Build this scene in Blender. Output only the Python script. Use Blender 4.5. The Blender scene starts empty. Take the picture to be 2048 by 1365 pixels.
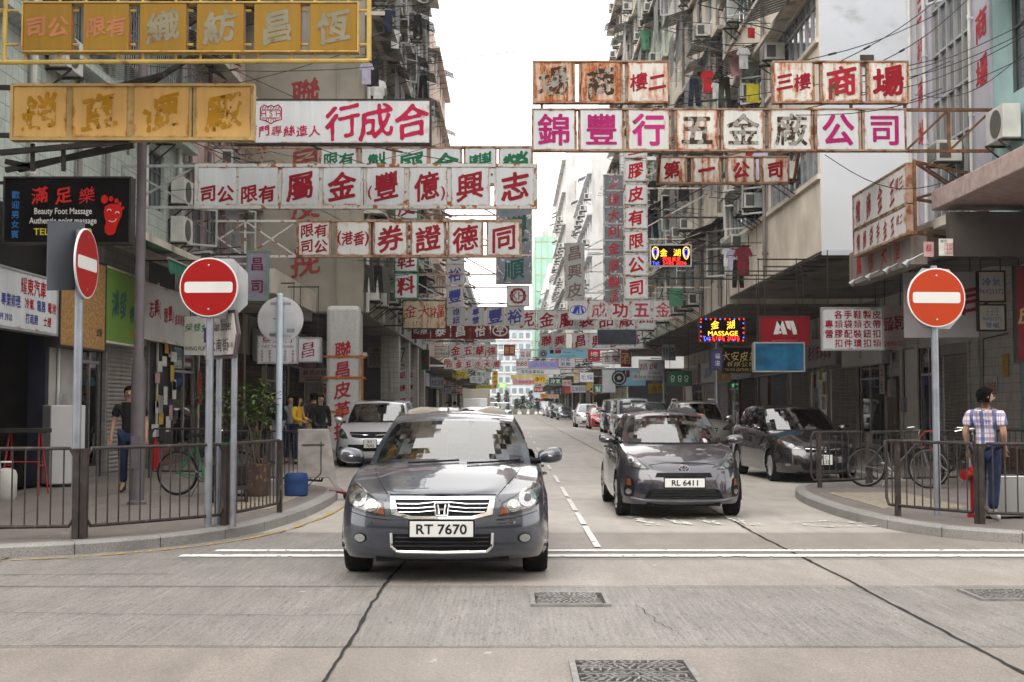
import bpy, math, random
import numpy as np
from mathutils import Vector, Matrix, noise
from mathutils.bvhtree import BVHTree
from mathutils.geometry import delaunay_2d_cdt
R = math.radians
random.seed(7)
C = bpy.context.scene
COL = C.collection
# ---------------------------------------------------------------- camera, sky, sun, exposure
FPX = 2560.0
PITCH = math.atan((812 - 682.5) / FPX)
cam_data = bpy.data.cameras.new('camera')
cam_data.sensor_width = 36.0
cam_data.lens = 36.0 * FPX / 2048.0
cam_data.clip_start = 0.1
cam_data.clip_end = 3000
cam_data.dof.use_dof = True
cam_data.dof.focus_distance = 13.0
cam_data.dof.aperture_fstop = 10
cam = bpy.data.objects.new('camera', cam_data)
cam.location = (0, 0, 1.5)
cam.rotation_euler = (math.pi / 2 + PITCH, 0, 0)
COL.objects.link(cam)
C.camera = cam
SUN_EL, SUN_AZ = 44, 214          # degrees; azimuth measured from +Y clockwise
world = bpy.data.worlds.new('World')
C.world = world
world.use_nodes = True
wn = world.node_tree
wn.nodes.clear()
w_out = wn.nodes.new('ShaderNodeOutputWorld')
w_bg = wn.nodes.new('ShaderNodeBackground')
w_sky = wn.nodes.new('ShaderNodeTexSky')
w_sky.sky_type = 'NISHITA'
w_sky.sun_disc = False
w_sky.sun_elevation = R(SUN_EL)
w_sky.sun_rotation = R(SUN_AZ)
w_sky.air_density = 1.0
w_sky.dust_density = 1.0
w_sky.ozone_density = 1.0
w_hsv = wn.nodes.new('ShaderNodeHueSaturation')
w_hsv.inputs['Saturation'].default_value = 0.16      # cloud cover: nearly colourless
wn.links.new(w_sky.outputs[0], w_hsv.inputs['Color'])
w_mix = wn.nodes.new('ShaderNodeMix'); w_mix.data_type = 'RGBA'     # an even bright cloud deck over the clear sky
w_mix.inputs[0].default_value = 0.85
w_mix.inputs[7].default_value = (13.35, 13.0, 12.55, 1)
wn.links.new(w_hsv.outputs[0], w_mix.inputs[6])
wn.links.new(w_mix.outputs[2], w_bg.inputs[0])
w_bg.inputs[1].default_value = 0.15
wn.links.new(w_bg.outputs[0], w_out.inputs[0])
sun_data = bpy.data.lights.new('sun', 'SUN')
sun_data.energy = 1.5
sun_data.angle = R(55)
sun_data.color = (1.0, 0.94, 0.86)
sun = bpy.data.objects.new('sun', sun_data)
sd = Vector((math.sin(R(SUN_AZ)) * math.cos(R(SUN_EL)), math.cos(R(SUN_AZ)) * math.cos(R(SUN_EL)), math.sin(R(SUN_EL))))
sun.rotation_euler = sd.to_track_quat('Z', 'Y').to_euler()
sun.location = (0, 0, 60)
COL.objects.link(sun)
C.view_settings.view_transform = 'Standard'
C.view_settings.look = 'None'
C.view_settings.gamma = 1
C.view_settings.exposure = 0.66
C.render.engine = 'CYCLES'
C.cycles.max_bounces = 6
C.cycles.diffuse_bounces = 2
C.cycles.glossy_bounces = 3
C.cycles.transparent_max_bounces = 8
C.cycles.transmission_bounces = 3
C.cycles.caustics_reflective = False
C.cycles.caustics_refractive = False
C.cycles.use_denoising = True
# ---------------------------------------------------------------- helpers
def P(px, py, Y):
 """World point at depth Y seen at photo pixel (px, py) (2048x1365)."""
 dx, dy = (px - 1024) / FPX, (682.5 - py) / FPX
 v = Vector((dx, math.cos(PITCH) - dy * math.sin(PITCH), math.sin(PITCH) + dy * math.cos(PITCH)))
 v *= Y / v.y
 return Vector((v.x, Y, v.z + 1.5))
def PX(px, Y): return P(px, 760, Y).x
MATS = {}
def nodes_of(name):
 m = bpy.data.materials.new(name)
 m.use_nodes = True
 t = m.node_tree
 b = t.nodes['Principled BSDF']
 return m, t, b
def rgb(c): return (c[0], c[1], c[2], 1.0)
def mul_noise(t, col_in, scale, lo, hi, detail=4, vec=None, dist=0.0):
 """multiply a colour by noise between lo and hi"""
 if vec is None:
  g = t.nodes.new('ShaderNodeNewGeometry'); vec = g.outputs['Position']
 mp = t.nodes.new('ShaderNodeMapping'); mp.inputs['Scale'].default_value = scale
 t.links.new(vec, mp.inputs[0])
 nz = t.nodes.new('ShaderNodeTexNoise'); nz.inputs['Scale'].default_value = 1; nz.inputs['Detail'].default_value = detail
 nz.inputs['Distortion'].default_value = dist
 t.links.new(mp.outputs[0], nz.inputs['Vector'])
 mr = t.nodes.new('ShaderNodeMapRange')
 mr.inputs[1].default_value = 0.3; mr.inputs[2].default_value = 0.7
 mr.inputs[3].default_value = lo; mr.inputs[4].default_value = hi
 t.links.new(nz.outputs[0], mr.inputs[0])
 mx = t.nodes.new('ShaderNodeMix'); mx.data_type = 'RGBA'; mx.blend_type = 'MULTIPLY'
 mx.inputs[0].default_value = 1
 if isinstance(col_in, tuple): mx.inputs[6].default_value = col_in
 else: t.links.new(col_in, mx.inputs[6])
 t.links.new(mr.outputs[0], mx.inputs[7])
 return mx.outputs[2], nz.outputs[0]
def mix_mask(t, col_in, col2, vec_scale, thr, soft, detail=5, amt=1.0, rough=0.6, dist=0.0):
 """paint col2 over col_in where stretched noise passes thr (stains, wear)"""
 g = t.nodes.new('ShaderNodeNewGeometry')
 mp = t.nodes.new('ShaderNodeMapping'); mp.inputs['Scale'].default_value = vec_scale
 t.links.new(g.outputs['Position'], mp.inputs[0])
 nz = t.nodes.new('ShaderNodeTexNoise'); nz.inputs['Scale'].default_value = 1; nz.inputs['Detail'].default_value = detail
 nz.inputs['Roughness'].default_value = rough; nz.inputs['Distortion'].default_value = dist
 t.links.new(mp.outputs[0], nz.inputs['Vector'])
 mr = t.nodes.new('ShaderNodeMapRange'); mr.interpolation_type = 'SMOOTHSTEP'
 mr.inputs[1].default_value = thr; mr.inputs[2].default_value = thr + soft
 mr.inputs[3].default_value = 0; mr.inputs[4].default_value = amt
 t.links.new(nz.outputs[0], mr.inputs[0])
 mx = t.nodes.new('ShaderNodeMix'); mx.data_type = 'RGBA'
 t.links.new(mr.outputs[0], mx.inputs[0])
 if isinstance(col_in, tuple): mx.inputs[6].default_value = col_in
 else: t.links.new(col_in, mx.inputs[6])
 mx.inputs[7].default_value = rgb(col2)
 return mx.outputs[2], mr.outputs[0]
def add_bump(t, b, scale, strength, dist=0.01, detail=4):
 g = t.nodes.new('ShaderNodeNewGeometry')
 mp = t.nodes.new('ShaderNodeMapping'); mp.inputs['Scale'].default_value = scale
 t.links.new(g.outputs['Position'], mp.inputs[0])
 nz = t.nodes.new('ShaderNodeTexNoise'); nz.inputs['Scale'].default_value = 1; nz.inputs['Detail'].default_value = detail
 t.links.new(mp.outputs[0], nz.inputs['Vector'])
 bp = t.nodes.new('ShaderNodeBump'); bp.inputs['Strength'].default_value = strength; bp.inputs['Distance'].default_value = dist
 t.links.new(nz.outputs[0], bp.inputs['Height']); t.links.new(bp.outputs[0], b.inputs['Normal'])
def mat(name, col, rough=0.6, metal=0.0, var=0.15, vs=2.0, stain=None, stain_thr=0.55, stain_scale=(3, 3, 0.4), stain_soft=0.15,
  stain_amt=0.8, bump=0.0, bs=40, coat=0.0, emit=0.0, spec=0.14, tiles=0):
 if name in MATS: return MATS[name]
 m, t, b = nodes_of(name)
 b.inputs['Roughness'].default_value = rough
 b.inputs['Metallic'].default_value = metal
 b.inputs['Specular IOR Level'].default_value = spec
 c = rgb(col)
 if var > 0:
  c, _ = mul_noise(t, c, (vs, vs, vs), 1 - var, 1 + var * 0.6, 6)
 if tiles:
  g = t.nodes.new('ShaderNodeNewGeometry'); sx = t.nodes.new('ShaderNodeSeparateXYZ'); t.links.new(g.outputs['Position'], sx.inputs[0])
  ad = t.nodes.new('ShaderNodeMath'); t.links.new(sx.outputs[0], ad.inputs[0]); t.links.new(sx.outputs[1], ad.inputs[1])
  cx = t.nodes.new('ShaderNodeCombineXYZ'); t.links.new(ad.outputs[0], cx.inputs[0]); t.links.new(sx.outputs[2], cx.inputs[1])
  bk = t.nodes.new('ShaderNodeTexBrick'); bk.offset = 0; bk.inputs['Scale'].default_value = 1; bk.inputs['Brick Width'].default_value = tiles; bk.inputs['Row Height'].default_value = tiles
  bk.inputs['Mortar Size'].default_value = tiles * .03; bk.inputs['Color1'].default_value = (1, 1, 1, 1); bk.inputs['Color2'].default_value = (.86, .86, .85, 1); bk.inputs['Mortar'].default_value = (.45, .43, .40, 1)
  t.links.new(cx.outputs[0], bk.inputs['Vector'])
  mm = t.nodes.new('ShaderNodeMix'); mm.data_type = 'RGBA'; mm.blend_type = 'MULTIPLY'; mm.inputs[0].default_value = 1
  if isinstance(c, tuple): mm.inputs[6].default_value = c
  else: t.links.new(c, mm.inputs[6])
  t.links.new(bk.outputs[0], mm.inputs[7]); c = mm.outputs[2]
 if stain is not None:
  c, _ = mix_mask(t, c, stain, stain_scale, stain_thr, stain_soft, amt=stain_amt)
 if isinstance(c, tuple): b.inputs['Base Color'].default_value = c
 else: t.links.new(c, b.inputs['Base Color'])
 if coat > 0:
  b.inputs['Coat Weight'].default_value = coat; b.inputs['Coat Roughness'].default_value = 0.03
 if emit > 0:
  b.inputs['Emission Color'].default_value = rgb(col); b.inputs['Emission Strength'].default_value = emit
 if bump > 0: add_bump(t, b, (bs, bs, bs), bump)
 MATS[name] = m
 return m
def rust_panel(name, base, edge=0.06, amount=0.0, rustc=(0.36, 0.10, 0.014), dark=(0.05, 0.025, 0.015), grime=0.12):
 """enamelled sign panel: rust creeping from its edges plus vertical rust runs"""
 if name in MATS: return MATS[name]
 m, t, b = nodes_of(name)
 N, L = t.nodes.new, t.links.new
 tc = N('ShaderNodeTexCoord'); sp = N('ShaderNodeSeparateXYZ'); L(tc.outputs['Generated'], sp.inputs[0])
 def mth(op, a, bb=None, c=None):
  n = N('ShaderNodeMath'); n.operation = op
  for i, v in enumerate((a, bb, c)):
   if v is None: continue
   if isinstance(v, (int, float)): n.inputs[i].default_value = v
   else: L(v, n.inputs[i])
  return n.outputs[0]
 gx, gz = sp.outputs[0], sp.outputs[2]
 e = mth('MINIMUM', mth('MINIMUM', gx, mth('SUBTRACT', 1, gx)), mth('MINIMUM', gz, mth('SUBTRACT', 1, gz)))
 g = N('ShaderNodeNewGeometry')
 def nz(scale, detail=5, rough=0.6):
  mp = N('ShaderNodeMapping'); mp.inputs['Scale'].default_value = scale; L(g.outputs['Position'], mp.inputs[0])
  n = N('ShaderNodeTexNoise'); n.inputs['Scale'].default_value = 1; n.inputs['Detail'].default_value = detail; n.inputs['Roughness'].default_value = rough
  L(mp.outputs[0], n.inputs['Vector']); return n.outputs[0]
 n1 = nz((9, 9, 0.8)); n2 = nz((4, 4, 4)); n3 = nz((30, 30, 12))
 ed = mth('SUBTRACT', edge, mth('ADD', e, mth('MULTIPLY', mth('SUBTRACT', n2, 0.5), 0.35)))
 edm = mth('MULTIPLY', ed, 14.0)
 run = mth('MULTIPLY', mth('SUBTRACT', mth('ADD', mth('MULTIPLY', n1, 0.62), mth('MULTIPLY', n2, 0.38)), 0.66 - 0.22 * amount), 9.0)
 msk = N('ShaderNodeClamp'); L(mth('MAXIMUM', edm, run) if amount > 0 else edm, msk.inputs[0])
 mk = mth('MULTIPLY', msk.outputs[0], mth('MULTIPLY_ADD', n3, 0.8, 0.55))
 mk2 = N('ShaderNodeClamp'); L(mk, mk2.inputs[0])
 c, _ = mul_noise(t, rgb(base), (1.2, 1.2, 1.2), 1 - grime, 1.03)
 c, _ = mul_noise(t, c, (14, 14, 0.7), 1 - grime * 0.9, 1.02)
 mx = N('ShaderNodeMix'); mx.data_type = 'RGBA'; L(mk2.outputs[0], mx.inputs[0]); L(c, mx.inputs[6]); mx.inputs[7].default_value = rgb(rustc)
 dk = N('ShaderNodeMapRange'); dk.inputs[1].default_value = 0.85; dk.inputs[2].default_value = 1.15; L(mk, dk.inputs[0])
 mx2 = N('ShaderNodeMix'); mx2.data_type = 'RGBA'; L(dk.outputs[0], mx2.inputs[0]); L(mx.outputs[2], mx2.inputs[6]); mx2.inputs[7].default_value = rgb(dark)
 L(mx2.outputs[2], b.inputs['Base Color'])
 b.inputs['Roughness'].default_value = 0.5; b.inputs['Specular IOR Level'].default_value = 0.25
 MATS[name] = m
 return m
def peel_mat(name, col, under=(0.10, 0.06, 0.035), thr=0.5, alpha_thr=0.62, scale=7):
 """old lettering film: parts of it discoloured, parts torn away"""
 if name in MATS: return MATS[name]
 m, t, b = nodes_of(name)
 c, _ = mul_noise(t, rgb(col), (5, 5, 5), 0.85, 1.08)
 c, _ = mix_mask(t, c, under, (scale, scale, scale * 0.8), thr, 0.05, 6, 1.0, 0.65)
 t.links.new(c, b.inputs['Base Color'])
 g = t.nodes.new('ShaderNodeNewGeometry')
 mp = t.nodes.new('ShaderNodeMapping'); mp.inputs['Scale'].default_value = (scale * 1.3, scale, scale); mp.inputs['Location'].default_value = (3, 5, 7)
 t.links.new(g.outputs['Position'], mp.inputs[0])
 nz = t.nodes.new('ShaderNodeTexNoise'); nz.inputs['Scale'].default_value = 1; nz.inputs['Detail'].default_value = 5
 t.links.new(mp.outputs[0], nz.inputs['Vector'])
 mr = t.nodes.new('ShaderNodeMapRange'); mr.inputs[1].default_value = alpha_thr; mr.inputs[2].default_value = alpha_thr + 0.02
 mr.inputs[3].default_value = 1; mr.inputs[4].default_value = 0
 t.links.new(nz.outputs[0], mr.inputs[0]); t.links.new(mr.outputs[0], b.inputs['Alpha'])
 b.inputs['Roughness'].default_value = 0.7; b.inputs['Specular IOR Level'].default_value = 0.15
 MATS[name] = m
 return m
def glass_mat(name, tint=(0.75, 0.8, 0.82), ior=1.6, rough=0.0):
 """thin window glass: see-through plus Fresnel reflection"""
 if name in MATS: return MATS[name]
 m = bpy.data.materials.new(name); m.use_nodes = True
 t = m.node_tree; t.nodes.clear()
 o = t.nodes.new('ShaderNodeOutputMaterial'); mx = t.nodes.new('ShaderNodeMixShader')
 fr = t.nodes.new('ShaderNodeFresnel'); fr.inputs[0].default_value = ior
 tr = t.nodes.new('ShaderNodeBsdfTransparent'); tr.inputs[0].default_value = rgb(tint)
 gl = t.nodes.new('ShaderNodeBsdfGlossy'); gl.inputs['Roughness'].default_value = rough
 t.links.new(fr.outputs[0], mx.inputs[0]); t.links.new(tr.outputs[0], mx.inputs[1]); t.links.new(gl.outputs[0], mx.inputs[2])
 t.links.new(mx.outputs[0], o.inputs[0])
 MATS[name] = m
 return m
# ---------------------------------------------------------------- mesh builder
class MB:
 def __init__(s): s.v = []; s.f = []; s.m = []
 def add(s, vs, fs, mi=0, M=None):
  o = len(s.v)
  if M is not None: vs = [tuple(M @ Vector(v)) for v in vs]
  s.v.extend([tuple(v) for v in vs])
  s.f.extend([tuple(i + o for i in f) for f in fs]); s.m.extend([mi] * len(fs))
  return s
 def box(s, x0, x1, y0, y1, z0, z1, mi=0, M=None):
  vs = [(x, y, z) for z in (z0, z1) for y in (y0, y1) for x in (x0, x1)]
  return s.add(vs, [(0, 2, 3, 1), (4, 5, 7, 6), (0, 1, 5, 4), (2, 6, 7, 3), (0, 4, 6, 2), (1, 3, 7, 5)], mi, M)
 def cbox(s, c, sz, mi=0, rz=0.0, M=None):
  T = Matrix.Translation(c) @ Matrix.Rotation(rz, 4, 'Z')
  if M is not None: T = M @ T
  return s.box(-sz[0] / 2, sz[0] / 2, -sz[1] / 2, sz[1] / 2, -sz[2] / 2, sz[2] / 2, mi, T)
 def bar(s, p, q, w, h=None, mi=0):
  p, q = Vector(p), Vector(q); h = h or w
  d = q - p; L = d.length
  if L < 1e-6: return s
  M = Matrix.Translation(p) @ d.to_track_quat('Y', 'Z').to_matrix().to_4x4()
  return s.box(-w / 2, w / 2, 0, L, -h / 2, h / 2, mi, M)
 def tube(s, pts, r, n=6, mi=0, cap=True, closed=False):
  pts = [Vector(p) for p in pts]; k = len(pts)
  rs = r if isinstance(r, (list, tuple)) else [r] * k
  vs = []; prev = None
  for i, p in enumerate(pts):
   if closed: d = pts[(i + 1) % k] - pts[i - 1]
   else: d = pts[min(i + 1, k - 1)] - pts[max(i - 1, 0)]
   d = d.normalized() if d.length > 1e-9 else Vector((0, 0, 1))
   if prev is None:
    a = Vector((0, 0, 1)) if abs(d.z) < 0.9 else Vector((1, 0, 0))
    u = d.cross(a).normalized()
   else:
    u = (prev - d * prev.dot(d)); u = u.normalized() if u.length > 1e-6 else d.orthogonal().normalized()
   prev = u; w = d.cross(u)
   for j in range(n):
    an = 2 * math.pi * j / n
    vs.append(p + (u * math.cos(an) + w * math.sin(an)) * rs[i])
  fs = []
  for i in range(k if closed else k - 1):
   i2 = (i + 1) % k
   for j in range(n):
    j2 = (j + 1) % n
    fs.append((i * n + j, i * n + j2, i2 * n + j2, i2 * n + j))
  if cap and not closed:
   fs.append(tuple(range(n - 1, -1, -1))); fs.append(tuple((k - 1) * n + j for j in range(n)))
  return s.add(vs, fs, mi)
 def lathe(s, prof, n=20, mi=0, M=None, mis=None):
  """profile of (radius, height) turned about z"""
  vs = []; k = len(prof)
  for r, z in prof:
   for j in range(n):
    a = 2 * math.pi * j / n
    vs.append((r * math.cos(a), r * math.sin(a), z))
  for i in range(k - 1):
   fs = [(i * n + j, i * n + (j + 1) % n, (i + 1) * n + (j + 1) % n, (i + 1) * n + j) for j in range(n)]
   if i == 0: s_base = len(s.v); s.add(vs, [], mi, M)
   s.f.extend([tuple(q + s_base for q in f) for f in fs]); s.m.extend([mis[i] if mis else mi] * n)
  s.f.append(tuple(s_base + j for j in range(n - 1, -1, -1))); s.m.append(mis[0] if mis else mi)
  s.f.append(tuple(s_base + (k - 1) * n + j for j in range(n))); s.m.append(mis[-1] if mis else mi)
  return s
 def prism(s, poly, d0, d1, fn=None, mi=0):
  """2-D polygon (x,z) extruded from y=d0 (front) to y=d1; fn maps (x,y,z)"""
  fn = fn or (lambda x, y, z: (x, y, z))
  n = len(poly)
  vs = [fn(x, d0, z) for x, z in poly] + [fn(x, d1, z) for x, z in poly]
  fs = [tuple(range(n)), tuple(range(2 * n - 1, n - 1, -1))]
  fs += [(i, i + n, (i + 1) % n + n, (i + 1) % n) for i in range(n)]
  return s.add(vs, fs, mi)
 def grid(s, fn, nu, nv, mi=0):
  o = len(s.v)
  for i in range(nu + 1):
   for j in range(nv + 1): s.v.append(tuple(fn(i / nu, j / nv)))
  for i in range(nu):
   for j in range(nv):
    a = o + i * (nv + 1) + j
    s.f.append((a, a + nv + 1, a + nv + 2, a + 1)); s.m.append(mi)
  return s
 def build(s, name, mats, parent=None, smooth=None, bevel=0.0, loc=None):
  me = bpy.data.meshes.new(name)
  me.from_pydata(s.v, [], s.f)
  if not isinstance(mats, (list, tuple)): mats = [mats]
  for m in mats: me.materials.append(m)
  if len(mats) > 1: me.polygons.foreach_set('material_index', s.m)
  if smooth is not None:
   me.polygons.foreach_set('use_smooth', [True] * len(me.polygons))
   if smooth < 180: me.set_sharp_from_angle(angle=R(smooth))
  me.validate(); me.update()
  o = bpy.data.objects.new(name, me); COL.objects.link(o)
  if parent is not None: o.parent = parent
  if loc is not None: o.location = loc
  if bevel > 0:
   bv = o.modifiers.new('edge', 'BEVEL'); bv.width = bevel; bv.segments = 2; bv.limit_method = 'ANGLE'
  return o
def thing(name, label, cat, loc=(0, 0, 0), rz=0.0, group=None):
 o = bpy.data.objects.new(name, None); COL.objects.link(o)
 o.empty_display_size = 0.1
 o.location = loc; o.rotation_euler = (0, 0, rz)
 return tag(o, label, cat, group)
def tag(o, label=None, cat=None, group=None, kind=None):
 if label: o['label'] = label
 if cat: o['category'] = cat
 if group: o['group'] = group
 if kind: o['kind'] = kind
 return o
def copy_tree(o, parent=None, label=None, loc=None, rz=None):
 c = o.copy(); COL.objects.link(c)
 if parent is not None: c.parent = parent
 for ch in o.children: copy_tree(ch, c)
 if label: c['label'] = label
 if loc is not None: c.location = loc
 if rz is not None: c.rotation_euler = (0, 0, rz)
 return c
# ---------------------------------------------------------------- lettering
_TXT = {}
def outline(body):
 cu = bpy.data.curves.new('t', 'FONT'); cu.body = body; cu.size = 1; cu.resolution_u = 3; cu.fill_mode = 'NONE'
 o = bpy.data.objects.new('t', cu)
 m = o.to_mesh()
 V = np.array([tuple(v.co)[:2] for v in m.vertices] or [(0, 0)], float); E = np.array([tuple(e.vertices) for e in m.edges], int).reshape(-1, 2)
 o.to_mesh_clear(); bpy.data.objects.remove(o); bpy.data.curves.remove(cu)
 return V, E
def textmesh(body, style='bold', res=40, weight=0.03):
 """2-D mesh of a word or character, thickened the way sign writers' brush letters are.
 CJK single characters come in an em box 0..1; other strings in their own box, height 1."""
 key = (body, style, res, weight)
 if key in _TXT: return _TXT[key]
 V, E = outline(body)
 cjk = len(body) == 1 and ord(body) > 0x2e00
 if cjk:
  V = V + np.array([0.0, 0.12]); w = 1.0
 else:
  mn, mx = V.min(0), V.max(0); h = max(mx[1] - mn[1], 1e-3)
  V = (V - mn) / h; w = (mx[0] - mn[0]) / h
 if style == 'brush':
  x = V[:, 0] - w / 2
  V = np.stack([V[:, 0], V[:, 1] + 0.10 * x + 0.05 * np.sin(x * 3.0) ], 1)
 pad = 0.12
 ss = res * 2
 nx, ny = int((w + 2 * pad) * ss), int((1 + 2 * pad) * ss)
 mask = np.zeros((ny, nx), bool)
 ys = (np.arange(ny) + 0.5) / ss - pad
 a, b = V[E[:, 0]], V[E[:, 1]]
 xs = (np.arange(nx) + 0.5) / ss - pad
 for j, y in enumerate(ys):
  k = (a[:, 1] > y) != (b[:, 1] > y)
  if not k.any(): continue
  cx = a[k, 0] + (y - a[k, 1]) * (b[k, 0] - a[k, 0]) / (b[k, 1] - a[k, 1])
  cnt = (xs[:, None] > cx[None, :]).sum(1)
  mask[j] = cnt % 2 == 1
 out = mask.copy()
 dn = mask.sum() / (ss * ss * max(w, .2))
 r = weight * ss * (0.72 if style == 'brush' else 0.8) * min(1.15, max(.55, 1.5 - 2.1 * dn))
 n = int(math.ceil(r * 1.6))
 for dy in range(-n, n + 1):
  for dx in range(-n, n + 1):
   if style == 'brush':
    u, v = (dx - dy) * 0.7071, (dx + dy) * 0.7071
    ok = (u / (1.45 * r + .01)) ** 2 + (v / (0.75 * r + .01)) ** 2 <= 1
   else: ok = dx * dx + dy * dy <= r * r
   if ok and (dx or dy): out |= np.roll(np.roll(mask, dy, 0), dx, 1)
 f = out.astype(float)
 for _ in range(2):
  f = (f + np.roll(f, 1, 0) + np.roll(f, -1, 0) + np.roll(f, 1, 1) + np.roll(f, -1, 1)) / 5
 if style == 'brush':
  jj, ii = np.mgrid[0:ny, 0:nx]
  f = f + 0.2 * np.sin(ii * 9.0 / ss + jj * 7.0 / ss) * np.sin(jj * 13.0 / ss - ii * 5.0 / ss + len(body))
 f = f[::2, ::2]; ny, nx = f.shape
 f[0] = f[-1] = 0; f[:, 0] = f[:, -1] = 0
 ins = f > 0.5
 verts = []; faces = []; vid = {}
 def vert(k, x, y):
  if k not in vid: vid[k] = len(verts); verts.append(((x + 0.25) / res - pad, (y + 0.25) / res - pad))
  return vid[k]
 def corner(i, j): return vert((0, i, j), i, j)
 def edge(i, j, d):
  if d == 0:
   t = (0.5 - f[j, i]) / (f[j, i + 1] - f[j, i]); return vert((1, i, j), i + t, j)
  t = (0.5 - f[j, i]) / (f[j + 1, i] - f[j, i]); return vert((2, i, j), i, j + t)
 for j in range(ny - 1):
  run = None
  for i in range(nx):
   q = ins[j, i] + 2 * ins[j, i + 1] + 4 * ins[j + 1, i + 1] + 8 * ins[j + 1, i] if i < nx - 1 else 0
   if q == 15:
    if run is None: run = i
    continue
   if run is not None:
    faces.append((corner(run, j), corner(i, j), corner(i, j + 1), corner(run, j + 1))); run = None
   if q == 0: continue
   poly = []
   cs = [(i, j), (i + 1, j), (i + 1, j + 1), (i, j + 1)]
   es = [(i, j, 0), (i + 1, j, 1), (i, j + 1, 0), (i, j, 1)]
   for k in range(4):
    c0, c1 = cs[k], cs[(k + 1) % 4]
    a0, a1 = ins[c0[1], c0[0]], ins[c1[1], c1[0]]
    if a0: poly.append(corner(*c0))
    if a0 != a1: poly.append(edge(*es[k]))
   if len(poly) > 2: faces.append(tuple(poly))
 _TXT[key] = (verts, faces, w)
 return _TXT[key]
def put_text(mb, s, cx, cz, h, style='bold', res=36, weight=0.03, y=0.0, wmax=None, mi=0, fn=None, sx=1.0):
 """writes s centred at (cx, cz) on the plane y (front faces -y); CJK: characters of size h side by side"""
 fn = fn or (lambda x, yy, z: (x, yy, z))
 if all(ord(c) > 0x2e00 for c in s):
  n = len(s); adv = h * sx * 1.04
  if wmax and adv * n > wmax: adv = wmax / n
  for k, c in enumerate(s):
   vs, fs, w = textmesh(c, style, res, weight)
   x0 = cx + (k - n / 2) * adv + (adv - min(adv, h * sx)) / 2
   ww = min(adv, h * sx)
   mb.add([fn(x0 + vx * ww, y, cz + (vz - 0.5) * h) for vx, vz in vs], fs, mi)
 else:
  vs, fs, w = textmesh(s, style, res, weight)
  ww = w * h * sx
  k = 1.0
  if wmax and ww > wmax: k = wmax / ww
  mb.add([fn(cx + (vx - w / 2) * h * sx * k, y, cz + (vz - 0.5) * h) for vx, vz in vs], fs, mi)
 return mb
def wob(a, b, n, amp, seed=0):
 """points from a to b with irregular sideways wobble (cracks)"""
 a, b = Vector(a), Vector(b); d = b - a; nrm = Vector((-d.y, d.x, 0)).normalized()
 out = []
 for i in range(n + 1):
  t = i / n
  out.append(a + d * t + nrm * amp * (noise.noise(Vector((seed * 7.3 + t * d.length * 0.45, seed, 0.5))) + .35 * noise.noise(Vector((seed * 3.3 + t * d.length * 3.1, seed, 1.5))) + .22 * noise.noise(Vector((seed * 1.3 + t * d.length * 9.7, seed, 2.5)))))
 return out
# ---------------------------------------------------------------- ground, road, pavements
def concrete(name, col, var, groove=0.0, stain=(0.10, 0.09, 0.085), bump=0.25):
 m, t, b = nodes_of(name)
 c, _ = mul_noise(t, rgb(col), (0.35, 0.35, 0.35), 1 - var, 1 + var * 0.5, 6)
 c, _ = mul_noise(t, c, (3.5, 1.3, 3), 0.86, 1.08, 6)
 c, _ = mul_noise(t, c, (85, 60, 85), 0.66, 1.30, 4)
 c, _ = mix_mask(t, c, (.09, .085, .08), (38, 26, 38), .66, .05, 4, .6)
 if groove > 0: c, _ = mul_noise(t, c, (42, 1.1, 1), 1 - groove, 1 + groove * 0.5, 3)
 c, _ = mix_mask(t, c, stain, (0.9, 0.45, 1), 0.56, 0.22, 8, 0.55, 0.65, 0.6)
 c, _ = mix_mask(t, c, (0.13, 0.12, 0.11), (0.9, 0.05, 1), 0.52, 0.2, 6, 0.45)
 c, _ = mix_mask(t, c, (0.06, 0.055, 0.05), (2.1, 1.7, 1), 0.68, 0.06, 7, 0.5)
 c, _ = mix_mask(t, c, (0.5, 0.48, 0.45), (5, 4, 5), 0.70, 0.04, 3, 0.5)
 t.links.new(c, b.inputs['Base Color'])
 b.inputs['Roughness'].default_value = 0.55
 if groove > .1:
  c, _ = mix_mask(t, c, (.07, .068, .066), (46, 5, 1), .59, .05, 4, .6)
  t.links.new(c, b.inputs['Base Color'])
 add_bump(t, b, (70, 30 if groove == 0 else 4, 70), bump, 0.006, 3)
 MATS[name] = m
 return m
ROAD = concrete('road_concrete', (0.375, 0.343, 0.313), 0.16)
SLAB_TAN = concrete('road_concrete_tan', (0.228, 0.2, 0.178), 0.14)
SLAB_GREY = concrete('road_concrete_grooved', (0.216, 0.202, 0.19), 0.12, 0.22)
SLAB_MID = concrete('road_concrete_mid', (0.285, 0.256, 0.233), 0.12, 0.08)
PAVE = concrete('pavement_concrete', (0.155, 0.132, 0.122), 0.18)
KERB = concrete('kerb_granite', (0.26, 0.25, 0.24), 0.25, 0, (0.07, 0.06, 0.055))
JOINT = mat('joint_bitumen', (0.025, 0.024, 0.024), 0.7, var=0.3, vs=20)
def worn(name, col, thr):
 m, t, b = nodes_of(name)
 c, _ = mul_noise(t, rgb(col), (8, 8, 8), 0.8, 1.05)
 t.links.new(c, b.inputs['Base Color'])
 _, k = mix_mask(t, (0, 0, 0, 1), (1, 1, 1), (11, 5, 9), thr, 0.06, 6, 1.0, 0.7)
 iv = t.nodes.new('ShaderNodeMath'); iv.operation = 'SUBTRACT'; iv.inputs[0].default_value = 1
 t.links.new(k, iv.inputs[1]); t.links.new(iv.outputs[0], b.inputs['Alpha'])
 b.inputs['Roughness'].default_value = 0.55
 MATS[name] = m
 return m
WHITE_LINE = worn('road_paint_white', (0.70, 0.69, 0.67), 0.57)
WHITE_WORN = worn('road_paint_worn', (0.66, 0.65, 0.63), 0.46)
YELLOW_LINE = worn('road_paint_yellow', (0.46, 0.30, 0.06), 0.50)
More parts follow.
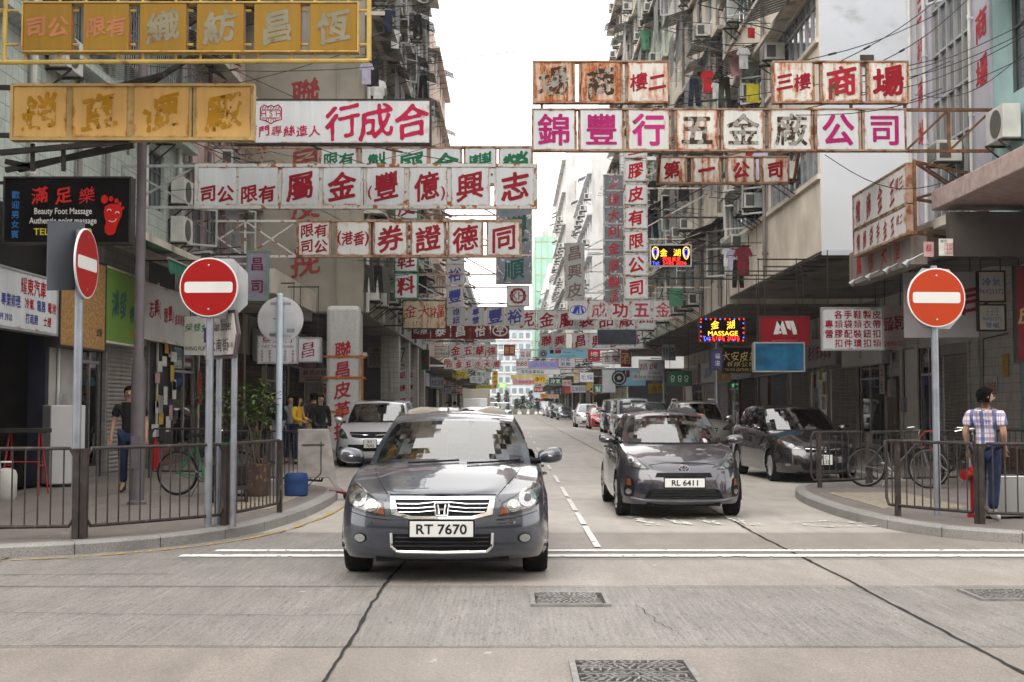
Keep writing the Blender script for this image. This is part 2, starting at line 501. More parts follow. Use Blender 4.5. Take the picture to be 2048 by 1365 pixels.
def struct(name, mb, m, **k):
 o = mb.build(name, m, **k); o['kind'] = 'structure'; return o
struct('ground', MB().box(-250, 250, -200, 420, -0.5, -0.01), mat('ground_far', (0.25, 0.24, 0.23), 0.8, var=0.2, vs=0.2))
struct('road', MB().add([(-60, -60, 0), (60, -60, 0), (60, 420, 0), (-60, 420, 0)], [(0, 1, 2, 3)]), ROAD)
def sheet(name, x0, x1, y0, y1, z, m):
 return struct(name, MB().add([(x0, y0, z), (x1, y0, z), (x1, y1, z), (x0, y1, z)], [(0, 1, 2, 3)]), m)
JX = [-8.84, -4.94, -1.04, 2.86, 6.76, 10.66]
JY = [(-4, 8.03, SLAB_TAN), (8.03, 10.67, SLAB_GREY), (10.67, 12.55, SLAB_MID), (12.55, 15.2, SLAB_TAN)]
for a, b, m in JY: sheet('road_slab', -30, 30, a, b - 0.006, 0.004, m)
sheet('road_slab', -30, -1.045, 10.66, 15.19, 0.006, SLAB_GREY)
jm = MB()
def strip(mb, pts, w, z, mi=0, seed=1):
 for i in range(len(pts) - 1):
  a, b = Vector(pts[i]), Vector(pts[i + 1]); d = b - a; n = Vector((-d.y, d.x, 0)).normalized()
  wa = w * (0.55 + 1.1 * abs(noise.noise(Vector((a.x * 3.1 + a.y * 2.3, seed, 0))))) / 2; wb = w * (0.55 + 1.1 * abs(noise.noise(Vector((b.x * 3.1 + b.y * 2.3, seed, 0))))) / 2
  mb.add([(a + n * wa)[:2] + (z,), (a - n * wa)[:2] + (z,), (b - n * wb)[:2] + (z,), (b + n * wb)[:2] + (z,)], [(0, 1, 2, 3)], mi)
for x in JX:
 near = -1.2 < x < 3
 strip(jm, wob((x, -4, 0), (x, 30, 0), 340, 0.035 if near else 0.02, x), 0.03 if near else 0.024, 0.012, seed=x)
 strip(jm, wob((x, 30, 0), (x, 240, 0), 60, 0.03, x), 0.035, 0.012)
for y, w in ((8.03, 0.014), (10.67, 0.016), (12.55, 0.010), (15.2, 0.02), (20.4, 0.02), (25.5, .02), (31, .02), (36, .025), (42, .025), (48, .03), (55, .03), (63, .03), (72, .03)):
 strip(jm, wob((-30, y, 0), (30, y, 0), 120, 0.02, y), w, 0.012, seed=y)
strip(jm, wob((-4.6, 9.3, 0), (-1.04, 9.15, 0), 40, 0.10, 3), 0.012, 0.012)
strip(jm, wob((-6, 11.35, 0), (-3.0, 11.45, 0), 30, 0.05, 5), 0.02, 0.012)
strip(jm, wob((1.05, 8.6, 0), (0.95, 9.7, 0), 24, 0.10, 8), 0.007, 0.012)
struct('road_joint', jm, JOINT)
# painted lines
mk = MB()
def rect(mb, x0, x1, y0, y1, z=0.014, mi=0): mb.add([(x0, y0, z), (x1, y0, z), (x1, y1, z), (x0, y1, z)], [(0, 1, 2, 3)], mi)
rect(mk, -3.05, 9.5, 13.18, 13.36); rect(mk, -3.3, 9.5, 12.72, 12.92)
for y0, y1 in ((13.6, 15.9), (16.2, 18.0), (18.3, 20.6), (21.0, 23.6), (25, 27.5), (30, 32.5), (36, 38.5), (43, 46), (51, 54), (60, 63), (70, 74)):
 rect(mk, 0.87, 0.94, y0, y1)
struct('road_marking', mk, WHITE_LINE)
mk = MB()
for i in range(4):       # hatching in front of the second car
 x = 1.52 + i * 0.42
 mk.add([(x, 17.4, .014), (x + .18, 17.4, .014), (x + .36, 16.1, .014), (x + .16, 16.1, .014)], [(0, 1, 2, 3)])
for pts in ([(3.5, 16.4), (4.1, 16.7), (4.6, 16.2), (4.75, 15.9)], [(3.5, 16.4), (3.9, 15.9), (4.6, 16.0)],
   [(2.1, 25.5), (2.5, 26.6), (2.2, 27.6)], [(1.95, 26.4), (2.8, 26.8)], [(2.0, 32), (3.0, 32.5)]):
 strip(mk, [(x, y, 0) for x, y in pts], 0.14, 0.014)
struct('road_marking', mk, WHITE_WORN)
L_KERB = [(-14, 11.9), (-7.5, 12.15), (-5.6, 12.45), (-4.4, 12.95), (-3.6, 13.75), (-3.08, 14.9), (-2.82, 16.6), (-2.74, 18.6), (-2.80, 20.6), (-3.05, 21.8), (-3.7, 22.7), (-4.4, 23.6), (-4.45, 27), (-4.45, 66), (-4.45, 260)]
R_KERB = [(7.2, 260), (7.2, 84), (7.2, 40), (7.2, 25.0), (6.6, 23.6), (5.5, 22.9), (4.92, 22.2), (4.55, 20.4), (4.42, 18.4), (4.45, 16.9), (4.62, 15.5), (4.98, 14.55), (5.7, 13.95), (6.8, 13.55), (9, 13.2), (16, 12.8)]
def smooth_line(pts, n=6):
 out = []
 for i in range(len(pts) - 1):
  p = [Vector(pts[max(0, min(len(pts) - 1, i + k))]) for k in (-1, 0, 1, 2)]
  for j in range(n):
   t = j / n
   out.append(0.5 * ((2 * p[1]) + (p[2] - p[0]) * t + (2 * p[0] - 5 * p[1] + 4 * p[2] - p[3]) * t * t + (3 * p[1] - p[0] - 3 * p[2] + p[3]) * t ** 3))
 out.append(Vector(pts[-1])); return out
def pavement(pts, far_x, flip):
 ln = smooth_line(pts)
 inner = []
 for i, p in enumerate(ln):
  d = (ln[min(i + 1, len(ln) - 1)] - ln[max(i - 1, 0)]).normalized()
  inner.append(p + Vector((-d.y, d.x)) * 0.17)
 mb = MB(); n = len(ln)
 vs = [(p.x, p.y, 0.13) for p in inner] + ([(far_x, ln[-1].y, 0.13), (far_x, ln[0].y, 0.13)])
 mb.add(vs, [tuple(range(len(vs)))])
 struct('pavement', mb, PAVE)
 kb = MB()
 acc = 0
 for i in range(n - 1):
  a, b, c, d = ln[i], ln[i + 1], inner[i + 1], inner[i]
  ch = 0.025
  def pr(p, q, z, k): return ((p * (1 - k) + q * k).x, (p * (1 - k) + q * k).y, z)
  vs = [pr(a, d, -0.01, 0), pr(b, c, -0.01, 0), pr(b, c, 0.105, 0.05), pr(a, d, 0.105, 0.05), pr(b, c, 0.134, 0.22), pr(a, d, 0.134, 0.22), pr(b, c, 0.134, 1.02), pr(a, d, 0.134, 1.02)]
  kb.add(vs, [(0, 1, 2, 3), (3, 2, 4, 5), (5, 4, 6, 7)])
 struct('kerb', kb, KERB)
 jb = MB(); acc = 0
 for i in range(n - 1):
  L = (ln[i + 1] - ln[i]).length; acc += L
  if acc > 0.9 and ln[i].y < 80:
   acc = 0
   d = (ln[i + 1] - ln[i]).normalized(); nn = Vector((-d.y, d.x))
   a, b = ln[i] - nn * 0.003, ln[i] + nn * 0.172
   jb.add([(a.x, a.y, 0.0), (a.x + d.x * .008, a.y + d.y * .008, 0.0), (a.x + d.x * .008, a.y + d.y * .008, .12), (a.x, a.y, .12)], [(0, 1, 2, 3)])
   jb.add([(a.x + nn.x * .03, a.y + nn.y * .03, .138), (a.x + nn.x * .03 + d.x * .008, a.y + nn.y * .03 + d.y * .008, .138), (b.x + d.x * .008, b.y + d.y * .008, .138), (b.x, b.y, .138)], [(0, 1, 2, 3)])
 struct('kerb_joint', jb, JOINT)
 return ln
Lk = pavement(L_KERB, -40, False)
Rk = pavement(R_KERB, 40, True)
yl = MB()
off = []
for i, p in enumerate(Lk):
 if 11.9 < p.y < 23 :
  d = (Lk[i + 1] - Lk[i - 1]).normalized() if i else Vector((1, 0)); nn = Vector((d.y, -d.x))
  off.append((p.x + nn.x * 0.24, p.y + nn.y * 0.24, 0))
strip(yl, off, 0.09, 0.014)
struct('road_marking', yl, YELLOW_LINE)
# paving joints and the dropped-kerb patches of small yellowish setts
pj = MB()
for y in (14.6, 16.2, 17.8, 19.4, 21, 22.6, 24.2, 26, 28, 30, 32): strip(pj, wob((-8, y, 0), (-3.2 if y < 22 else -4.7, y, 0), 20, .01, y), 0.008, 0.135)
for x in (-7.6, -6.2, -4.8): strip(pj, wob((x, 13.4, 0), (x, 34, 0), 40, .01, x), 0.008, 0.135)
for y in (15.8, 17.4, 19, 20.6, 22.2, 25, 28, 31, 34): strip(pj, wob((5.1 if y < 22 else 7.5, y, 0), (11, y, 0), 20, .01, y), 0.008, 0.135)
for x in (6.3, 7.8, 9.3): strip(pj, wob((x, 14.6, 0), (x, 34, 0), 40, .01, x), 0.008, 0.135)
struct('paving_joint', pj, JOINT)
SETT = mat('yellow_setts', (0.245, 0.215, 0.17), 0.7, var=0.25, vs=9, bump=0.3)
def setts(x0, x1, y0, y1, sh=0.0):
 mb = MB(); nx, ny = int((x1 - x0) / 0.1), int((y1 - y0) / 0.2)
 for i in range(nx):
  for j in range(ny):
   o = (i % 2) * 0.1
   a, b = x0 + i * 0.1, y0 + j * 0.2 + o
   mb.box(a, a + .092, b, b + .19, 0.128, 0.1375 + 0.002 * random.random())
 struct('paving_setts', mb, SETT)
setts(-4.0, -3.1, 16.9, 19.6); setts(4.95, 6.2, 17.2, 20.2)
# manhole covers
IRON = mat('cast_iron', (0.26, 0.25, 0.245), 0.45, 0.3, var=0.3, vs=14, bump=0.15)
IRON_D = mat('cast_iron_dark', (0.035, 0.034, 0.033), 0.6, 0.3, var=0.3, vs=14)
def manhole(x0, x1, y0, y1, label, seed):
 t = thing('manhole_cover', label, 'manhole cover', ((x0 + x1) / 2, (y0 + y1) / 2, 0))
 w, h = (x1 - x0) / 2, (y1 - y0) / 2
 f = MB()
 for a in ((-w, -w + .035, -h, h), (w - .035, w, -h, h), (-w + .035, w - .035, -h, -h + .035), (-w + .035, w - .035, h - .035, h)): f.box(*a, -.02, .024)
 f.build('frame', IRON, t)
 MB().box(-w + .042, w - .042, -h + .042, h - .042, -.02, .013).build('lid', IRON_D, t)
 rb = MB(); rr = random.Random(seed)
 for i in range(12):
  for j in range(11):
   x, y = -w + .07 + (i + .5 * (j % 2)) / 12 * (2 * w - .12), -h + .075 + j / 10.0 * (2 * h - .15)
   if abs(x) > w - .07: continue
   a = math.atan2(y, x) if (i * 3 + j) % 3 else math.atan2(y, x) + 1.57
   a += rr.uniform(-.35, .35); l = rr.uniform(.022, .04)
   dx, dy = math.cos(a) * l, math.sin(a) * l
   rb.bar((x - dx, y - dy, .018), (x + dx, y + dy, .018), .013, .012)
 rb.build('raised_pattern', IRON, t)
manhole(0.14, 0.74, 9.62, 10.26, 'square iron manhole cover sunk in the grey grooved slab ahead of the saloon', 1)
manhole(0.33, 1.03, 6.86, 7.56, 'big rust-free iron manhole cover in the tan slab at the very bottom of the picture', 2)
manhole(3.60, 4.45, 9.9, 10.45, 'dark worn manhole cover out by the right edge of the road', 3)
# ---------------------------------------------------------------- buildings
CREAM = mat('wall_cream', (0.72, 0.65, 0.56), 0.85, var=0.22, vs=1.1, stain=(0.22, 0.19, 0.155), stain_thr=0.57, stain_scale=(2.5, 2.5, 0.35), stain_amt=0.75, bump=.1)
BEIGE = mat('wall_beige_render', (0.31, 0.285, 0.24), 0.9, var=0.25, vs=0.8, stain=(0.16, 0.145, 0.125), stain_thr=0.52, stain_scale=(1.6, 1.6, 0.25), stain_amt=0.6, bump=.15)
WHITEW = mat('wall_bluish_white', (0.60, 0.64, 0.70), 0.8, var=0.10, vs=0.8, stain=(0.36, 0.365, 0.38), stain_thr=0.50, stain_scale=(1.4, 1.4, 2.2), stain_soft=.3, stain_amt=0.8, bump=.1, bs=6)
GREYW = mat('wall_grey_concrete', (0.58, 0.53, 0.46), 0.9, var=0.25, vs=0.9, stain=(0.15, 0.14, 0.13), stain_thr=0.53, stain_scale=(2, 2, 0.3), stain_amt=0.7, bump=.15)
PALEG = mat('wall_pale_green', (0.50, 0.56, 0.47), 0.85, var=0.18, vs=1, stain=(0.25, 0.25, 0.21), stain_thr=0.55, stain_scale=(2.5, 2.5, 0.3))
GREENT = mat('wall_green_mosaic', (0.44, 0.49, 0.46), 0.6, var=0.14, vs=5, tiles=.25, stain=(0.26, 0.29, 0.27), stain_thr=0.56, stain_scale=(2, 2, 0.3), stain_amt=0.6)
PINKW = mat('wall_pink', (0.52, 0.39, 0.385), 0.85, var=0.2, vs=1.2, stain=(0.24, 0.18, 0.17), stain_thr=0.54, stain_scale=(2, 2, 0.3))
PINKF = mat('wall_far_pink', (0.62, 0.49, 0.44), 0.85, var=0.1, vs=1)
WHITEF = mat('wall_far_white', (0.62, 0.63, 0.64), 0.85, var=0.16, vs=0.7, stain=(0.36, 0.35, 0.33), stain_thr=0.54, stain_scale=(1, 1, 0.2), stain_amt=0.7)
GREYF = mat('wall_far_grey', (0.50, 0.49, 0.47), 0.9, var=0.2, vs=0.6, stain=(0.25, 0.24, 0.22), stain_thr=0.5, stain_scale=(1, 1, 0.15), stain_amt=0.7)
LILAC = mat('wall_lilac_panel', (0.42, 0.41, 0.47), 0.6, var=0.1, vs=2, stain=(.22, .21, .23), stain_thr=.6)
CYANW = mat('wall_cyan', (0.34, 0.50, 0.50), 0.7, var=0.12, vs=2, stain=(.2, .3, .3), stain_thr=.58)
TOWERF = mat('wall_far_tower', (0.42, 0.46, 0.49), 0.85, var=0.2, vs=.4)
FRAME_A = mat('window_aluminium', (0.42, 0.43, 0.44), 0.4, 0.5, var=0.15)
FRAME_W = mat('window_white_frame', (0.50, 0.52, 0.52), 0.5, var=0.15)
FRAME_D = mat('window_dark_frame', (0.10, 0.11, 0.11), 0.5, var=0.2)
FRAME_G = mat('window_green_frame', (0.16, 0.30, 0.24), 0.5, var=0.2)
PANE_D = mat('window_pane_dark', (0.035, 0.04, 0.045), 0.08, var=0.3, vs=1.5, spec=0.7)
PANE_B = mat('window_pane_bluish', (0.16, 0.20, 0.22), 0.1, var=0.4, vs=1.5, spec=0.7)
PANE_C = mat('window_pane_curtained', (0.36, 0.34, 0.30), 0.15, var=0.35, vs=3, spec=0.6)
PANES = [PANE_D, PANE_D, PANE_B, PANE_C]
AC_WHITE = mat('ac_casing', (0.56, 0.56, 0.53), 0.5, var=0.18, vs=3, stain=(.25, .2, .15), stain_thr=.58)
AC_GRILLE = mat('ac_grille', (0.10, 0.10, 0.10), 0.6, var=0.2)
PIPE = mat('pipe_iron', (0.23, 0.22, 0.21), 0.6, 0.3, var=0.3, stain=(.2, .09, .04), stain_thr=.6)
PIPE_W = mat('pipe_plastic', (0.55, 0.55, 0.53), 0.5, var=0.2)
SHEET = mat('awning_sheet', (0.075, 0.07, 0.065), 0.55, 0.4, var=0.35, vs=2, stain=(.17, .09, .05), stain_thr=.52)
SHEET_L = mat('awning_light', (0.20, 0.20, 0.19), 0.6, var=0.3, vs=2, stain=(.2, .15, .11), stain_thr=.54)
STEEL_B = mat('steel_black', (0.045, 0.042, 0.040), 0.6, 0.3, var=0.3, vs=5, stain=(.10, .05, .03), stain_thr=.58)
STEEL_R = mat('steel_rusty', (0.15, 0.08, 0.05), 0.75, 0.2, var=0.4, vs=6, stain=(.32, .12, .04), stain_thr=.50, stain_scale=(6, 6, 4))
STEEL_G = mat('steel_galvanised', (0.40, 0.41, 0.42), 0.5, 0.5, var=0.2, vs=4, stain=(.25, .12, .06), stain_thr=.62)
GREEN_ST = mat('steel_green', (0.05, 0.22, 0.12), 0.5, 0.0, var=0.25, vs=4, stain=(.1, .05, .03), stain_thr=.62)
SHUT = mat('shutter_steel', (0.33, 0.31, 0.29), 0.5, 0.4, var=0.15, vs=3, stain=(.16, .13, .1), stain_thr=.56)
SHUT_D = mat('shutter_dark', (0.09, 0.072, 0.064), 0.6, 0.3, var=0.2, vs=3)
TILE_W = mat('tile_white', (0.58, 0.56, 0.54), 0.3, var=0.1, vs=6, stain=(.3, .27, .24), stain_thr=.56, tiles=.2)
TILE_D = mat('tile_dull', (0.22, 0.205, 0.195), 0.4, var=0.2, vs=5, stain=(.1, .09, .08), stain_thr=.55, tiles=.2)
TILE_B = mat('tile_brown', (0.19, 0.10, 0.07), 0.3, var=0.2, vs=4, tiles=.15)
STEEL_S = mat('stainless_steel', (0.55, 0.55, 0.55), 0.2, 0.9, var=0.1)
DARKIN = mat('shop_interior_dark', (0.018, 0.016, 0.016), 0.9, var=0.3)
PAINT_RED = mat('sign_red', (0.42, 0.035, 0.045), 0.6, var=0.18, vs=5)
WALL_RED = peel_mat('wall_red_worn', (0.27, 0.045, 0.045), (.30, .25, .21), 0.60, 0.72, 6)
SOFFIT = mat('soffit_shade_and_grime', (.20, .175, .155), .9, var=.35, vs=.9, stain=(.06, .05, .045), stain_thr=.52, stain_scale=(1.2, .5, 1))  # grime stains over a base darkened to paint in the overhang's shade
class Facade:
 """one building: wall with real openings, windows set back in them, and what is bolted to it.
 side +1: right row (faces -x), -1: left row (faces +x); d is measured outwards from the facade."""
 def __init__(s, label, side, X, y0, y1, z0, z1, wall, depth=9.0, name='apartment_building', cat='building', group=None):
  s.side, s.X, s.y0, s.y1, s.z0, s.z1, s.wall, s.depth = side, X, y0, y1, z0, z1, wall, depth
  s.root = thing(name, label, cat, (X, y0, 0), 0, group)
  s.mb = MB(); s.frames = {}; s.nwin = 0; s.misc = {}
 def f(s, d, u, v): return (-s.side * d, u, v)
 def quad(s, pts, mi=0):
  s.mb.add([s.f(*p) for p in pts], [(0, 1, 2, 3)], mi)
 def shell(s, ground=False):
  L, D = s.y1 - s.y0, s.depth
  a, b = s.z0, s.z1
  s.quad([(0, 0, a), (-D, 0, a), (-D, 0, b), (0, 0, b)]); s.quad([(0, L, a), (-D, L, a), (-D, L, b), (0, L, b)])
  s.quad([(0, 0, b), (-D, 0, b), (-D, L, b), (0, L, b)]); s.quad([(0, 0, a), (-D, 0, a), (-D, L, a), (0, L, a)])
  s.quad([(-D, 0, a), (-D, L, a), (-D, L, b), (-D, 0, b)])
  if a > 2:
   sf = MB(); s.bx(sf, -D, -.02, .02, L - .02, a - .05, a - .003); s.part('soffit', sf, SOFFIT)
 def cells(s, openings):
  """openings: list of (u0,u1,v0,v1); wall is tiled by the grid of their edges, minus the holes"""
  us = sorted({0, round(s.y1 - s.y0, 4)} | {round(x, 4) for o in openings for x in o[:2]})
  vs = sorted({round(s.z0, 4), round(s.z1, 4)} | {round(x, 4) for o in openings for x in o[2:4]})
  for i in range(len(vs) - 1):
   vm = (vs[i] + vs[i + 1]) / 2
   row = [o for o in openings if o[2] < vm < o[3]]
   if not row:
    s.quad([(0, us[0], vs[i]), (0, us[-1], vs[i]), (0, us[-1], vs[i + 1]), (0, us[0], vs[i + 1])]); continue
   start = us[0]
   for o in sorted(row):
    if o[0] > start + 1e-4: s.quad([(0, start, vs[i]), (0, o[0], vs[i]), (0, o[0], vs[i + 1]), (0, start, vs[i + 1])])
    start = o[1]
   if start < us[-1] - 1e-4: s.quad([(0, start, vs[i]), (0, us[-1], vs[i]), (0, us[-1], vs[i + 1]), (0, start, vs[i + 1])])
  for u0, u1, v0, v1 in openings:
   r = -0.22
   for q in ([(0, u0, v0), (r, u0, v0), (r, u0, v1), (0, u0, v1)], [(0, u1, v0), (r, u1, v0), (r, u1, v1), (0, u1, v1)],
      [(0, u0, v0), (r, u0, v0), (r, u1, v0), (0, u1, v0)], [(0, u0, v1), (r, u0, v1), (r, u1, v1), (0, u1, v1)],
      [(r, u0, v0), (r, u1, v0), (r, u1, v1), (r, u0, v1)]): s.quad(q, 1)
 def wall_done(s): return s.mb.build('wall', [s.wall, s.wall], s.root)
 def window(s, u0, u1, v0, v1, fm=None, nx=2, nz=2, pane=None, d=-0.10):
  fm = fm or FRAME_A; w, h = u1 - u0, v1 - v0
  pane = pane or random.choice(PANES)
  key = (round(w, 3), round(h, 3), fm.name, nx, nz, pane.name)
  if key not in s.frames:
   fr = MB(); t = 0.05
   def bx(a, b, c, e):
    p, q = s.f(-0.03, a, c), s.f(0.03, b, e)
    fr.box(min(p[0], q[0]), max(p[0], q[0]), a, b, c, e)
   bx(0, w, 0, t); bx(0, w, h - t, h); bx(0, t, t, h - t); bx(w - t, w, t, h - t)
   for i in range(1, nx): bx(w * i / nx - .02, w * i / nx + .02, t, h - t)
   for k in range(1, nz):
    z = h * (0.68 if nz == 2 else k / nz)
    for i in range(nx):
     a = w * i / nx + (.02 if i else t); b = w * (i + 1) / nx - (.02 if i < nx - 1 else t)
     bx(a, b, z - .02, z + .02)
   o = fr.build('window', fm, s.root)
   pn = MB().add([s.f(-0.012, .02, .02), s.f(-0.012, w - .02, .02), s.f(-0.012, w - .02, h - .02), s.f(-0.012, .02, h - .02)], [(0, 1, 2, 3)])
   pn.build('pane', pane, o)
   s.frames[key] = o
   o.location = s.f(d, u0, v0); s.nwin += 1
   return o
  s.nwin += 1
  return copy_tree(s.frames[key], s.root, loc=s.f(d, u0, v0))
 def part(s, name, mb, m, parent=None, **k): return mb.build(name, m, parent or s.root, **k)
 def bx(s, mb, d0, d1, u0, u1, v0, v1, mi=0):
  p, q = s.f(d0, u0, v0), s.f(d1, u1, v1)
  return mb.box(min(p[0], q[0]), max(p[0], q[0]), u0, u1, v0, v1, mi)
 def proto(s, key, fn):
  if key not in s.misc: s.misc[key] = fn(); return s.misc[key], True
  return s.misc[key], False
 def place(s, key, fn, d, u, v):
  o, new = s.proto(key, fn)
  if new: o.location = s.f(d, u, v); return o
  return copy_tree(o, s.root, loc=s.f(d, u, v))
 def ac(s, u, v, w=0.62, h=0.42, d=0.5):
  def mk():
   b = MB(); s.bx(b, 0.0, d, 0, w, 0, h)
   o = b.build('air_conditioner', AC_WHITE, s.root, bevel=.015)
   g = MB()
   s.bx(g, d, d + .012, .05, w - .05, .05, h - .05, 0)
   for k in range(9): s.bx(g, d + .012, d + .018, .05, w - .05, .07 + k * (h - .14) / 8 - .005, .07 + k * (h - .14) / 8 + .005, 1)
   s.bx(g, d * .45, d - .05, -.008, 0, .06, h - .06, 0)
   g.build('grille', [AC_GRILLE, AC_WHITE], o)
   k = MB(); s.bx(k, -.05, d + .05, .04, .08, -.05, -.004); s.bx(k, -.05, d + .05, w - .08, w - .04, -.05, -.004)
   s.bx(k, .1, .14, .081, w - .081, -.05, -.01)
   for uu in (.06, w - .06): k.bar(s.f(0, uu, -.4), s.f(d, uu, -.05), .025)
   k.build('bracket', STEEL_B, o)
   return o
  return s.place(('ac', w, h, d), mk, 0.02, u, v)
 def condenser(s, u, v):
  def mk():
   b = MB(); s.bx(b, 0.08, 0.40, 0, .82, 0, .6); o = b.build('outdoor_unit', AC_WHITE, s.root, bevel=.015)
   g = MB(); c = Vector(s.f(.402, .34, .3)); ax = Matrix.Translation(c) @ Matrix.Rotation(R(90) * -s.side, 4, 'Y')
   g.lathe([(.25, 0), (.25, .012), (.06, .02)], 18, 0, ax)
   g.build('fan_grille', AC_GRILLE, o)
   k = MB()
   for uu in (.1, .72): k.bar(s.f(0, uu, -.03), s.f(.45, uu, -.03), .04); k.bar(s.f(0, uu, -.4), s.f(.42, uu, -.05), .03)
   k.build('bracket', STEEL_B, o); return o
  return s.place('cond', mk, 0, u, v)
 def awning(s, u, v, w, m, out=0.8, drop=0.35):
  def mk():
   b = MB(); n = max(4, int(w / .12))
   for i in range(n):
    a, c = w * i / n, w * (i + 1) / n; o = .02 if i % 2 else 0
    b.add([s.f(0, a, o), s.f(out, a, o - drop), s.f(out, c, o - drop), s.f(0, c, o), s.f(0, a, o + .012), s.f(out, a, o - drop + .012), s.f(out, c, o - drop + .012), s.f(0, c, o + .012)],
      [(0, 1, 2, 3), (4, 7, 6, 5), (1, 5, 6, 2), (0, 4, 5, 1), (3, 2, 6, 7)])
   for a in (.05, w - .05): b.bar(s.f(0, a, -drop - .25), s.f(out * .95, a, -drop - .02), .025)
   return b.build('awning', m, s.root)
  return s.place(('aw', w, m.name, out), mk, 0.01, u, v)
 def cage(s, u, v, w, h, out=0.45, m=None):
  def mk():
   b = MB(); n = max(3, int(w / .14)); r = .010
   for i in range(n + 1):
    a = w * i / n
    b.tube([s.f(0, a, h), s.f(out, a, h), s.f(out, a, 0), s.f(0, a, 0)], r, 4)
   for k in range(4): z = h * k / 3; b.tube([s.f(0, 0, z), s.f(out, 0, z), s.f(out, w, z), s.f(0, w, z)], r, 4)
   return b.build('window_cage', m or STEEL_G, s.root)
  return s.place(('cage', w, h), mk, 0.0, u, v)
 def sash(s, u, v, w, h, ang=70):
  """an open casement leaf swung out from the wall"""
  def mk():
   b = MB(); ca, sa = math.cos(R(ang)), math.sin(R(ang))
   def g(a, z): return s.f(a * sa, -a * ca * 0 + a * ca, z)
   for (p, q) in (((0, 0), (w, 0)), ((0, h), (w, h)), ((0, 0), (0, h)), ((w, 0), (w, h)), ((0, h * .6), (w, h * .6))):
    b.bar(g(*p), g(*q), .045, .045)
   o = b.build('open_sash', FRAME_W, s.root)
   MB().add([g(0.03, .03), g(w - .03, .03), g(w - .03, h - .03), g(.03, h - .03)], [(0, 1, 2, 3)]).build('pane', glass_mat('window_glass_clear'), o)
   return o
  return s.place(('sash', w, h, ang), mk, 0.0, u, v)
 def pipe(s, u, m=None, d=0.1, r=.055, z0=None, z1=None):
  b = MB(); z0 = z0 or s.z0; z1 = z1 or s.z1
  b.tube([s.f(d, u, z0), s.f(d, u, z1)], r, 8)
  z = z0 + .6
  while z < z1: b.tube([s.f(d, u, z), s.f(d, u, z + .08)], r * 1.35, 8); s.bx(b, -.02, d, u - .02, u + .02, z, z + .04); z += 1.9
  return b.build('drainpipe', m or PIPE, s.root, smooth=40)
 def ledge(s, v, out=0.18, t=0.14, m=None, u0=0.0, u1=None):
  b = MB(); s.bx(b, 0.003, out, u0 + .003, (u1 or s.y1 - s.y0) - .003, v, v + t)
  return b.build('ledge', m or s.wall, s.root)
 def rack(s, u, v, out=1.3, w=0.9):
  def mk():
   b = MB()
   for a in (0, w): b.tube([s.f(0, a, 0), s.f(out, a, .12)], .012, 5); b.tube([s.f(0, a, -.45), s.f(out * .7, a, .07)], .008, 4)
   for k in range(3): b.tube([s.f(out * (.4 + .28 * k), 0, .05 + .034 * k), s.f(out * (.4 + .28 * k), w, .05 + .034 * k)], .007, 4)
   return b.build('drying_rack', STEEL_B, s.root)
  return s.place(('rack', out, w), mk, 0, u, v)
def clutter(F, ops, dens=0.5, fm=(FRAME_A, FRAME_W), nx=2, nz=2, aw=(SHEET, SHEET_L), cages=True, rng=None):
 rng = rng or random
 for k, (u0, u1, v0, v1) in enumerate(ops):
  F.window(u0, u1, v0, v1, rng.choice(fm), nx, nz)
  r = rng.random()
  w = u1 - u0
  if r < dens * 0.45: F.ac(u0 + .1 + rng.random() * .3, v0 - .55)
  elif r < dens * 0.62: F.condenser(u0 + .1, v0 - .85)
  if rng.random() < dens * 0.55: F.awning(u0 - .15, v1 + .32, round(w + .3, 2), rng.choice(aw), rng.choice((.55, .8, 1.0)))
  if cages and rng.random() < dens * 0.16: F.cage(u0 - .04, v0 - .06, round(w + .08, 2), round(v1 - v0 + .12, 2))
  elif rng.random() < dens * 0.35: F.sash(u0 + .05, v0, round(w / 2, 2), round(v1 - v0, 2), rng.choice((50, 75, 95)))
  if rng.random() < dens * 0.35: F.rack(u0, v0 - .2, 1.3, round(w * .7, 2))
def punched(F, fh, z_first, sill, wh, bay, ww, u_off=0.6, top_gap=.3):
 ops = []; z = z_first
 L = F.y1 - F.y0
 while z + sill + wh < F.z1 - top_gap:
  u = u_off
  while u + ww < L - .3: ops.append((u, u + ww, z + sill, z + sill + wh)); u += bay
  z += fh
 return ops
rg = random.Random(11)
# --- right row, nearest first
B = Facade('pale cyan corner building with a pink tiled canopy at the right edge', 1, 9.0, 17.0, 23.65, 4.95, 19, CYANW)
B.shell(); ops = [(4.6, 5.9, 7.1, 8.9), (4.6, 5.9, 10.4, 12.2), (2.2, 3.8, 7.1, 8.9)]
B.cells(ops); B.wall_done()
for o in ops: B.window(*o, FRAME_D, 2, 2, PANE_D)
B.awning(4.3, 9.75, 1.9, STEEL_B, 1.1, .45); B.condenser(5.2, 6.2)
cn = MB(); B.bx(cn, .003, 1.55, .2, 5.6, 4.96, 5.3); B.part('canopy', cn, mat('pink_tile', (0.40, 0.31, 0.29), .6, var=.2, vs=8, stain=(.25, .15, .12), stain_thr=.58), bevel=.02)
B = Facade('lilac grey building with a tall grid of dirty glass and red characters on its piers', 1, 8.95, 23.66, 27.95, 4.6, 20, LILAC)
B.shell()
ops = [(1.05, 3.35, 5.0, 18.6)]
B.cells(ops); B.wall_done()
g = MB()
for i in range(6): u = 1.05 + 2.3 * i / 5; B.bx(g, -.12, -.02, u - .03, u + .03, 5.0, 18.6)
z = 5.0
while z < 18.7: B.bx(g, -.11, -.03, 1.06, 3.34, z - .025, z + .025); z += 0.98
cw = B.part('window', g, FRAME_A)
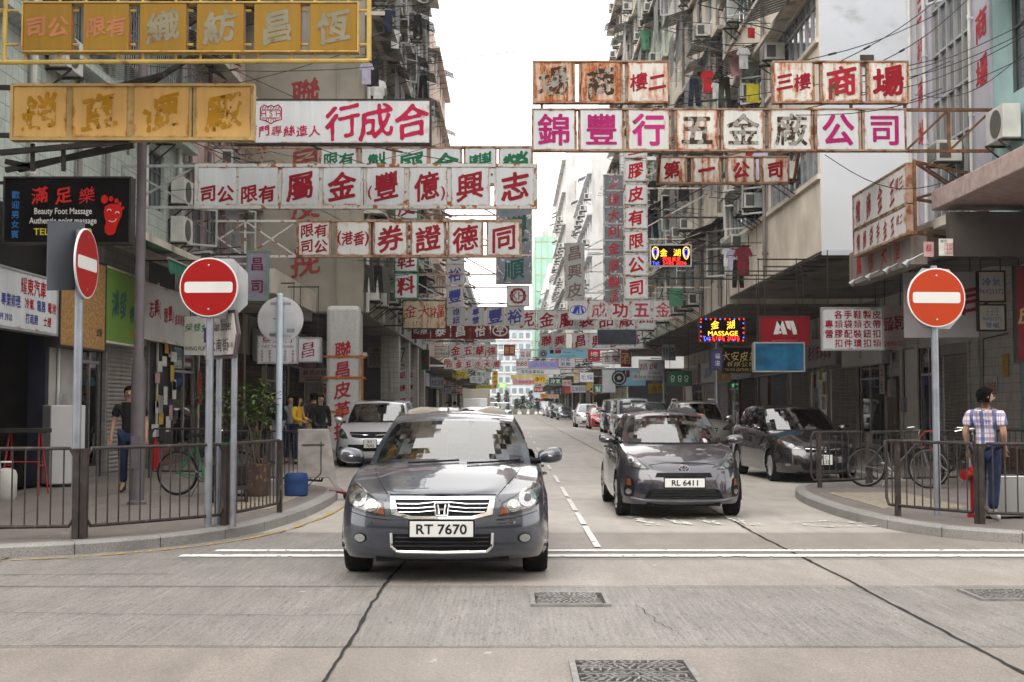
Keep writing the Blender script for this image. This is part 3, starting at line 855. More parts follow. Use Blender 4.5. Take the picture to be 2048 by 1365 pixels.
MB().add([B.f(-.09, 1.06, 5), B.f(-.09, 3.34, 5), B.f(-.09, 3.34, 18.6), B.f(-.09, 1.06, 18.6)], [(0, 1, 2, 3)]).build('pane', mat('window_pane_dusty', (.13, .125, .12), .25, var=.35, vs=2.2, spec=.6), cw)
B.sash(1.5, 9.7, .8, 1.4, 35)
B.ac(1.5, 6.35, .62, .42, .5)
B.pipe(3.55, PIPE_W, .08, .04); B.pipe(0.85, PIPE_W, .08, .03)
for u, chars, z in ((3.92, '三樓商場', 9.9), (.42, '一樓商場', 10.3)):
 for k, c in enumerate(chars):
  vs, fs, w = textmesh(c, 'brush', 30, .03)
  B.part('lettering', MB().add([B.f(.012, u + .32 - vx * .64, z - k * .92 + vz * .62) for vx, vz in vs], fs), PAINT_RED)
B = Facade('cream building with a blank bluish white end wall and glazed verandahs', 1, 6.8, 28.0, 40.0, 4.9, 26, CREAM, 10)
ops = []
z = 4.9
for k in range(7):
 ops += [(0.25, 5.55, z + 1.75, z + 2.95), (6.0, 11.7, z + 1.75, z + 2.95)]; z += 3.05
B.shell(); B.cells(ops); B.wall_done()
for i, (u0, u1, v0, v1) in enumerate(ops):
 B.window(u0, u1, v0, v1, FRAME_A, 9, 2, (PANE_B, PANE_D)[i % 2], d=-.06)
for k in range(7):
 z = 4.9 + 3.05 * k
 B.ledge(z + 1.6, .07, .1); B.ledge(z + 3.0, .30, .12, GREYW)
for u, v in ((2.2, 6.9), (6.4, 6.85), (7.4, 6.85), (8.5, 6.0), (9.1, 6.0), (9.7, 6.0), (10.3, 6.0), (3.4, 10.1), (6.6, 9.9), (8.7, 10.0), (5.0, 13.2), (7.4, 13.1), (9.4, 12.9), (2.0, 16.2), (6.5, 16.4), (10.5, 9.9)):
 (B.condenser if rg.random() < .25 else B.ac)(u, v)
for u, v, w in ((.4, 11.35, 3.0), (6.0, 8.2, 2.0), (5.9, 11.3, 3.0), (.4, 14.5, 3.0), (8.9, 14.4, 2.6), (.3, 17.5, 3), (5, 17.4, 2.0)): B.awning(u, v, w, rg.choice((SHEET, SHEET_L, SHEET)), 1.0)
for u, v in ((2.5, 8.6), (8.0, 9.8), (6.6, 7.2), (9.6, 12.2), (5.0, 11.8)): B.rack(u, v)
for u, v in ((6.2, 6.7), (9.2, 6.7), (6.3, 9.75), (8.3, 12.8), (1.2, 12.8), (10.2, 9.75)): B.sash(u, v, .65, 1.15, rg.choice((55, 80)))
B.pipe(5.78); B.pipe(11.85, PIPE_W)
ew = MB().box(.02, 2.12, -.02, 0.0, 7.1, 26); B.part('end_wall', ew, WHITEW); B.part('end_wall', MB().box(.02, 2.12, -.035, 0.0, 4.905, 7.095), mat('wall_repainted', (.66, .69, .74), .7, var=.06, vs=.7, stain=(.5, .5, .52), stain_thr=.6))
B.part('drainpipe', MB().tube([(1.98, -.08, 4.9), (1.98, -.08, 22)], .05, 8), PIPE_W); B.part('vent', MB().box(.9, 1.2, -.06, -.021, 9.0, 9.25), SHEET)
pt = MB()
pt.box(.0, 2.14, -.06, -.022, 4.8, 4.92); B.part('skirting', pt, WHITEW)
for (lab, y0, y1, zt, wall, bay, dens, X) in (
  ('grimy cream tenement crowded with window air conditioners and laundry racks', 40.05, 54, 29, CREAM, 2.3, .9, 6.8),
  ('pale green tenement with iron awnings midway along the right row', 54.05, 68, 30, PALEG, 2.4, .9, 6.75),
  ('grey concrete tenement ending the first right-hand block', 68.05, 82, 29, GREYW, 2.4, .9, 6.6)):
 B = Facade(lab, 1, X, y0, y1, 4.7, zt, wall)
 ops = punched(B, 3.0, 4.7, .95, 1.45, bay, 1.35, .5)
 B.shell(); B.cells(ops); B.wall_done()
 clutter(B, ops, dens, rng=rg)
 for k in range(int((zt - 4.7) / 3)): B.ledge(4.7 + 3 * k + 2.75, rg.choice((.15, .3, .5)), .12, GREYW)
 for u in (.2, 4.6, 9.4): B.pipe(u + rg.random(), rg.choice((PIPE, PIPE_W)))
FARSHOP = [SHUT, SHUT_D, DARKIN, mat('far_goods', (.3, .22, .12), .8, var=.5, vs=2), mat('far_lit', (.5, .5, .4), .8, var=.5, vs=2)]
FARFASC = [mat('far_fascia_%d' % i, c, .6, var=.2, vs=1) for i, c in enumerate(((.55, .54, .52), (.4, .05, .05), (.5, .38, .08), (.06, .1, .3), (.08, .25, .12), (.5, .3, .28)))]
def far_block(lab, side, X, y0, y1, z1, wall, end_x=None, fm=FRAME_W, z0=4.2, ops_end=(), cat='building', bay=2.8, dens=.5, ledges=True):
 B = Facade(lab, side, X, y0, y1, z0, z1, wall, 10)
 ops = punched(B, 3.0, max(z0, 3.6), .95, 1.4, bay, 1.3, .7)
 B.shell(); B.cells(ops); B.wall_done()
 for o in ops[:60]: B.window(*o, fm, 2, 2)
 r2 = random.Random(int(y0))
 for o in ops[:60]:
  if r2.random() < dens: B.ac(o[0] + .2, o[2] - .55)
  if r2.random() < dens * .6: B.awning(o[0] - .1, o[3] + .3, 1.5, r2.choice((SHEET, SHEET_L)), .8)
 if ledges:
  for k in range(int((z1 - 4) / 3)): B.ledge(3.6 + 3 * k + 2.7, .35, .12)
 for x, z in ops_end:     # windows in the end wall that faces the camera
  f = MB(); s = -side
  w = f.box(-.55, .55, -.05, -.003, 0, .05).box(-.55, .55, -.05, -.003, 1.35, 1.4).box(-.55, -.5, -.05, -.003, .05, 1.35).box(.5, .55, -.05, -.003, .05, 1.35).box(-.02, .02, -.05, -.003, .05, 1.35)
  o = w.build('window', fm, B.root, loc=(-s * x if False else side * x, 0, z))
  MB().add([(-.5, -.012, .05), (.5, -.012, .05), (.5, -.012, 1.35), (-.5, -.012, 1.35)], [(0, 1, 2, 3)]).build('pane', r2.choice((PANE_B, PANE_D, PANE_C)), o)
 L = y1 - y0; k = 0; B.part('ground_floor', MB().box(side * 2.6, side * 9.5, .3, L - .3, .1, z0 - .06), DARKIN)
 while k * 4.2 < L - 4:
  q = MB(); B.bx(q, -2.58, -2.5, .4 + k * 4.2, 3.9 + k * 4.2, .15, 2.9); B.part('shutter', q, r2.choice(FARSHOP))
  q = MB(); B.bx(q, -2.58, -1.9, .4 + k * 4.2, 4.2 + k * 4.2, 2.95, 3.9); B.part('fascia', q, r2.choice(FARFASC)); k += 1
 rf = MB()
 rf.box(side * 1.5 - .9, side * 1.5 + .9, .8, 3.2, z1, z1 + 2.2); rf.tube([(side * 2, 4, z1), (side * 2, 4, z1 + 3.4)], .04, 5); rf.tube([(side * 1, .5, z1), (side * 1, .5, z1 + 2.6)], .03, 5)
 B.part('roof_hut', rf, wall)
 return B
far_block('tall plain white block whose blank end wall rises past the first right-hand corner', 1, 5.8, 92, 114, 21.5, WHITEF, dens=.6)
far_block('weathered grey concrete block with a column of end windows, behind the white one', 1, 5.0, 118, 146, 25.0, GREYF, ops_end=[(1.3, z) for z in (21, 17.6, 14.2, 10.8, 7.4)], dens=.5)
far_block('low whitish block with stepped roofs far up the right side', 1, 4.4, 152, 196, 18.5, WHITEF, ops_end=[(1.6, 14), (1.6, 10.5), (3.6, 14), (3.6, 10.5)], dens=.5)
B = far_block('distant block wrapped in green scaffold netting', 1, 4.2, 200, 238, 27, GREYF, dens=.1)
net = MB(); net.box(-.5, 6.5, -.55, -.5, 9, 28); net.box(-.55, -.5, -.5, 30, 9, 28)
B.part('scaffold_net', net, mat('green_net', (.26, .46, .38), .9, var=.15, vs=.8))
sc_ = MB()
for i in range(8): sc_.tube([(-.6 + i, -.6, 6), (-.6 + i, -.6, 28.8)], .05, 4)
for k in range(8): sc_.tube([(-.7, -.62, 9 + k * 2.6), (6.6, -.62, 9 + k * 2.6)], .05, 4)
B.part('scaffold_poles', sc_, mat('bamboo', (.45, .38, .22), .8))
# --- left row
B = Facade('pale green mosaic tenement above the near left shops', -1, -8.0, 12.6, 31.0, 4.7, 22, GREENT)
ops = []
for z in (8.1, 11.1, 14.1, 17.1):
 ops += [(2.0 + i * 2.3, 3.7 + i * 2.3, z, z + 1.7) for i in range(7)]
ops += [(15.4, 16.6, 5.9, 7.2)]
B.shell(); B.cells(ops); B.wall_done()
for o in ops: B.window(*o, rg.choice((FRAME_D, FRAME_A)), 3, 2, rg.choice((PANE_D, PANE_D, PANE_B)))
for u, v in ((14.0, 7.4), (15.2, 7.4), (16.9, 6.2), (16.9, 5.3), (12.6, 10.3), (9.0, 7.3), (16.2, 9.9), (16.2, 12.9)): (B.condenser if v < 8 else B.ac)(u, v)
for u, v in ((4.2, 10.4), (6.4, 13.5), (8.6, 10.3), (11.0, 10.3), (13.4, 10.4), (13.4, 13.3), (15.6, 10.2)): B.awning(u, v, 2.2, SHEET, 1.5, .6)
for u, v in ((4.5, 8.1), (8.9, 11.1), (11.2, 8.1), (6.6, 11.1), (13.4, 8.0), (15.8, 8.0), (13.4, 11.0)): B.cage(u, v, 1.8, 1.8, .6)
for u in (3.9, 5.5, 8.3, 10.6, 12.2, 14.8, 17.6): B.pipe(u, rg.choice((PIPE, PIPE_W)))
B.ledge(7.6, .35, .16); B.ledge(10.7, .4, .16); B.ledge(4.72, .9, .14, GREYW, 8.5)
B = Facade('dusty pink tenement with barred windows between the green and the beige buildings', -1, -8.0, 31.05, 37.95, 4.5, 24, PINKW)
ops = punched(B, 3.0, 4.5, 1.0, 1.5, 2.2, 1.5, .4)
B.shell(); B.cells(ops); B.wall_done(); clutter(B, ops, .9, (FRAME_D, FRAME_A), rng=rg)
for u in (.15, 2.1, 4.3): B.pipe(u, rg.choice((PIPE, PIPE_W)), .1)
for k in range(5): B.ledge(4.5 + 3 * k + 2.8, .6, .14, GREYW)
cn = MB(); B.bx(cn, .003, 2.2, .1, 6.8, 4.25, 4.45); B.bx(cn, 2.05, 2.2, .1, 6.8, 4.45, 4.85); B.part('canopy', cn, GREYW)
B = Facade('beige rendered tenement with faded red characters down its blank end wall', -1, -4.43, 38.0, 50.0, 4.3, 27, BEIGE, 10)
ops = punched(B, 3.0, 4.6, .95, 1.45, 2.3, 1.4, .6)
B.shell(); B.cells(ops); B.wall_done(); clutter(B, ops, 1.2, rng=rg)
for k, c in enumerate('聯昌皮挽'):
 p = P(611, 187 + k * 112, 38)
 B.part('lettering', put_text(MB(), c, p.x + 4.43, p.z, .92, 'brush', 36, .035, -.012), WALL_RED)
sm = MB()
for z in (7.5, 10.6, 13.7, 16.8): sm.box(-3.4, -.002, -.012, -.004, z, z + .04)
B.part('wall_band', sm, BEIGE)
B.part('drainpipe', MB().box(-.82, -.76, -.05, -.002, 4.4, 26), BEIGE)
for k in range(7): B.ledge(4.5 + 3 * k + 2.75, rg.choice((.3, .6)), .12, GREYW)
for u in (.3, 5, 9.7): B.pipe(u, PIPE_W)
pil = MB(); pil.box(-1.05, -.05, -.35, .5, 0.1, 4.45)
pl = B.part('pillar', pil, mat('white_mosaic', (.58, .58, .57), .4, var=.1, vs=12, stain=(.3, .27, .25), stain_thr=.6), bevel=.12)
for k, c in enumerate('聯昌皮革批'): put_text(MB(), c, -.55, 3.15 - k * .59, .52, 'brush', 32, .03, -.364).build('lettering', PAINT_RED, pl)
ft = MB(); ft.box(-.75, .05, .5, 1.1, 5.0, 6.9)
B.part('corner_bracket', ft, BEIGE, bevel=.05)
yb = MB()
for z in (2.92, 2.3, 1.3):
 yb.box(-1.12, .02, -.372, -.36, z, z + .06); yb.box(-.02, .03, -.36, .6, z, z + .06)
yb.box(.0, .06, -.40, -.34, .2, 2.95); B.part('pillar_guard', yb, mat('guard_orange', (.50, .16, .03), .5, var=.3, vs=5))
for (lab, y0, y1, zt, wall, X) in (('whitish tenement with green struts and hanging washing, left of the street gap', 50.05, 66, 27, WHITEF, -4.40),):
 B = Facade(lab, -1, X, y0, y1, 4.3, zt, wall)
 ops = punched(B, 3.0, 4.6, .95, 1.45, 2.4, 1.4, .6)
 B.shell(); B.cells(ops); B.wall_done(); clutter(B, ops, .95, rng=rg)
 for k in range(7): B.ledge(4.5 + 3 * k + 2.75, rg.choice((.25, .6)), .12, GREYW)
 for u in (.3, 7, 15): B.pipe(u, PIPE)
 for u in (.2, 5.3, 10.4, 15.0):
  pil = MB(); B.bx(pil, -.75, -.05, u, u + .7, .1, 4.3); B.part('pillar', pil, TILE_W)
far_block('salmon pink block whose corner shows above the white banner sign', -1, -4.35, 70, 83, 22.3, PINKF, dens=.3)
far_block('low white block beyond the side street on the left', -1, -4.3, 88, 112, 14.5, WHITEF, ops_end=[(.9, 10.5), (.9, 7.4)], dens=.6)
far_block('cream white block with stacked balconies far up the left side', -1, -4.2, 114, 160, 13.8, WHITEF, dens=.6)
far_block('last greyish block on the left before the street ends', -1, -4.1, 164, 236, 13, GREYF, dens=.4)
# the tower that closes the view
T = thing('tower_block', 'pale blue tower block closing the far end of the street', 'building', (-.3, 330, 0))
tw = MB().box(-5.5, 5.6, 0, 14, 0, 24.5); tw.box(-16, -5.6, 6, 18, 0, 15).box(5.7, 18, 4, 18, 0, 17); tw.build('wall', TOWERF, T)
TPAN = mat('tower_panel', (.62, .56, .52), .8, var=.2, vs=.4)
for k in range(8):
 for i in range(6):
  x, z = -4.9 + i * 1.75, 1.8 + k * 2.85
  MB().box(x, x + 1.1, -.08, -.01, z, z + 1.4).build('window', PANE_B, T)
  MB().box(x - .1, x + 1.3, -.5, -.01, z - .5, z - .15).build('balcony', TPAN, T)
for lab, x0, x1, y0, y1, zt, m in (('grimy cream block across the junction behind the viewer, left side', -34, -6.5, -60, -13, 24, GREYW), ('grey block across the junction behind the viewer, right side', 8.5, 36, -60, -13, 27, CREAM), ('pale block closing the street far behind the viewer', -20, 24, -150, -120, 30, GREYF)):
 t = thing('apartment_building', lab, 'building', ((x0 + x1) / 2, y1, 0)); w = (x1 - x0) / 2
 MB().box(-w, w, y0 - y1, 0, 3.6, zt).build('wall', m, t); MB().box(-w + .5, w - .5, y0 - y1 + .5, -1.2, 0, 3.59).build('ground_floor', DARKIN, t)
 for k in range(6):
  for i in range(int(w / 1.9)): x = -w + 1 + i * 3.7; MB().box(x, x + 2.2, .003, .06, 5 + k * 3.1, 6.5 + k * 3.1).build('window', PANE_D, t)
# ---------------------------------------------------------------- ground-floor shop fronts
def shutter_mesh(w, h, pitch=0.085):
 mb = MB(); n = int(h / pitch)
 prof = []
 for i in range(n + 1):
  z = i * pitch
  prof += [(0.0, z), (-0.022, z + pitch * .35), (-0.022, z + pitch * .65)]
 prof = [p for p in prof if p[1] <= h] + [(0, h)]
 vs = []
 for y, z in prof: vs += [(0, y, z), (w, y, z)]
 mb.add(vs, [(2 * i, 2 * i + 1, 2 * i + 3, 2 * i + 2) for i in range(len(prof) - 1)])
 return mb
def shop(side, X, d0, d1, kind, label, wall=TILE_W, hz=3.05, top=4.7, m=None, z0=.13):
 """shop front in local coordinates: x along the wall, -y towards the street"""
 w = d1 - d0 - .01
 t = thing('storefront', label, 'shop front', (X, d0 if side < 0 else d1, 0), R(90) if side < 0 else R(-90), 'shop fronts along the ' + ('left' if side < 0 else 'right') + ' pavement')
 hb = MB().box(0.002, w, 0, .35, hz, top); hb.build('header', wall if kind != 'open' else DARKIN, t)
 if kind == 'shutter':
  for a in (0.002, w - .14): MB().box(a, a + .138, -.05, .35, z0, hz).build('pillar', wall, t)
  sh = shutter_mesh(w - .30, hz - z0 - .28); o = sh.build('shutter', m or SHUT, t, loc=(.15, .10, z0 + .02))
  MB().box(.145, w - .145, -.02, .2, hz - .26, hz - .003).build('shutter_box', m or SHUT, t, bevel=.01)
  MB().box(.15, w - .15, .06, .12, z0 - .02, z0 + .06).build('bottom_rail', SHUT_D, o)
  MB().box(w * .5 - .06, w * .5 + .06, .055, .075, z0 + .75, z0 + .83).build('lock', STEEL_B, o)
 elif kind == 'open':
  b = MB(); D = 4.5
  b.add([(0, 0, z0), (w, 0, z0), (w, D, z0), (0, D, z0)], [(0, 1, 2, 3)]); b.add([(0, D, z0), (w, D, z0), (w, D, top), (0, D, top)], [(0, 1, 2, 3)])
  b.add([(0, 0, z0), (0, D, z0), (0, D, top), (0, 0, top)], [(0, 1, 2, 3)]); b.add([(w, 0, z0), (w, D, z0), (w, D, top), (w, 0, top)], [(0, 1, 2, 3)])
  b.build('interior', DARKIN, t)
  for a in (0.002, w - .16): MB().box(a, a + .158, -.04, .25, z0, hz).build('pillar', m or wall, t)
 elif kind == 'glass':
  b = MB()
  b.add([(0, 1.6, z0), (w, 1.6, z0), (w, 1.6, hz), (0, 1.6, hz)], [(0, 1, 2, 3)]); b.add([(0, 0, hz), (w, 0, hz), (w, 1.6, hz), (0, 1.6, hz)], [(0, 1, 2, 3)])
  b.add([(0, .0, z0), (0, 1.6, z0), (0, 1.6, hz), (0, 0, hz)], [(0, 1, 2, 3)]); b.add([(w, .0, z0), (w, 1.6, z0), (w, 1.6, hz), (w, 0, hz)], [(0, 1, 2, 3)])
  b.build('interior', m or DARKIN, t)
  f = MB()
  for a in (.02, w * .5 - .03, w - .08): f.box(a, a + .06, .02, .08, z0, hz)
  f.box(.08, w - .08, .025, .075, 2.3, 2.36); f.box(.08, w - .08, .025, .075, z0, z0 + .22)
  o = f.build('door_frame', STEEL_S, t)
  MB().add([(.08, .05, z0), (w - .08, .05, z0), (w - .08, .05, hz), (.08, .05, hz)], [(0, 1, 2, 3)]).build('glass', glass_mat('shop_glass', (.7, .74, .75), 1.5), o)
 elif kind == 'wall':
  MB().box(0.002, w, -.03, .35, z0, hz - .002).build('pillar', m or wall, t, bevel=.01)
  MB().box(0.004, w - .002, -.055, -.032, z0, z0 + .45).build('skirting', TILE_B, t)
  MB().tube([(w * .22, -.07, z0 + .5), (w * .22, -.07, hz + 1.2)], .03, 6).build('conduit', PIPE_W, t); MB().tube([(w * .30, -.05, z0 + 1.6), (w * .30, -.05, hz), (w * .8, -.05, hz + .05)], .014, 5).build('cable', STEEL_B, t); MB().box(w * .3 - .14, w * .3 + .14, -.13, -.032, z0 + 1.2, z0 + 1.6).build('junction_box', STEEL_G, t, bevel=.01)
 elif kind == 'door':
  MB().box(0.002, w, .1, .35, z0, hz - .002).build('pillar', wall, t)
  d = MB().box(w * .25, w * .75, .04, .098, z0, 2.35).build('door', m or mat('door_brown', (.14, .09, .06), .5, var=.2), t)
  MB().box(w * .68, w * .70, -.0, .038, 1.0, 1.25).build('handle', STEEL_S, d)
 return t
LSH = -8.0
shop(-1, LSH, 13.0, 18.9, 'shutter', 'grey shuttered front, first on the left pavement', GREYW, m=SHUT_D)
shop(-1, LSH, 18.95, 22.0, 'open', 'dark open garage front under the white repair sign', DARKIN, m=mat('navy_panel', (.02, .022, .04), .5, var=.2))
shop(-1, LSH, 22.05, 23.6, 'wall', 'off-white wall bay where the fridge stands, under the chipboard panel', TILE_D, m=mat('plaster_white', (.34, .32, .30), .8, var=.15, stain=(.3, .28, .26)))
shop(-1, LSH, 23.65, 25.0, 'glass', 'narrow glazed front with steel frame under the green sign', TILE_D)
shop(-1, LSH, 25.05, 28.1, 'shutter', 'dull grey roller shutter behind the man in black', TILE_D)
shop(-1, LSH, 28.15, 30.2, 'wall', 'dark wall bay covered in pasted notices behind the lamp post', STEEL_B, m=mat('black_board', (.04, .04, .042), .5, var=.2))
shop(-1, LSH, 30.25, 32.4, 'glass', 'stainless framed glass front with warm goods inside', STEEL_S, m=mat('goods_warm', (.16, .10, .06), .8, var=.5, vs=3))
shop(-1, LSH, 32.45, 35.2, 'shutter', 'brown roller shutter behind the street name plate', STEEL_S, m=SHUT_D)
shop(-1, LSH, 35.25, 38.0, 'shutter', 'dark brown shutter behind the potted tree', TILE_B, m=SHUT_D)
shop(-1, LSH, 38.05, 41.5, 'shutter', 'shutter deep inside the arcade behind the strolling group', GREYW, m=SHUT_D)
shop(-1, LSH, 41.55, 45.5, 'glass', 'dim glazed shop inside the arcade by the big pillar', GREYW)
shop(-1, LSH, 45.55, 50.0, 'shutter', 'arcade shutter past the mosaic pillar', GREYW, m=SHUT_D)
for k in range(4): shop(-1, LSH, 50.05 + 4 * k, 54.0 + 4 * k, ('shutter', 'glass', 'shutter', 'open')[k], 'arcade shop %s behind the white pillars' % ('shuttered first', 'glazed second', 'shuttered third', 'open last')[k], GREYW)
RSH = 11.0
shop(1, RSH, 20.0, 25.4, 'shutter', 'shuttered front at the right edge beyond the man', TILE_W)
shop(1, RSH, 25.45, 27.6, 'wall', 'cyan-white tiled wall bay at the right edge', TILE_W, m=CYANW)
shop(1, RSH, 27.65, 30.6, 'wall', 'broad white tiled pier behind the man in plaid', TILE_W)
shop(1, RSH, 30.65, 33.0, 'shutter', 'bright ribbed shutter just left of the man in plaid', TILE_W)
shop(1, RSH, 33.05, 34.6, 'glass', 'narrow glass entrance behind the right no-entry post', TILE_W)
shop(1, RSH, 34.65, 36.2, 'wall', 'plain white pier left of the right no-entry post', TILE_W, m=mat('pier_white', (.74, .73, .71), .6, var=.1))
shop(1, RSH, 36.25, 38.2, 'door', 'white doorway bay with a dark door and meter box', TILE_W)
shop(1, RSH, 38.25, 40.6, 'glass', 'steel framed glass shop front right of the broad shutter', STEEL_S)
shop(1, RSH, 40.65, 44.6, 'shutter', 'broad ribbed steel shutter behind the black people carrier', GREYW)
shop(1, RSH, 44.65, 47.0, 'wall', 'steel clad bay with pasted notices beside the broad shutter', GREYW, m=STEEL_S)
shop(1, RSH, 47.05, 51.0, 'shutter', 'grey shutter behind the black car roof', GREYW)
shop(1, RSH, 51.05, 55.0, 'shutter', 'bluish shutter between brown tiled piers', TILE_B, m=mat('shutter_blue', (.28, .30, .36), .5, .3, var=.2))
shop(1, RSH, 55.05, 57.5, 'wall', 'brown tiled pier under the leather sign', TILE_B, m=TILE_B)
shop(1, RSH, 57.55, 62, 'shutter', 'brown shutter by the tan tiled pier', TILE_B, m=SHUT_D)
shop(1, RSH, 62.05, 65, 'glass', 'yellow-green lit glass shop front behind the silver off-roader', TILE_B, m=mat('goods_yellow', (.42, .42, .18), .8, var=.4, vs=2))
for k in range(4): shop(1, RSH, 65.05 + 4.25 * k, 69.25 + 4.25 * k, ('shutter', 'shutter', 'glass', 'shutter')[k], '%s front at the far end of the first right-hand block' % ('shuttered third-last', 'shuttered second-last', 'glazed', 'shuttered last')[k], GREYW)
# notices pasted on the fronts
NOTE = [mat('paper_white', (.62, .61, .58), .8, var=.15, vs=9), mat('paper_yellow', (.55, .38, .06), .8, var=.2, vs=9), mat('paper_red', (.45, .04, .03), .8, var=.2, vs=9), mat('paper_pink', (.55, .35, .36), .8, var=.2, vs=9)]
INK = mat('ink_black', (.03, .03, .03), .7, var=0)
L_INK = INK
def notice(side, X, d, z, w, h, m, text=None, tm=INK, label='paper notice pasted on a shop front', vertical=False):
 t = thing('notice', label, 'notice', (X - side * .065, d, z), R(90) if side < 0 else R(-90), 'notices pasted on shop fronts')
 b = MB().box(-w / 2, w / 2, -.006, 0, -h / 2, h / 2); o = b.build('sheet', m, t)
 if text:
  tb = MB()
  if vertical:
   n = len(text); s_ = min(w * .75, h / n * .92)
   for k, c in enumerate(text): put_text(tb, c, 0, h / 2 - (k + .5) * h / n, s_, 'bold', 20, .025, -.009)
  else: put_text(tb, text, 0, 0, h * .6, 'bold', 20, .02, -.009, wmax=w * .9)
  tb.build('lettering', tm, o)
rn = random.Random(5)
ORD = ('top', 'second', 'third', 'fourth', 'fifth', 'sixth', 'seventh', 'eighth', 'ninth', 'tenth'); cnt = {}
for i in range(16):
 d, z = rn.uniform(28.3, 30.0), 2.9 - .13 * i
 mi = rn.choice((0, 0, 1, 1, 3))
 notice(-1, LSH + .03, d, z, rn.uniform(.25, .55), rn.uniform(.2, .42), NOTE[mi], None, label='%s of the small %s notices on the dark bay behind the lamp post' % (ORD[cnt.setdefault(mi, 0)], ('white', 'yellow', 'red', 'pink')[mi])); cnt[mi] += 1
notice(-1, LSH + .02, 32.5, 1.95, .32, .85, NOTE[2], '出入平安', NOTE[1], 'red vertical strip with gold characters beside the brown shutter', True)
notice(1, RSH + .02, 33.0, 2.6, .4, 1.0, NOTE[0], '招租電話', PAINT_RED, 'white strip with red characters beside the bright ribbed shutter', True)
cnt = {}
for i in range(7):
 mi = rn.choice((0, 1, 2)); notice(1, RSH + .03, rn.uniform(44.9, 46.7), 2.9 - .26 * i, .4, .45, NOTE[mi], None, label='%s small %s notice on the steel clad bay of the right shops' % (ORD[cnt.setdefault(mi, 0)], ('white', 'yellow', 'red')[mi])); cnt[mi] += 1
notice(1, RSH + .02, 29.3, 1.9, .8, .55, NOTE[0], '旺舖招租', PAINT_RED, 'wide white letting notice on the broad tiled pier')
notice(1, RSH + .02, 28.4, 2.4, .35, .5, NOTE[1], None, label='yellow sheet on the broad tiled pier behind the plaid man')
notice(1, RSH + .02, 26.4, 2.2, .5, .7, NOTE[3], '通渠', L_INK, 'pink drain-cleaning bill on the cyan-white tiled bay')
notice(1, RSH + .02, 37.9, 2.3, .5, .9, NOTE[0], '出租', PAINT_RED, 'white notice with two red characters above the doorway bay', True)
t = thing('meter_box', 'grey meter box fixed beside the dark door of the white doorway bay', 'meter box', (RSH - .1, 36.5, 1.75), R(-90))
MB().box(-.16, .16, -.16, 0, 0, .5).build('case', STEEL_G, t, bevel=.01); MB().tube([(0, -.08, .5), (0, -.08, 1.3)], .025, 6).build('conduit', STEEL_G, t)
# ---------------------------------------------------------------- hanging signs
W_CLEAN = rust_panel('panel_white_clean', (.62, .645, .67), .015, 0)
W_EDGE = rust_panel('panel_white_edge_rust', (.62, .645, .67), .018, 0)
W_RUN = rust_panel('panel_white_rust_runs', (.64, .64, .63), .04, .35)
W_RUST = rust_panel('panel_white_rusty', (.68, .66, .62), .05, .82, (.40, .11, .012))
W_HEAVY = rust_panel('panel_white_heavy_rust', (.62, .54, .45), .07, 1.1, (.42, .11, .010))
W_GREY = rust_panel('panel_greyish', (.52, .53, .54), .02, 0, grime=.2)
Y_OCHRE = rust_panel('panel_ochre', (.27, .145, .009), .012, 0)
Y_LIGHT = rust_panel('panel_yellow_cream', (.70, .42, .14), .02, .0)
G_PEEL = mat('panel_grey_peeling', (.17, .19, .22), .6, var=.2, vs=4, stain=(.55, .56, .56), stain_thr=.60, stain_scale=(6, 6, 6), stain_soft=.02, stain_amt=1)
G_DARK = mat('panel_dark_blue_grey', (.075, .085, .11), .6, var=.25, vs=5, stain=(.4, .4, .4), stain_thr=.70, stain_scale=(12, 12, 12), stain_soft=.02)
M_RED = mat('panel_maroon', (.15, .02, .025), .4, var=.12, vs=3)
BLACKP = mat('panel_black', (.008, .007, .008), .85, var=.2, vs=4, spec=.03)
STREAK = rust_panel('panel_streaky_tan', (.58, .50, .36), .05, .75, (.26, .15, .06))
L_RED = mat('letters_red', (.27, .010, .022), .5, var=.18, vs=6)
L_BRED = mat('letters_bright_red', (.38, .006, .012), .5, var=.1, vs=6)
L_MAG = mat('letters_magenta', (.36, .012, .13), .5, var=.15, vs=6)
L_PINK = mat('letters_pinkred', (.42, .012, .06), .5, var=.15, vs=4)
L_GREEN = mat('letters_green', (.012, .14, .065), .5, var=.15, vs=6)
L_DGREEN = mat('letters_dark_green', (.02, .09, .075), .5, var=.2, vs=6)
L_BLUE = mat('letters_blue', (.055, .06, .27), .5, var=.15, vs=6)
L_BLACK = mat('letters_black', (.02, .02, .022), .5, var=.1)
L_WHITE = mat('letters_white', (.66, .66, .66), .5, var=.1)
L_GOLD = mat('letters_gold', (.45, .32, .13), .4, .2, var=.2)
L_YEL = mat('letters_yellow', (.62, .55, .03), .5, var=.1)
L_SALMON = peel_mat('letters_salmon', (.38, .155, .075), (.34, .20, .11), .60, .72, 5)
L_SILVER = peel_mat('letters_bare_metal', (.22, .20, .14), (.17, .10, .05), .58, .80, 9)
L_OLD = peel_mat('letters_ochre_worn', (.46, .23, .015), (.14, .06, .015), .58, .53, 6)
L_PEEL = peel_mat('letters_torn', (.30, .28, .25), (.05, .028, .018), .47, .70, 9)
L_PEELR = peel_mat('letters_red_peeling', (.40, .03, .04), (.40, .22, .12), .66, .70, 6)
L_GONE = peel_mat('letters_faint_red', (.45, .06, .08), (.50, .40, .38), .52, .58, 8)
L_GONEB = peel_mat('letters_faint_brown', (.20, .13, .12), (.4, .36, .33), .60, .68, 8)
PIPE_Y = mat('pipe_yellow', (.50, .35, .10), .5, var=.2, vs=4, stain=(.2, .09, .03), stain_thr=.56, stain_scale=(6, 6, 6))
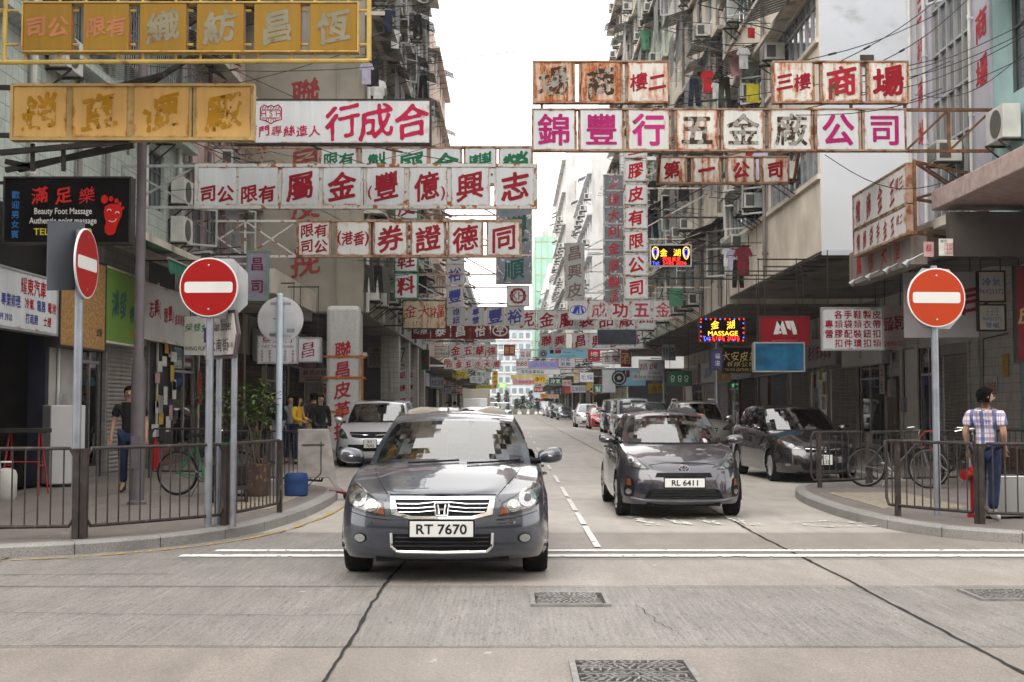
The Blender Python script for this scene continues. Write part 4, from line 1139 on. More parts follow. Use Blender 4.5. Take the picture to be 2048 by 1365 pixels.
FRAME_Y = mat('frame_yellow_cream', (.52, .37, .16), .5, var=.2, vs=4, stain=(.22, .10, .04), stain_thr=.55, stain_scale=(7, 7, 7))
FRAME_WR = mat('frame_white_rust', (.58, .57, .55), .55, var=.2, vs=5, stain=(.30, .11, .035), stain_thr=.54, stain_scale=(5, 5, 5), stain_soft=.06, stain_amt=1)
FRAME_RR = mat('frame_rusty', (.36, .24, .17), .7, var=.3, vs=5, stain=(.17, .06, .025), stain_thr=.48, stain_scale=(6, 6, 6), stain_amt=1)
WALL_X = {'L': -8.0, 'R': 8.9}
def layout(mb, text, w, h, style, res, weight, y, k=.80, dz=0.0):
 """one panel: '甲' big; '甲乙' side by side; '甲乙/丙丁' in rows; parentheses are drawn small at the side"""
 rows = text.split('/')
 if len(text) == 2 and text[0] == '(' : put_text(mb, text[1], .03 * w, dz, k * h, style, res, weight, y, sx=.9); put_text(mb, '(', -.40 * w, -.18 * h, .36 * h, style, res, weight, y); return
 if len(text) == 2 and text[1] == ')' : put_text(mb, text[0], -.03 * w, dz, k * h, style, res, weight, y, sx=.9); put_text(mb, ')', .40 * w, -.18 * h, .36 * h, style, res, weight, y); return
 if text[0] == '(' and text[-1] == ')':
  put_text(mb, text[1:-1], 0, dz, .42 * h, style, res, weight, y, wmax=.74 * w); put_text(mb, '(', -.43 * w, 0, .42 * h, style, res, weight, y); put_text(mb, ')', .43 * w, 0, .42 * h, style, res, weight, y); return
 n = len(rows)
 for i, r in enumerate(rows):
  m = len(r)
  hh = (k if n == 1 and m == 1 else (.50 if n == 1 else .88 / n)) * h
  if n == 1 and m == 1: hh = min(hh, w * .92)
  put_text(mb, r, 0, (n / 2 - i - .5) * h * .94 / n + dz, min(hh, w * .46 if m == 2 else 9), style, res, weight, y, wmax=.92 * w)
def braces(mb, x0, x1, z0, z1, w, y=0, mi=0, single=False):
 n = max(1, round(abs(x1 - x0) / (z1 - z0) / 1.3));
 for i in range(n):
  a, b = x0 + (x1 - x0) * i / n, x0 + (x1 - x0) * (i + 1) / n
  mb.bar((a, y, z0), (b, y, z1), w * .8, None, mi)
  if not single: mb.bar((a, y + w, z1), (b, y + w, z0), w * .8, None, mi)
  mb.bar((b, y, z0), (b, y, z1), w, None, mi)
def row_sign(label, Y, yt, yb, cells, pm, lm, fm=FRAME_WR, wall='L', style='brush', res=40, weight=.035, k=.78, fw=.06, dep=.14, guys=2,
    truss=True, gm=None, wx=None, solid_frame=True, name='hanging_sign', cat='sign', group='sign boards hung across the street', tm=None, single=False):
 """a horizontal run of square panels on a bracket frame that reaches back to the wall"""
 xs = [PX(c[0], Y) for c in cells] + [PX(cells[-1][1], Y)]
 x0, x1 = min(xs), max(xs)
 zt, zb = P(1024, yt, Y).z, P(1024, yb, Y).z
 cx = (x0 + x1) / 2
 t = thing(name, label, cat, (cx, Y, zb), 0, group)
 h = zt - zb
 for i, c in enumerate(cells):
  a, b = PX(c[0], Y) - cx, PX(c[1], Y) - cx
  o = c[3] if len(c) > 3 else {}
  w = b - a
  p = MB().box(-w / 2, w / 2, -dep / 2, dep / 2, 0, h).build('panel', o.get('pm', pm), t, loc=((a + b) / 2, 0, 0), bevel=.008)
  if c[2]:
   lb = MB()
   if callable(c[2]): c[2](lb, w, h, -dep / 2 - .006)
   else: layout(lb, c[2], w, h, o.get('style', style), res, weight, 0, o.get('k', k), o.get('dz', 0) * h);
   if not callable(c[2]): lb.v = [(x, -dep / 2 - .006, z + h / 2) for x, y, z in lb.v]
   lb.build('lettering', o.get('lm', lm), p)
 fb = MB(); e = fw
 a, b = x0 - cx, x1 - cx
 yb_ = .012
 fb.box(a - e, b + e, -dep / 2 - yb_, dep / 2 + yb_, h + .003, h + e); fb.box(a - e, b + e, -dep / 2 - yb_, dep / 2 + yb_, -e, -.003)
 fb.box(a - e, a - .003, -dep / 2 - yb_, dep / 2 + yb_, -.003, h + .003); fb.box(b + .003, b + e, -dep / 2 - yb_, dep / 2 + yb_, -.003, h + .003)
 if solid_frame:
  for i in range(len(cells) - 1):
   g0, g1 = PX(cells[i][1], Y) - cx + .003, PX(cells[i + 1][0], Y) - cx - .003
   if g1 - g0 > .10: fb.box(g0, g0 + .04, -.05, .05, 0, h); fb.box(g1 - .04, g1, -.05, .05, 0, h)
   elif g1 > g0: fb.box(g0, g1, -.05, .05, 0, h)
 fb.build('frame', fm, t)
 wx = wx if wx is not None else WALL_X[wall]
 if truss:
  tb = MB(); s0 = (a - e) if wall == 'L' else (b + e); s1 = wx - cx
  if (wall == 'L' and s1 < s0) or (wall == 'R' and s1 > s0):
   for z in (h + e / 2, -e / 2): tb.bar((s0, 0, z), (s1, 0, z), .055)
   braces(tb, s0, s1, -e / 2, h + e / 2, .05, single=single)
   tb.build('bracket', tm or fm, t)
 gb = MB(); rr = random.Random(int(Y * 100 + x0 * 10))
 for i in range(guys):
  xa = a + (b - a) * (i + .6) / (guys + .2); zz = h + e
  end = (wx - cx, rr.uniform(.5, 3), zz + rr.uniform(1.4, 2.8))
  pts = [Vector((xa, 0, zz)).lerp(Vector(end), q / 6) - Vector((0, 0, .12 * math.sin(math.pi * q / 6))) for q in range(7)]
  gb.tube(pts, .009, 4)
  gb.tube([pts[1].lerp(pts[2], .2), pts[1].lerp(pts[2], .5)], .022, 5)
 if guys: gb.build('guy_wire', gm or STEEL_B, t)
 return t
def col_sign(label, Y, pxa, pxb, cells, pm, lm, fm=FRAME_WR, wall='L', wx=None, style='brush', res=34, weight=.033, k=.82, fw=.04, dep=.16, bars=None, bm=None, name='hanging_sign', group='vertical sign columns over the street'):
 """a vertical column of panels held off the wall by bars; cells (y top, y bottom, text)"""
 x0, x1 = PX(pxa, Y), PX(pxb, Y); cx = (x0 + x1) / 2; w = x1 - x0
 zb = P(1024, cells[-1][1], Y).z; zt = P(1024, cells[0][0], Y).z
 t = thing(name, label, 'sign', (cx, Y, zb), 0, group)
 fb = MB()
 for c in cells:
  a, b = P(1024, c[1], Y).z - zb, P(1024, c[0], Y).z - zb
  o = c[3] if len(c) > 3 else {}
  p = MB().box(-w / 2, w / 2, -dep / 2, dep / 2, 0, b - a).build('panel', o.get('pm', pm), t, loc=(0, 0, a), bevel=.008)
  fb.box(-w / 2 - fw, w / 2 + fw, -dep / 2 - .01, dep / 2 + .01, b + .002, b + .03); fb.box(-w / 2 - fw, w / 2 + fw, -dep / 2 - .01, dep / 2 + .01, a - .03, a - .002)
  if c[2]:
   lb = MB()
   if callable(c[2]): c[2](lb, w, b - a, -dep / 2 - .006)
   else:
    n = len(c[2])
    for i, ch in enumerate(c[2]): put_text(lb, ch, 0, (b - a) * (1 - (i + .5) / n), min(w * .86, (b - a) / n * o.get('k', k)), style, res, weight, -dep / 2 - .006, wmax=w * .9)
   lb.build('lettering', o.get('lm', lm), p)
 fb.box(-w / 2 - fw, -w / 2 - .002, -.06, .06, -.03, zt - zb + .03); fb.box(w / 2 + .002, w / 2 + fw, -.06, .06, -.03, zt - zb + .03)
 fb.build('frame', fm, t)
 wx = (wx if wx is not None else (-4.4 if wall == 'L' else 6.7)) - cx
 s0 = -w / 2 - fw if wall == 'L' else w / 2 + fw
 H = zt - zb
 bb = MB()
 for z in (bars or (H * .12, H * .5, H * .9)):
  bb.bar((s0, 0, z), (wx, 0, z), .05); bb.bar((s0, 0, z), (wx, .2, z + abs(wx - s0) * .55), .04)
 bb.build('bracket', bm or fm, t)
 return t
def board(label, Y, px0, px1, yt, yb, pm, texts, fm=None, dep=.14, hang=None, bracket=None, cat='sign', name='sign_board', fw=.03, rz=0.0, emit=False, group=None, hm=None):
 """single board facing the camera. texts: list of (string, fx, fy, height fraction, material, style[, stretch])"""
 x0, x1 = PX(px0, Y), PX(px1, Y); zt, zb = P(1024, yt, Y).z, P(1024, yb, Y).z
 w, h = x1 - x0, zt - zb; cx = (x0 + x1) / 2
 t = thing(name, label, cat, (cx, Y, zb), rz, group)
 p = MB().box(-w / 2, w / 2, -dep / 2, dep / 2, 0, h).build('panel', pm, t, bevel=.006)
 if fm:
  fb = MB(); e = fw; d = dep / 2 + .012
  fb.box(-w / 2 - e, w / 2 + e, -d, d, h + .002, h + e); fb.box(-w / 2 - e, w / 2 + e, -d, d, -e, -.002)
  fb.box(-w / 2 - e, -w / 2 - .002, -d, d, -.002, h + .002); fb.box(w / 2 + .002, w / 2 + e, -d, d, -.002, h + .002)
  fb.build('frame', fm, t)
 by = {}
 for tx in texts:
  if callable(tx): tx(by, w, h, -dep / 2 - .006); continue
  s, fx, fy, fh, m, st = tx[:6]; sx = tx[6] if len(tx) > 6 else 1.0
  mb = by.setdefault(m.name, (MB(), m))[0]
  put_text(mb, s, (fx - .5) * w, (1 - fy) * h, fh * h, st, 30 if h * FPX / Y > 60 else 22, .028, -dep / 2 - .006, sx=sx, wmax=w * .97)
 for mb, m in by.values(): mb.build('lettering', m, p)
 if hang:
  hb = MB()
  for fx in (-.4, .4): hb.tube([(fx * w, 0, h), (fx * w, 0, hang - zb)], .011, 5)
  wx = 7.4 if cx > 0 else -8.0
  if abs(cx) + w / 2 < abs(wx) - .4: hb.bar((-.42 * w if cx > 0 else .42 * w, 0, hang - zb - .03), (wx - cx, 0, hang - zb - .03), .03)
  hb.build('hanger', hm or STEEL_B, t)
 if bracket is not None:
  hb = MB(); s0 = w / 2 if bracket > cx else -w / 2
  for z in (.1 * h, .95 * h): hb.bar((s0, 0, z), (bracket - cx, 0, z), .045)
  hb.bar((s0, .03, .1 * h), (bracket - cx, .03, .95 * h), .03)
  hb.build('bracket', hm or STEEL_B, t)
 return t
# ---- left: yellow boards
t = row_sign('top ochre yellow panels with salmon and bare metal characters on a yellow pipe frame', 16.2, 10, 104,
 [(37, 134, '司公', {'k': .9, 'lm': L_SALMON}), (158, 250, '限有', {'lm': L_SALMON}), (272, 366, '織'), (387, 482, '紡'), (503, 597, '昌'), (616, 711, '恆')],
 Y_OCHRE, L_SILVER, PIPE_Y, 'L', res=56, weight=.04, k=.72, fw=.02, guys=0, truss=False, solid_frame=False)
cx = t.location.x; zb = t.location.z
pb = MB()
def tp(px, py, Y=16.2): v = P(px, py, Y); return (v.x - cx, 0, v.z - zb)
for a, b in (((8, 125), (738, 122)), ((8, 125), (12, -40)), ((738, 122), (738, -40)), ((12, -40), (738, -40))): pb.tube([tp(*a), tp(*b)], .032, 8)
for a, b in ((37, 134), (158, 250), (272, 366), (387, 482), (503, 597), (616, 711)):
 for x in (a + 14, b - 14): pb.tube([tp(x, 104), tp(x, 124)], .018, 6); pb.tube([tp(x, 8), tp(x, -40)], .018, 6)
for a, b in ((134, 158), (250, 272), (366, 387), (482, 503), (597, 616), (711, 738), (8, 37)):
 for y in (22, 90): pb.tube([tp(a, y), tp(b, y)], .018, 6)
for y in (125, 22): pb.tube([tp(8, y), (-8.0 - cx, 0, tp(8, y)[2])], .03, 8)
pb.build('pipe_frame', PIPE_Y, t, smooth=40)
sb = MB()
for a, b in (((40, 172), (300, 122)), ((190, 172), (460, 20)), ((255, 60), (420, -30))):
 v = P(a[0], a[1], 16.8); w = P(b[0], b[1], 16.4); sb.bar((v.x - cx, 1.6, v.z - zb), (w.x - cx, .9, w.z - zb), .06)
sb.build('strut', STEEL_B, t)
t = row_sign('lower cream yellow row of four panels with flaking ochre characters', 17.0, 176, 277,
 [(20, 126, '銷'), (139, 248, '直'), (263, 372, '價'), (388, 498, '厰')], Y_LIGHT, L_OLD, FRAME_Y, 'L', res=56, weight=.045, k=.74, fw=.04, guys=0, truss=False)
cx = t.location.x; zb = t.location.z
sb = MB()
for a, b, y in (((0, 306), (258, 283), 0), ((0, 335), (258, 285), .2), ((20, 332), (190, 290), .3), ((0, 318), (60, 330), .2)):
 v = P(a[0], a[1], 17.0); w = P(b[0], b[1], 17.0); sb.bar((v.x - cx, y, v.z - zb), (w.x - cx, y, w.z - zb), .07)
for z in (.05, .7): sb.bar((PX(20, 17) - cx - .03, .05, z), (-8.0 - cx, .05, z), .06)
for px in (122, 60): v = P(px, 285, 17.0); w = P(px, 340, 17.0); sb.bar((v.x - cx, .1, v.z - zb), (w.x - cx, .1, w.z - zb), .05)
for k in range(5):
 v = P(256, 287 + k * 5, 17.0); sb.tube([(v.x - cx + .015 * math.cos(q), .0, v.z - zb + .022 * math.sin(q)) for q in (0, 1, 2, 3, 4, 5)], .006, 4, closed=True)
sb.build('strut', STEEL_B, t)
# ---- left: the long white banner
def emblem_hsh(by, w, h, y):
 mb = by.setdefault(L_PINK.name, (MB(), L_PINK))[0]
 cx, cz = -.318 * w, .70 * h
 def ring(pts, r=.011): mb.tube([(cx + a, y, cz + b) for a, b in pts], r, 4, closed=True)
 ring([(-.20, -.12), (-.2, .1), (-.13, .16), (-.06, .12), (0, .15), (.06, .12), (.13, .16), (.2, .1), (.2, -.12), (.1, -.14), (0, -.2), (-.1, -.14)])
 ring([(-.17, -.09), (-.17, .06), (.17, .06), (.17, -.09)], .007)
 put_text(mb, 'H S H', cx, cz - .01, .11, 'bold', 24, .02, y)
 for k in range(7): mb.tube([(cx - .17 + k * .05, y, cz + .07), (cx - .14 + k * .05, y, cz + .12)], .006, 4)
 for k in range(5): mb.tube([(cx - .1 + k * .05, y, cz - .16), (cx - .08 + k * .04, y, cz - .10)], .006, 4)
board('long white banner board with three large pink red characters and a small crest', 24, 468, 858, 204, 288, rust_panel('banner_white', (.64, .66, .69), .006, 0),
  [('行', .552, .50, .86, L_PINK, 'brush'), ('成', .724, .50, .86, L_PINK, 'brush'), ('合', .908, .48, .86, L_PINK, 'brush'), ('店門專絲造人', .245, .72, .27, L_PINK, 'brush', 1.05), emblem_hsh],
  STEEL_B, .2, bracket=-8.0, name='banner_sign', hm=STEEL_B)
row_sign('white row with dark green characters half hidden behind the long red row', 33, 298, 368, [(640, 710, '限有', {'dz': .16}), (722, 782, '製', {'k': .55, 'dz': .1}), (790, 852, '屬'), (860, 920, '金'), (930, 990, '豐'), (1000, 1062, '榮')],
   W_EDGE, L_GREEN, FRAME_RR, 'L', k=.86, res=44, guys=1)
row_sign('long white row of eight panels with deep red characters and two brackets in it', 26, 336, 412, [(393, 469, '司公', {'dz': -.2}), (474, 553, '限有', {'dz': -.2}), (561, 636, '屬'), (644, 720, '金'), (731, 807, '(豐'), (817, 893, '億)'), (902, 977, '興'), (992, 1068, '志')],
   W_EDGE, L_RED, FRAME_WR, 'L', res=56, weight=.04, k=.76, guys=3, fw=.07, tm=STEEL_G)
row_sign('rust-framed white row of six panels with red securities characters and a cross-braced bracket', 32, 445, 511, [(596, 657, '限有/司公'), (673, 737, '(港香)'), (748, 812, '券'), (823, 888, '證'), (898, 963, '德'), (976, 1039, '同')],
   W_RUN, L_RED, FRAME_RR, 'L', res=50, weight=.036, k=.80, guys=3, tm=FRAME_WR)
col_sign('green framed vertical column with red shoe material characters', 41, 790, 833, [(392, 438, '皮'), (444, 492, '及'), (497, 543, '鞋'), (549, 596, '料')], W_CLEAN, L_RED, GREEN_ST, 'L', bm=GREEN_ST, weight=.04, fw=.05)
def ring_logo(lb, w, h, y):
 lb.tube([(w * .40 * math.cos(a * math.pi / 12), y, h / 2 + w * .40 * math.sin(a * math.pi / 12)) for a in range(24)], w * .035, 4, closed=True)
 put_text(lb, '裕豐', 0, h / 2, h * .24, 'bold', 20, .02, y)
col_sign('slim white column with dark blue characters under a round badge', 46, 893, 926, [(489, 528, ring_logo), (533, 568, '裕'), (574, 612, '豐')], W_GREY, L_BLUE, FRAME_WR, 'L', weight=.035)
row_sign('pale grey row of panels with dark blue button and fitting characters', 50, 616, 650, [(736, 773, '配五/件金'), (777, 809, '膠/鈕'), (812, 850, ''), (854, 891, ''), (895, 930, '喼/鈕'), (935, 968, '專/營'), (973, 1008, '豐'), (1012, 1047, '裕')], W_GREY, L_BLUE, FRAME_WR, 'L', wx=-4.4, res=30, guys=2, k=.9, fw=.04)
board('rust-streaked tan signboard with red characters over English lettering', 44, 806, 891, 602, 657, STREAK,
  [('金', .17, .40, .52, L_PEELR, 'brush', 1.0), ('大', .5, .40, .52, L_PEELR, 'brush'), ('福', .83, .40, .52, L_PEELR, 'brush'), ('GOLDEN LUCK', .5, .83, .16, L_GONE, 'bold', 1.25)], STEEL_B, bracket=-4.4)
def leaf_logo(lb, w, h, y):
 lb.tube([(w * .42 * math.cos(a * math.pi / 12), y, h / 2 + h * .34 * math.sin(a * math.pi / 12)) for a in range(24)], w * .05, 4, closed=True)
 put_text(lb, '平', 0, h / 2, h * .6, 'bold', 24, .04, y)
row_sign('maroon row of panels with white characters and a round white emblem', 56, 648, 677, [(822, 858, '司限', {'k': .5}), (864, 898, '泰'), (904, 938, '昌'), (943, 978, '怡'), (983, 1017, leaf_logo)], M_RED, L_WHITE, M_RED, 'L', wx=-4.4, res=30, guys=1, fw=.03, tm=M_RED)
row_sign('small white row with four bright red characters over the far traffic', 80, 691, 713, [(900, 922, '金'), (925, 946, '五'), (949, 970, '華'), (973, 993, '強')], W_CLEAN, L_BRED, FRAME_WR, 'L', wx=-4.3, res=26, guys=0, k=.9, fw=.05)
board('small cream board with two lines of black characters left of the four red panels', 72, 858, 897, 694, 714, mat('panel_cream', (.60, .58, .50), .6, var=.1), [('針科中醫診', .5, .30, .26, L_BLACK, 'bold'), ('院學榮治楊東趙', .5, .70, .30, L_BLACK, 'bold')], FRAME_D, bracket=-4.3)
row_sign('lower white row of six small panels with red hardware factory characters', 86, 722, 737, [(890, 908, '廠'), (909, 926, '金'), (928, 945, '五'), (947, 963, '進'), (965, 983, '大'), (985, 1000, '周')], W_CLEAN, L_BRED, FRAME_WR, 'L', wx=-4.3, res=24, guys=0, k=.95, fw=.05)
row_sign('thin strip of pale red characters squeezed above the six small panels', 96, 713, 720, [(908, 923, '花'), (924, 938, '金'), (939, 953, '五'), (954, 967, '進'), (968, 981, '大'), (982, 993, '周')], W_CLEAN, L_BRED, FRAME_WR, 'L', wx=-4.3, res=20, guys=0, k=1, fw=.03, truss=False)
board('tiny peach board with orange red characters beside the six small panels', 82, 869, 898, 720, 728, mat('panel_peach', (.62, .48, .36), .6), [('廠金五華福', .5, .5, .7, L_BRED, 'bold')], FRAME_RR, bracket=-4.3)
board('greyish board listing waist band goods in fine red lines', 52.5, 736, 800, 696, 734, W_GREY,
  [('瑞腰帶製品公司', .5, .14, .17, L_RED, 'bold'), ('WAIST BAND MANUFACTORY', .5, .34, .09, L_RED, 'bold')] + [('批發零售' , .1 + .13 * i, .5, .0001, L_RED, 'bold') for i in range(0)] +
  [(c, .08 + .14 * i, .50 + .12 * j, .10, (L_BLACK, L_RED)[i % 2], 'bold') for i, s in enumerate(('橡筋織帶', '各色絲帶', '魔術貼帶', '尼龍繩帶', '鬆緊帶類', '拉鍊扣具', '零售批發')) for j, c in enumerate(s)], FRAME_A, bracket=-4.4)
col_sign('white pillar strip with red zipper characters beyond the mosaic pillar', 51.5, 797, 813, [(738, 816, '鋁鍊網')], W_CLEAN, L_BRED, TILE_W, 'L', fw=.05, k=.7, bars=(.5,))
col_sign('second white pillar strip with red characters just right of the first', 58, 815, 828, [(738, 812, '拉鍊批')], W_CLEAN, L_BRED, TILE_W, 'L', fw=.05, k=.7, bars=(.5,))
board('pinkish white board with red characters and an arrow inside the arcade', 41, 599, 655, 737, 765, mat('panel_pinkish', (.52, .45, .44), .6, var=.1), [('聯昌皮號', .55, .32, .40, L_RED, 'brush'), ('批發零售各類皮革', .5, .68, .14, L_RED, 'bold'), lambda by, w, h, y: by.setdefault(L_RED.name, (MB(), L_RED))[0].bar((-.25 * w, y, .16 * h), (.3 * w, y, .16 * h), .04, .03)], None, hang=4.3)
board('white lightbox with one red character hanging under the canopy', 33, 595, 640, 678, 723, W_CLEAN, [('昌', .5, .5, .74, L_RED, 'brush')], FRAME_A, .3, hang=4.6)
board('white hanging board with red English and Chinese haberdashery lines', 32, 517, 594, 674, 726, W_CLEAN,
  [('易達行', .5, .13, .26, L_RED, 'brush', 1.6), ('YAT TAT HONG', .5, .38, .10, L_RED, 'bold', 1.2)] + [(c, .1 + .2 * i, .56 + .115 * j, .11, L_RED, 'bold') for i, s in enumerate(('批發零售', '塑膠製品', '鋼領勾扣', '製衣配料', '各類五金')) for j, c in enumerate(s)], FRAME_A, hang=4.6)
board('off-white board with dark green characters behind the street name plate', 27, 369, 470, 634, 711, rust_panel('panel_ivory', (.55, .55, .51), .01, 0),
  [('榮豐金屬製品', .5, .28, .22, L_GREEN, 'brush'), ('不銹鋼五金', .62, .52, .13, L_GREEN, 'brush'), ('WING FUNG METAL CO.', .5, .83, .11, L_BLACK, 'bold')], None, .16, hang=4.6)
board('dim lilac hanging panel with two maroon characters above the mirror sign', 30.5, 494, 533, 505, 600, mat('panel_lilac_glass', (.26, .24, .30), .3, var=.3, vs=2), [('昌', .5, .25, .30, mat('letters_maroon', (.14, .02, .04), .5), 'bold'), ('司', .5, .72, .30, MATS['letters_maroon'], 'bold')], FRAME_G, bracket=-8)
board('blank white metal box sign fixed on the beige end wall', 37.4, 570, 619, 585, 640, mat('box_white', (.55, .57, .60), .5, var=.1, stain=(.3, .28, .27), stain_thr=.6), [], FRAME_A, .4)
col_sign('grey peeling column with dark green characters hung against the sky', 44, 994, 1062, [(416, 508, '豐'), (513, 567, '順')], G_PEEL, L_DGREEN, FRAME_RR, 'L', k=.78, weight=.04, res=44)
def gear(by, w, h, y):
 mb = by.setdefault(L_RED.name, (MB(), L_RED))[0]; r = .36 * h
 for rr, th in ((r, .07 * h), (r * .82, .03 * h)): mb.tube([(rr * math.cos(a * math.pi / 16), y, h / 2 + rr * math.sin(a * math.pi / 16)) for a in range(32)], th * .5, 4, closed=True)
 for k in range(12): a = k * math.pi / 6; mb.bar((r * math.cos(a), y, h / 2 + r * math.sin(a)), (r * 1.18 * math.cos(a), y, h / 2 + r * 1.18 * math.sin(a)), .012, .1 * h)
 put_text(mb, 'KH', 0, h / 2, .42 * h, 'bold', 24, .0, y, sx=.8)
board('small white square sign with a red gear badge and two letters', 50, 1015, 1057, 573, 612, W_CLEAN, [gear], FRAME_RR, bracket=-4.4)
# ---- left: black foot massage box
def foot(by, w, h, y):
 m = mat('foot_red', (.55, .015, .012), .5, var=.05); mb = by.setdefault(m.name, (MB(), m))[0]
 k = h / 127.0; cx, cz = -.5 * w, h
 def pt(px, py): return (cx + (px - 8) * k * 1.0, y, cz - (py - 358) * k)
 out = [(205, 425), (207, 415), (216, 409), (228, 409), (238, 413), (242, 421), (241, 432), (236, 443), (231, 455), (229, 466), (224, 471), (215, 472), (208, 466), (207, 456), (210, 446), (207, 436)]
 mb.add([pt(*q) for q in out], [tuple(range(len(out)))])
 for (x, z, rx, rz) in ((206, 400, 7, 9), (219, 399, 4.5, 5.5), (230, 403, 4, 5), (237, 409, 3.4, 4.2), (243, 417, 2.8, 3.4)):
  p = [pt(x + rx * math.cos(a * .5236), z + rz * math.sin(a * .5236)) for a in range(12)]; mb.add(p, [tuple(range(12))])
 wm = by.setdefault(L_WHITE.name, (MB(), L_WHITE))[0]
 for c, r, a0, a1 in (((216, 424), 4, 3.3, 6.1), ((232, 429), 4, 3.3, 6.1), ((222, 436), 9, .3, 2.4)):
  p = [pt(c[0] + r * math.cos(a0 + (a1 - a0) * q / 8), c[1] + r * math.sin(a0 + (a1 - a0) * q / 8)) for q in range(9)]
  wm.tube([(a, y - .004, b) for a, _, b in p], .007, 4)
L_MASS = mat('letters_signal_red', (.55, .02, .018), .5, var=.05)
L_SKY = mat('letters_sky_blue', (.03, .16, .42), .5, var=.05)
tx = [('滿', .28, .265, .27, L_MASS, 'brush'), ('足', .47, .265, .27, L_MASS, 'brush'), ('樂', .66, .265, .27, L_MASS, 'brush'),
  ('Beauty Foot Massage', .47, .53, .125, L_WHITE, 'bold', .78), ('Authentic point massage', .47, .68, .125, L_WHITE, 'bold', .78), ('TEL:2388 4680', .47, .84, .105, L_YEL, 'bold', 1.0), foot]
tx += [(c, .085, .26 + i * .155, .13, L_SKY, 'bold') for i, c in enumerate('歡迎男女賓')]
t = board('black lightbox with a smiling red footprint and massage lettering', 19.2, 9, 257, 360, 486, BLACKP, tx, STEEL_B, .22, bracket=-8.0)
# ---- left: fascia boards along the shops (face the street)
def fascia(label, side, X, d0, d1, z0, z1, pm, texts, fm=None, dep=.12, cat='sign', name='shop_sign', group=None, tilt=0.0):
 w, h = d1 - d0, z1 - z0
 t = thing(name, label, cat, (X, (d0 + d1) / 2, z0), R(90 if side < 0 else -90) + tilt, group)
 p = MB().box(-w / 2, w / 2, -dep / 2, dep / 2, 0, h).build('panel', pm, t, bevel=.006)
 if fm:
  fb = MB(); e = .04; d = dep / 2 + .012
  fb.box(-w / 2 - e, w / 2 + e, -d, d, h + .002, h + e); fb.box(-w / 2 - e, w / 2 + e, -d, d, -e, -.002); fb.box(-w / 2 - e, -w / 2 - .002, -d, d, -.002, h + .002); fb.box(w / 2 + .002, w / 2 + e, -d, d, -.002, h + .002)
  fb.build('frame', fm, t)
 by = {}
 for tx in texts:
  s, fx, fy, fh, m, st = tx[:6]; sx = tx[6] if len(tx) > 6 else 1.0
  put_text(by.setdefault(m.name, (MB(), m))[0], s, (fx - .5) * w, (1 - fy) * h, fh * h, st, 30, .03, -dep / 2 - .006, sx=sx, wmax=w * .97)
 for mb, m in by.values(): mb.build('lettering', m, p)
 return t
LF = -7.85
fascia('white car repair fascia with red and navy characters at the left edge', -1, LF, 18.9, 21.75, 2.72, 3.6, W_CLEAN,
  [('耀東汽車', .62, .22, .34, L_BRED, 'bold', .9), ('專業修理:', .30, .53, .22, L_BLUE, 'bold', .9), ('冷氣', .56, .53, .22, L_BRED, 'bold'), ('電器', .74, .53, .22, L_BLUE, 'bold'), ('電池', .91, .53, .22, L_BRED, 'bold'),
  ('打南磨', .60, .80, .2, L_BLUE, 'bold'), ('士槤', .84, .80, .2, L_BRED, 'bold'), ('2399 3910', .2, .84, .12, L_BLUE, 'bold')], STEEL_G, .2)
OSB = mat('chipboard', (.40, .23, .09), .75, var=.3, vs=14, stain=(.22, .12, .05), stain_thr=.52, stain_scale=(18, 18, 18), stain_soft=.05)
fascia('raw chipboard panel with a small black stamp, next to the repair fascia', -1, LF, 21.85, 24.25, 2.55, 4.15, OSB, [('出租', .86, .80, .10, L_BLACK, 'bold')], STEEL_B, .25)
LIME = mat('panel_lime_green', (.14, .26, .045), .55, var=.08, vs=1)
fascia('lime green fascia with dark brushed logistics characters', -1, LF, 24.35, 26.85, 2.75, 4.15, LIME, [('鴻發', .36, .46, .40, L_DGREEN, 'brush', .85), ('物流', .76, .56, .28, L_DGREEN, 'brush', .8), ('TEL:2659 3088', .78, .86, .09, mat('letters_orange', (.45, .17, .04), .5), 'bold')], GREYW, .16)
fascia('long off-white fascia with raised crimson metal-company characters', -1, LF, 26.95, 30.9, 2.95, 4.1, rust_panel('panel_grey_white', (.50, .49, .48), .01, 0), [('志興(', .22, .44, .36, L_RED, 'brush'), ('億豐)', .50, .48, .34, L_RED, 'brush'), ('金屬有限公司', .81, .52, .24, L_RED, 'brush', .8)], GREYW, .14)
aw = MB()
for i in range(14):
 a, b = i * .18, (i + 1) * .18; zz = .03 * (i % 2)
 aw.add([(0, a, 0), (1.3, a, -.55 + zz), (1.3, b, -.55 + zz), (0, b, 0), (1.33, a, -.8 - .05 * (i % 2)), (1.33, b, -.8 - .05 * ((i + 1) % 2))], [(0, 1, 2, 3), (1, 4, 5, 2)])
t = thing('awning', 'ragged dark green cloth awning sagging behind the massage box', 'awning', (-7.95, 24.6, 4.9)); aw.build('cloth', mat('awning_green_cloth', (.03, .14, .09), .8, var=.3, vs=3), t); MB().tube([(1.31, 0, -.55), (1.31, 2.5, -.55)], .02, 6).build('bar', STEEL_G, t)
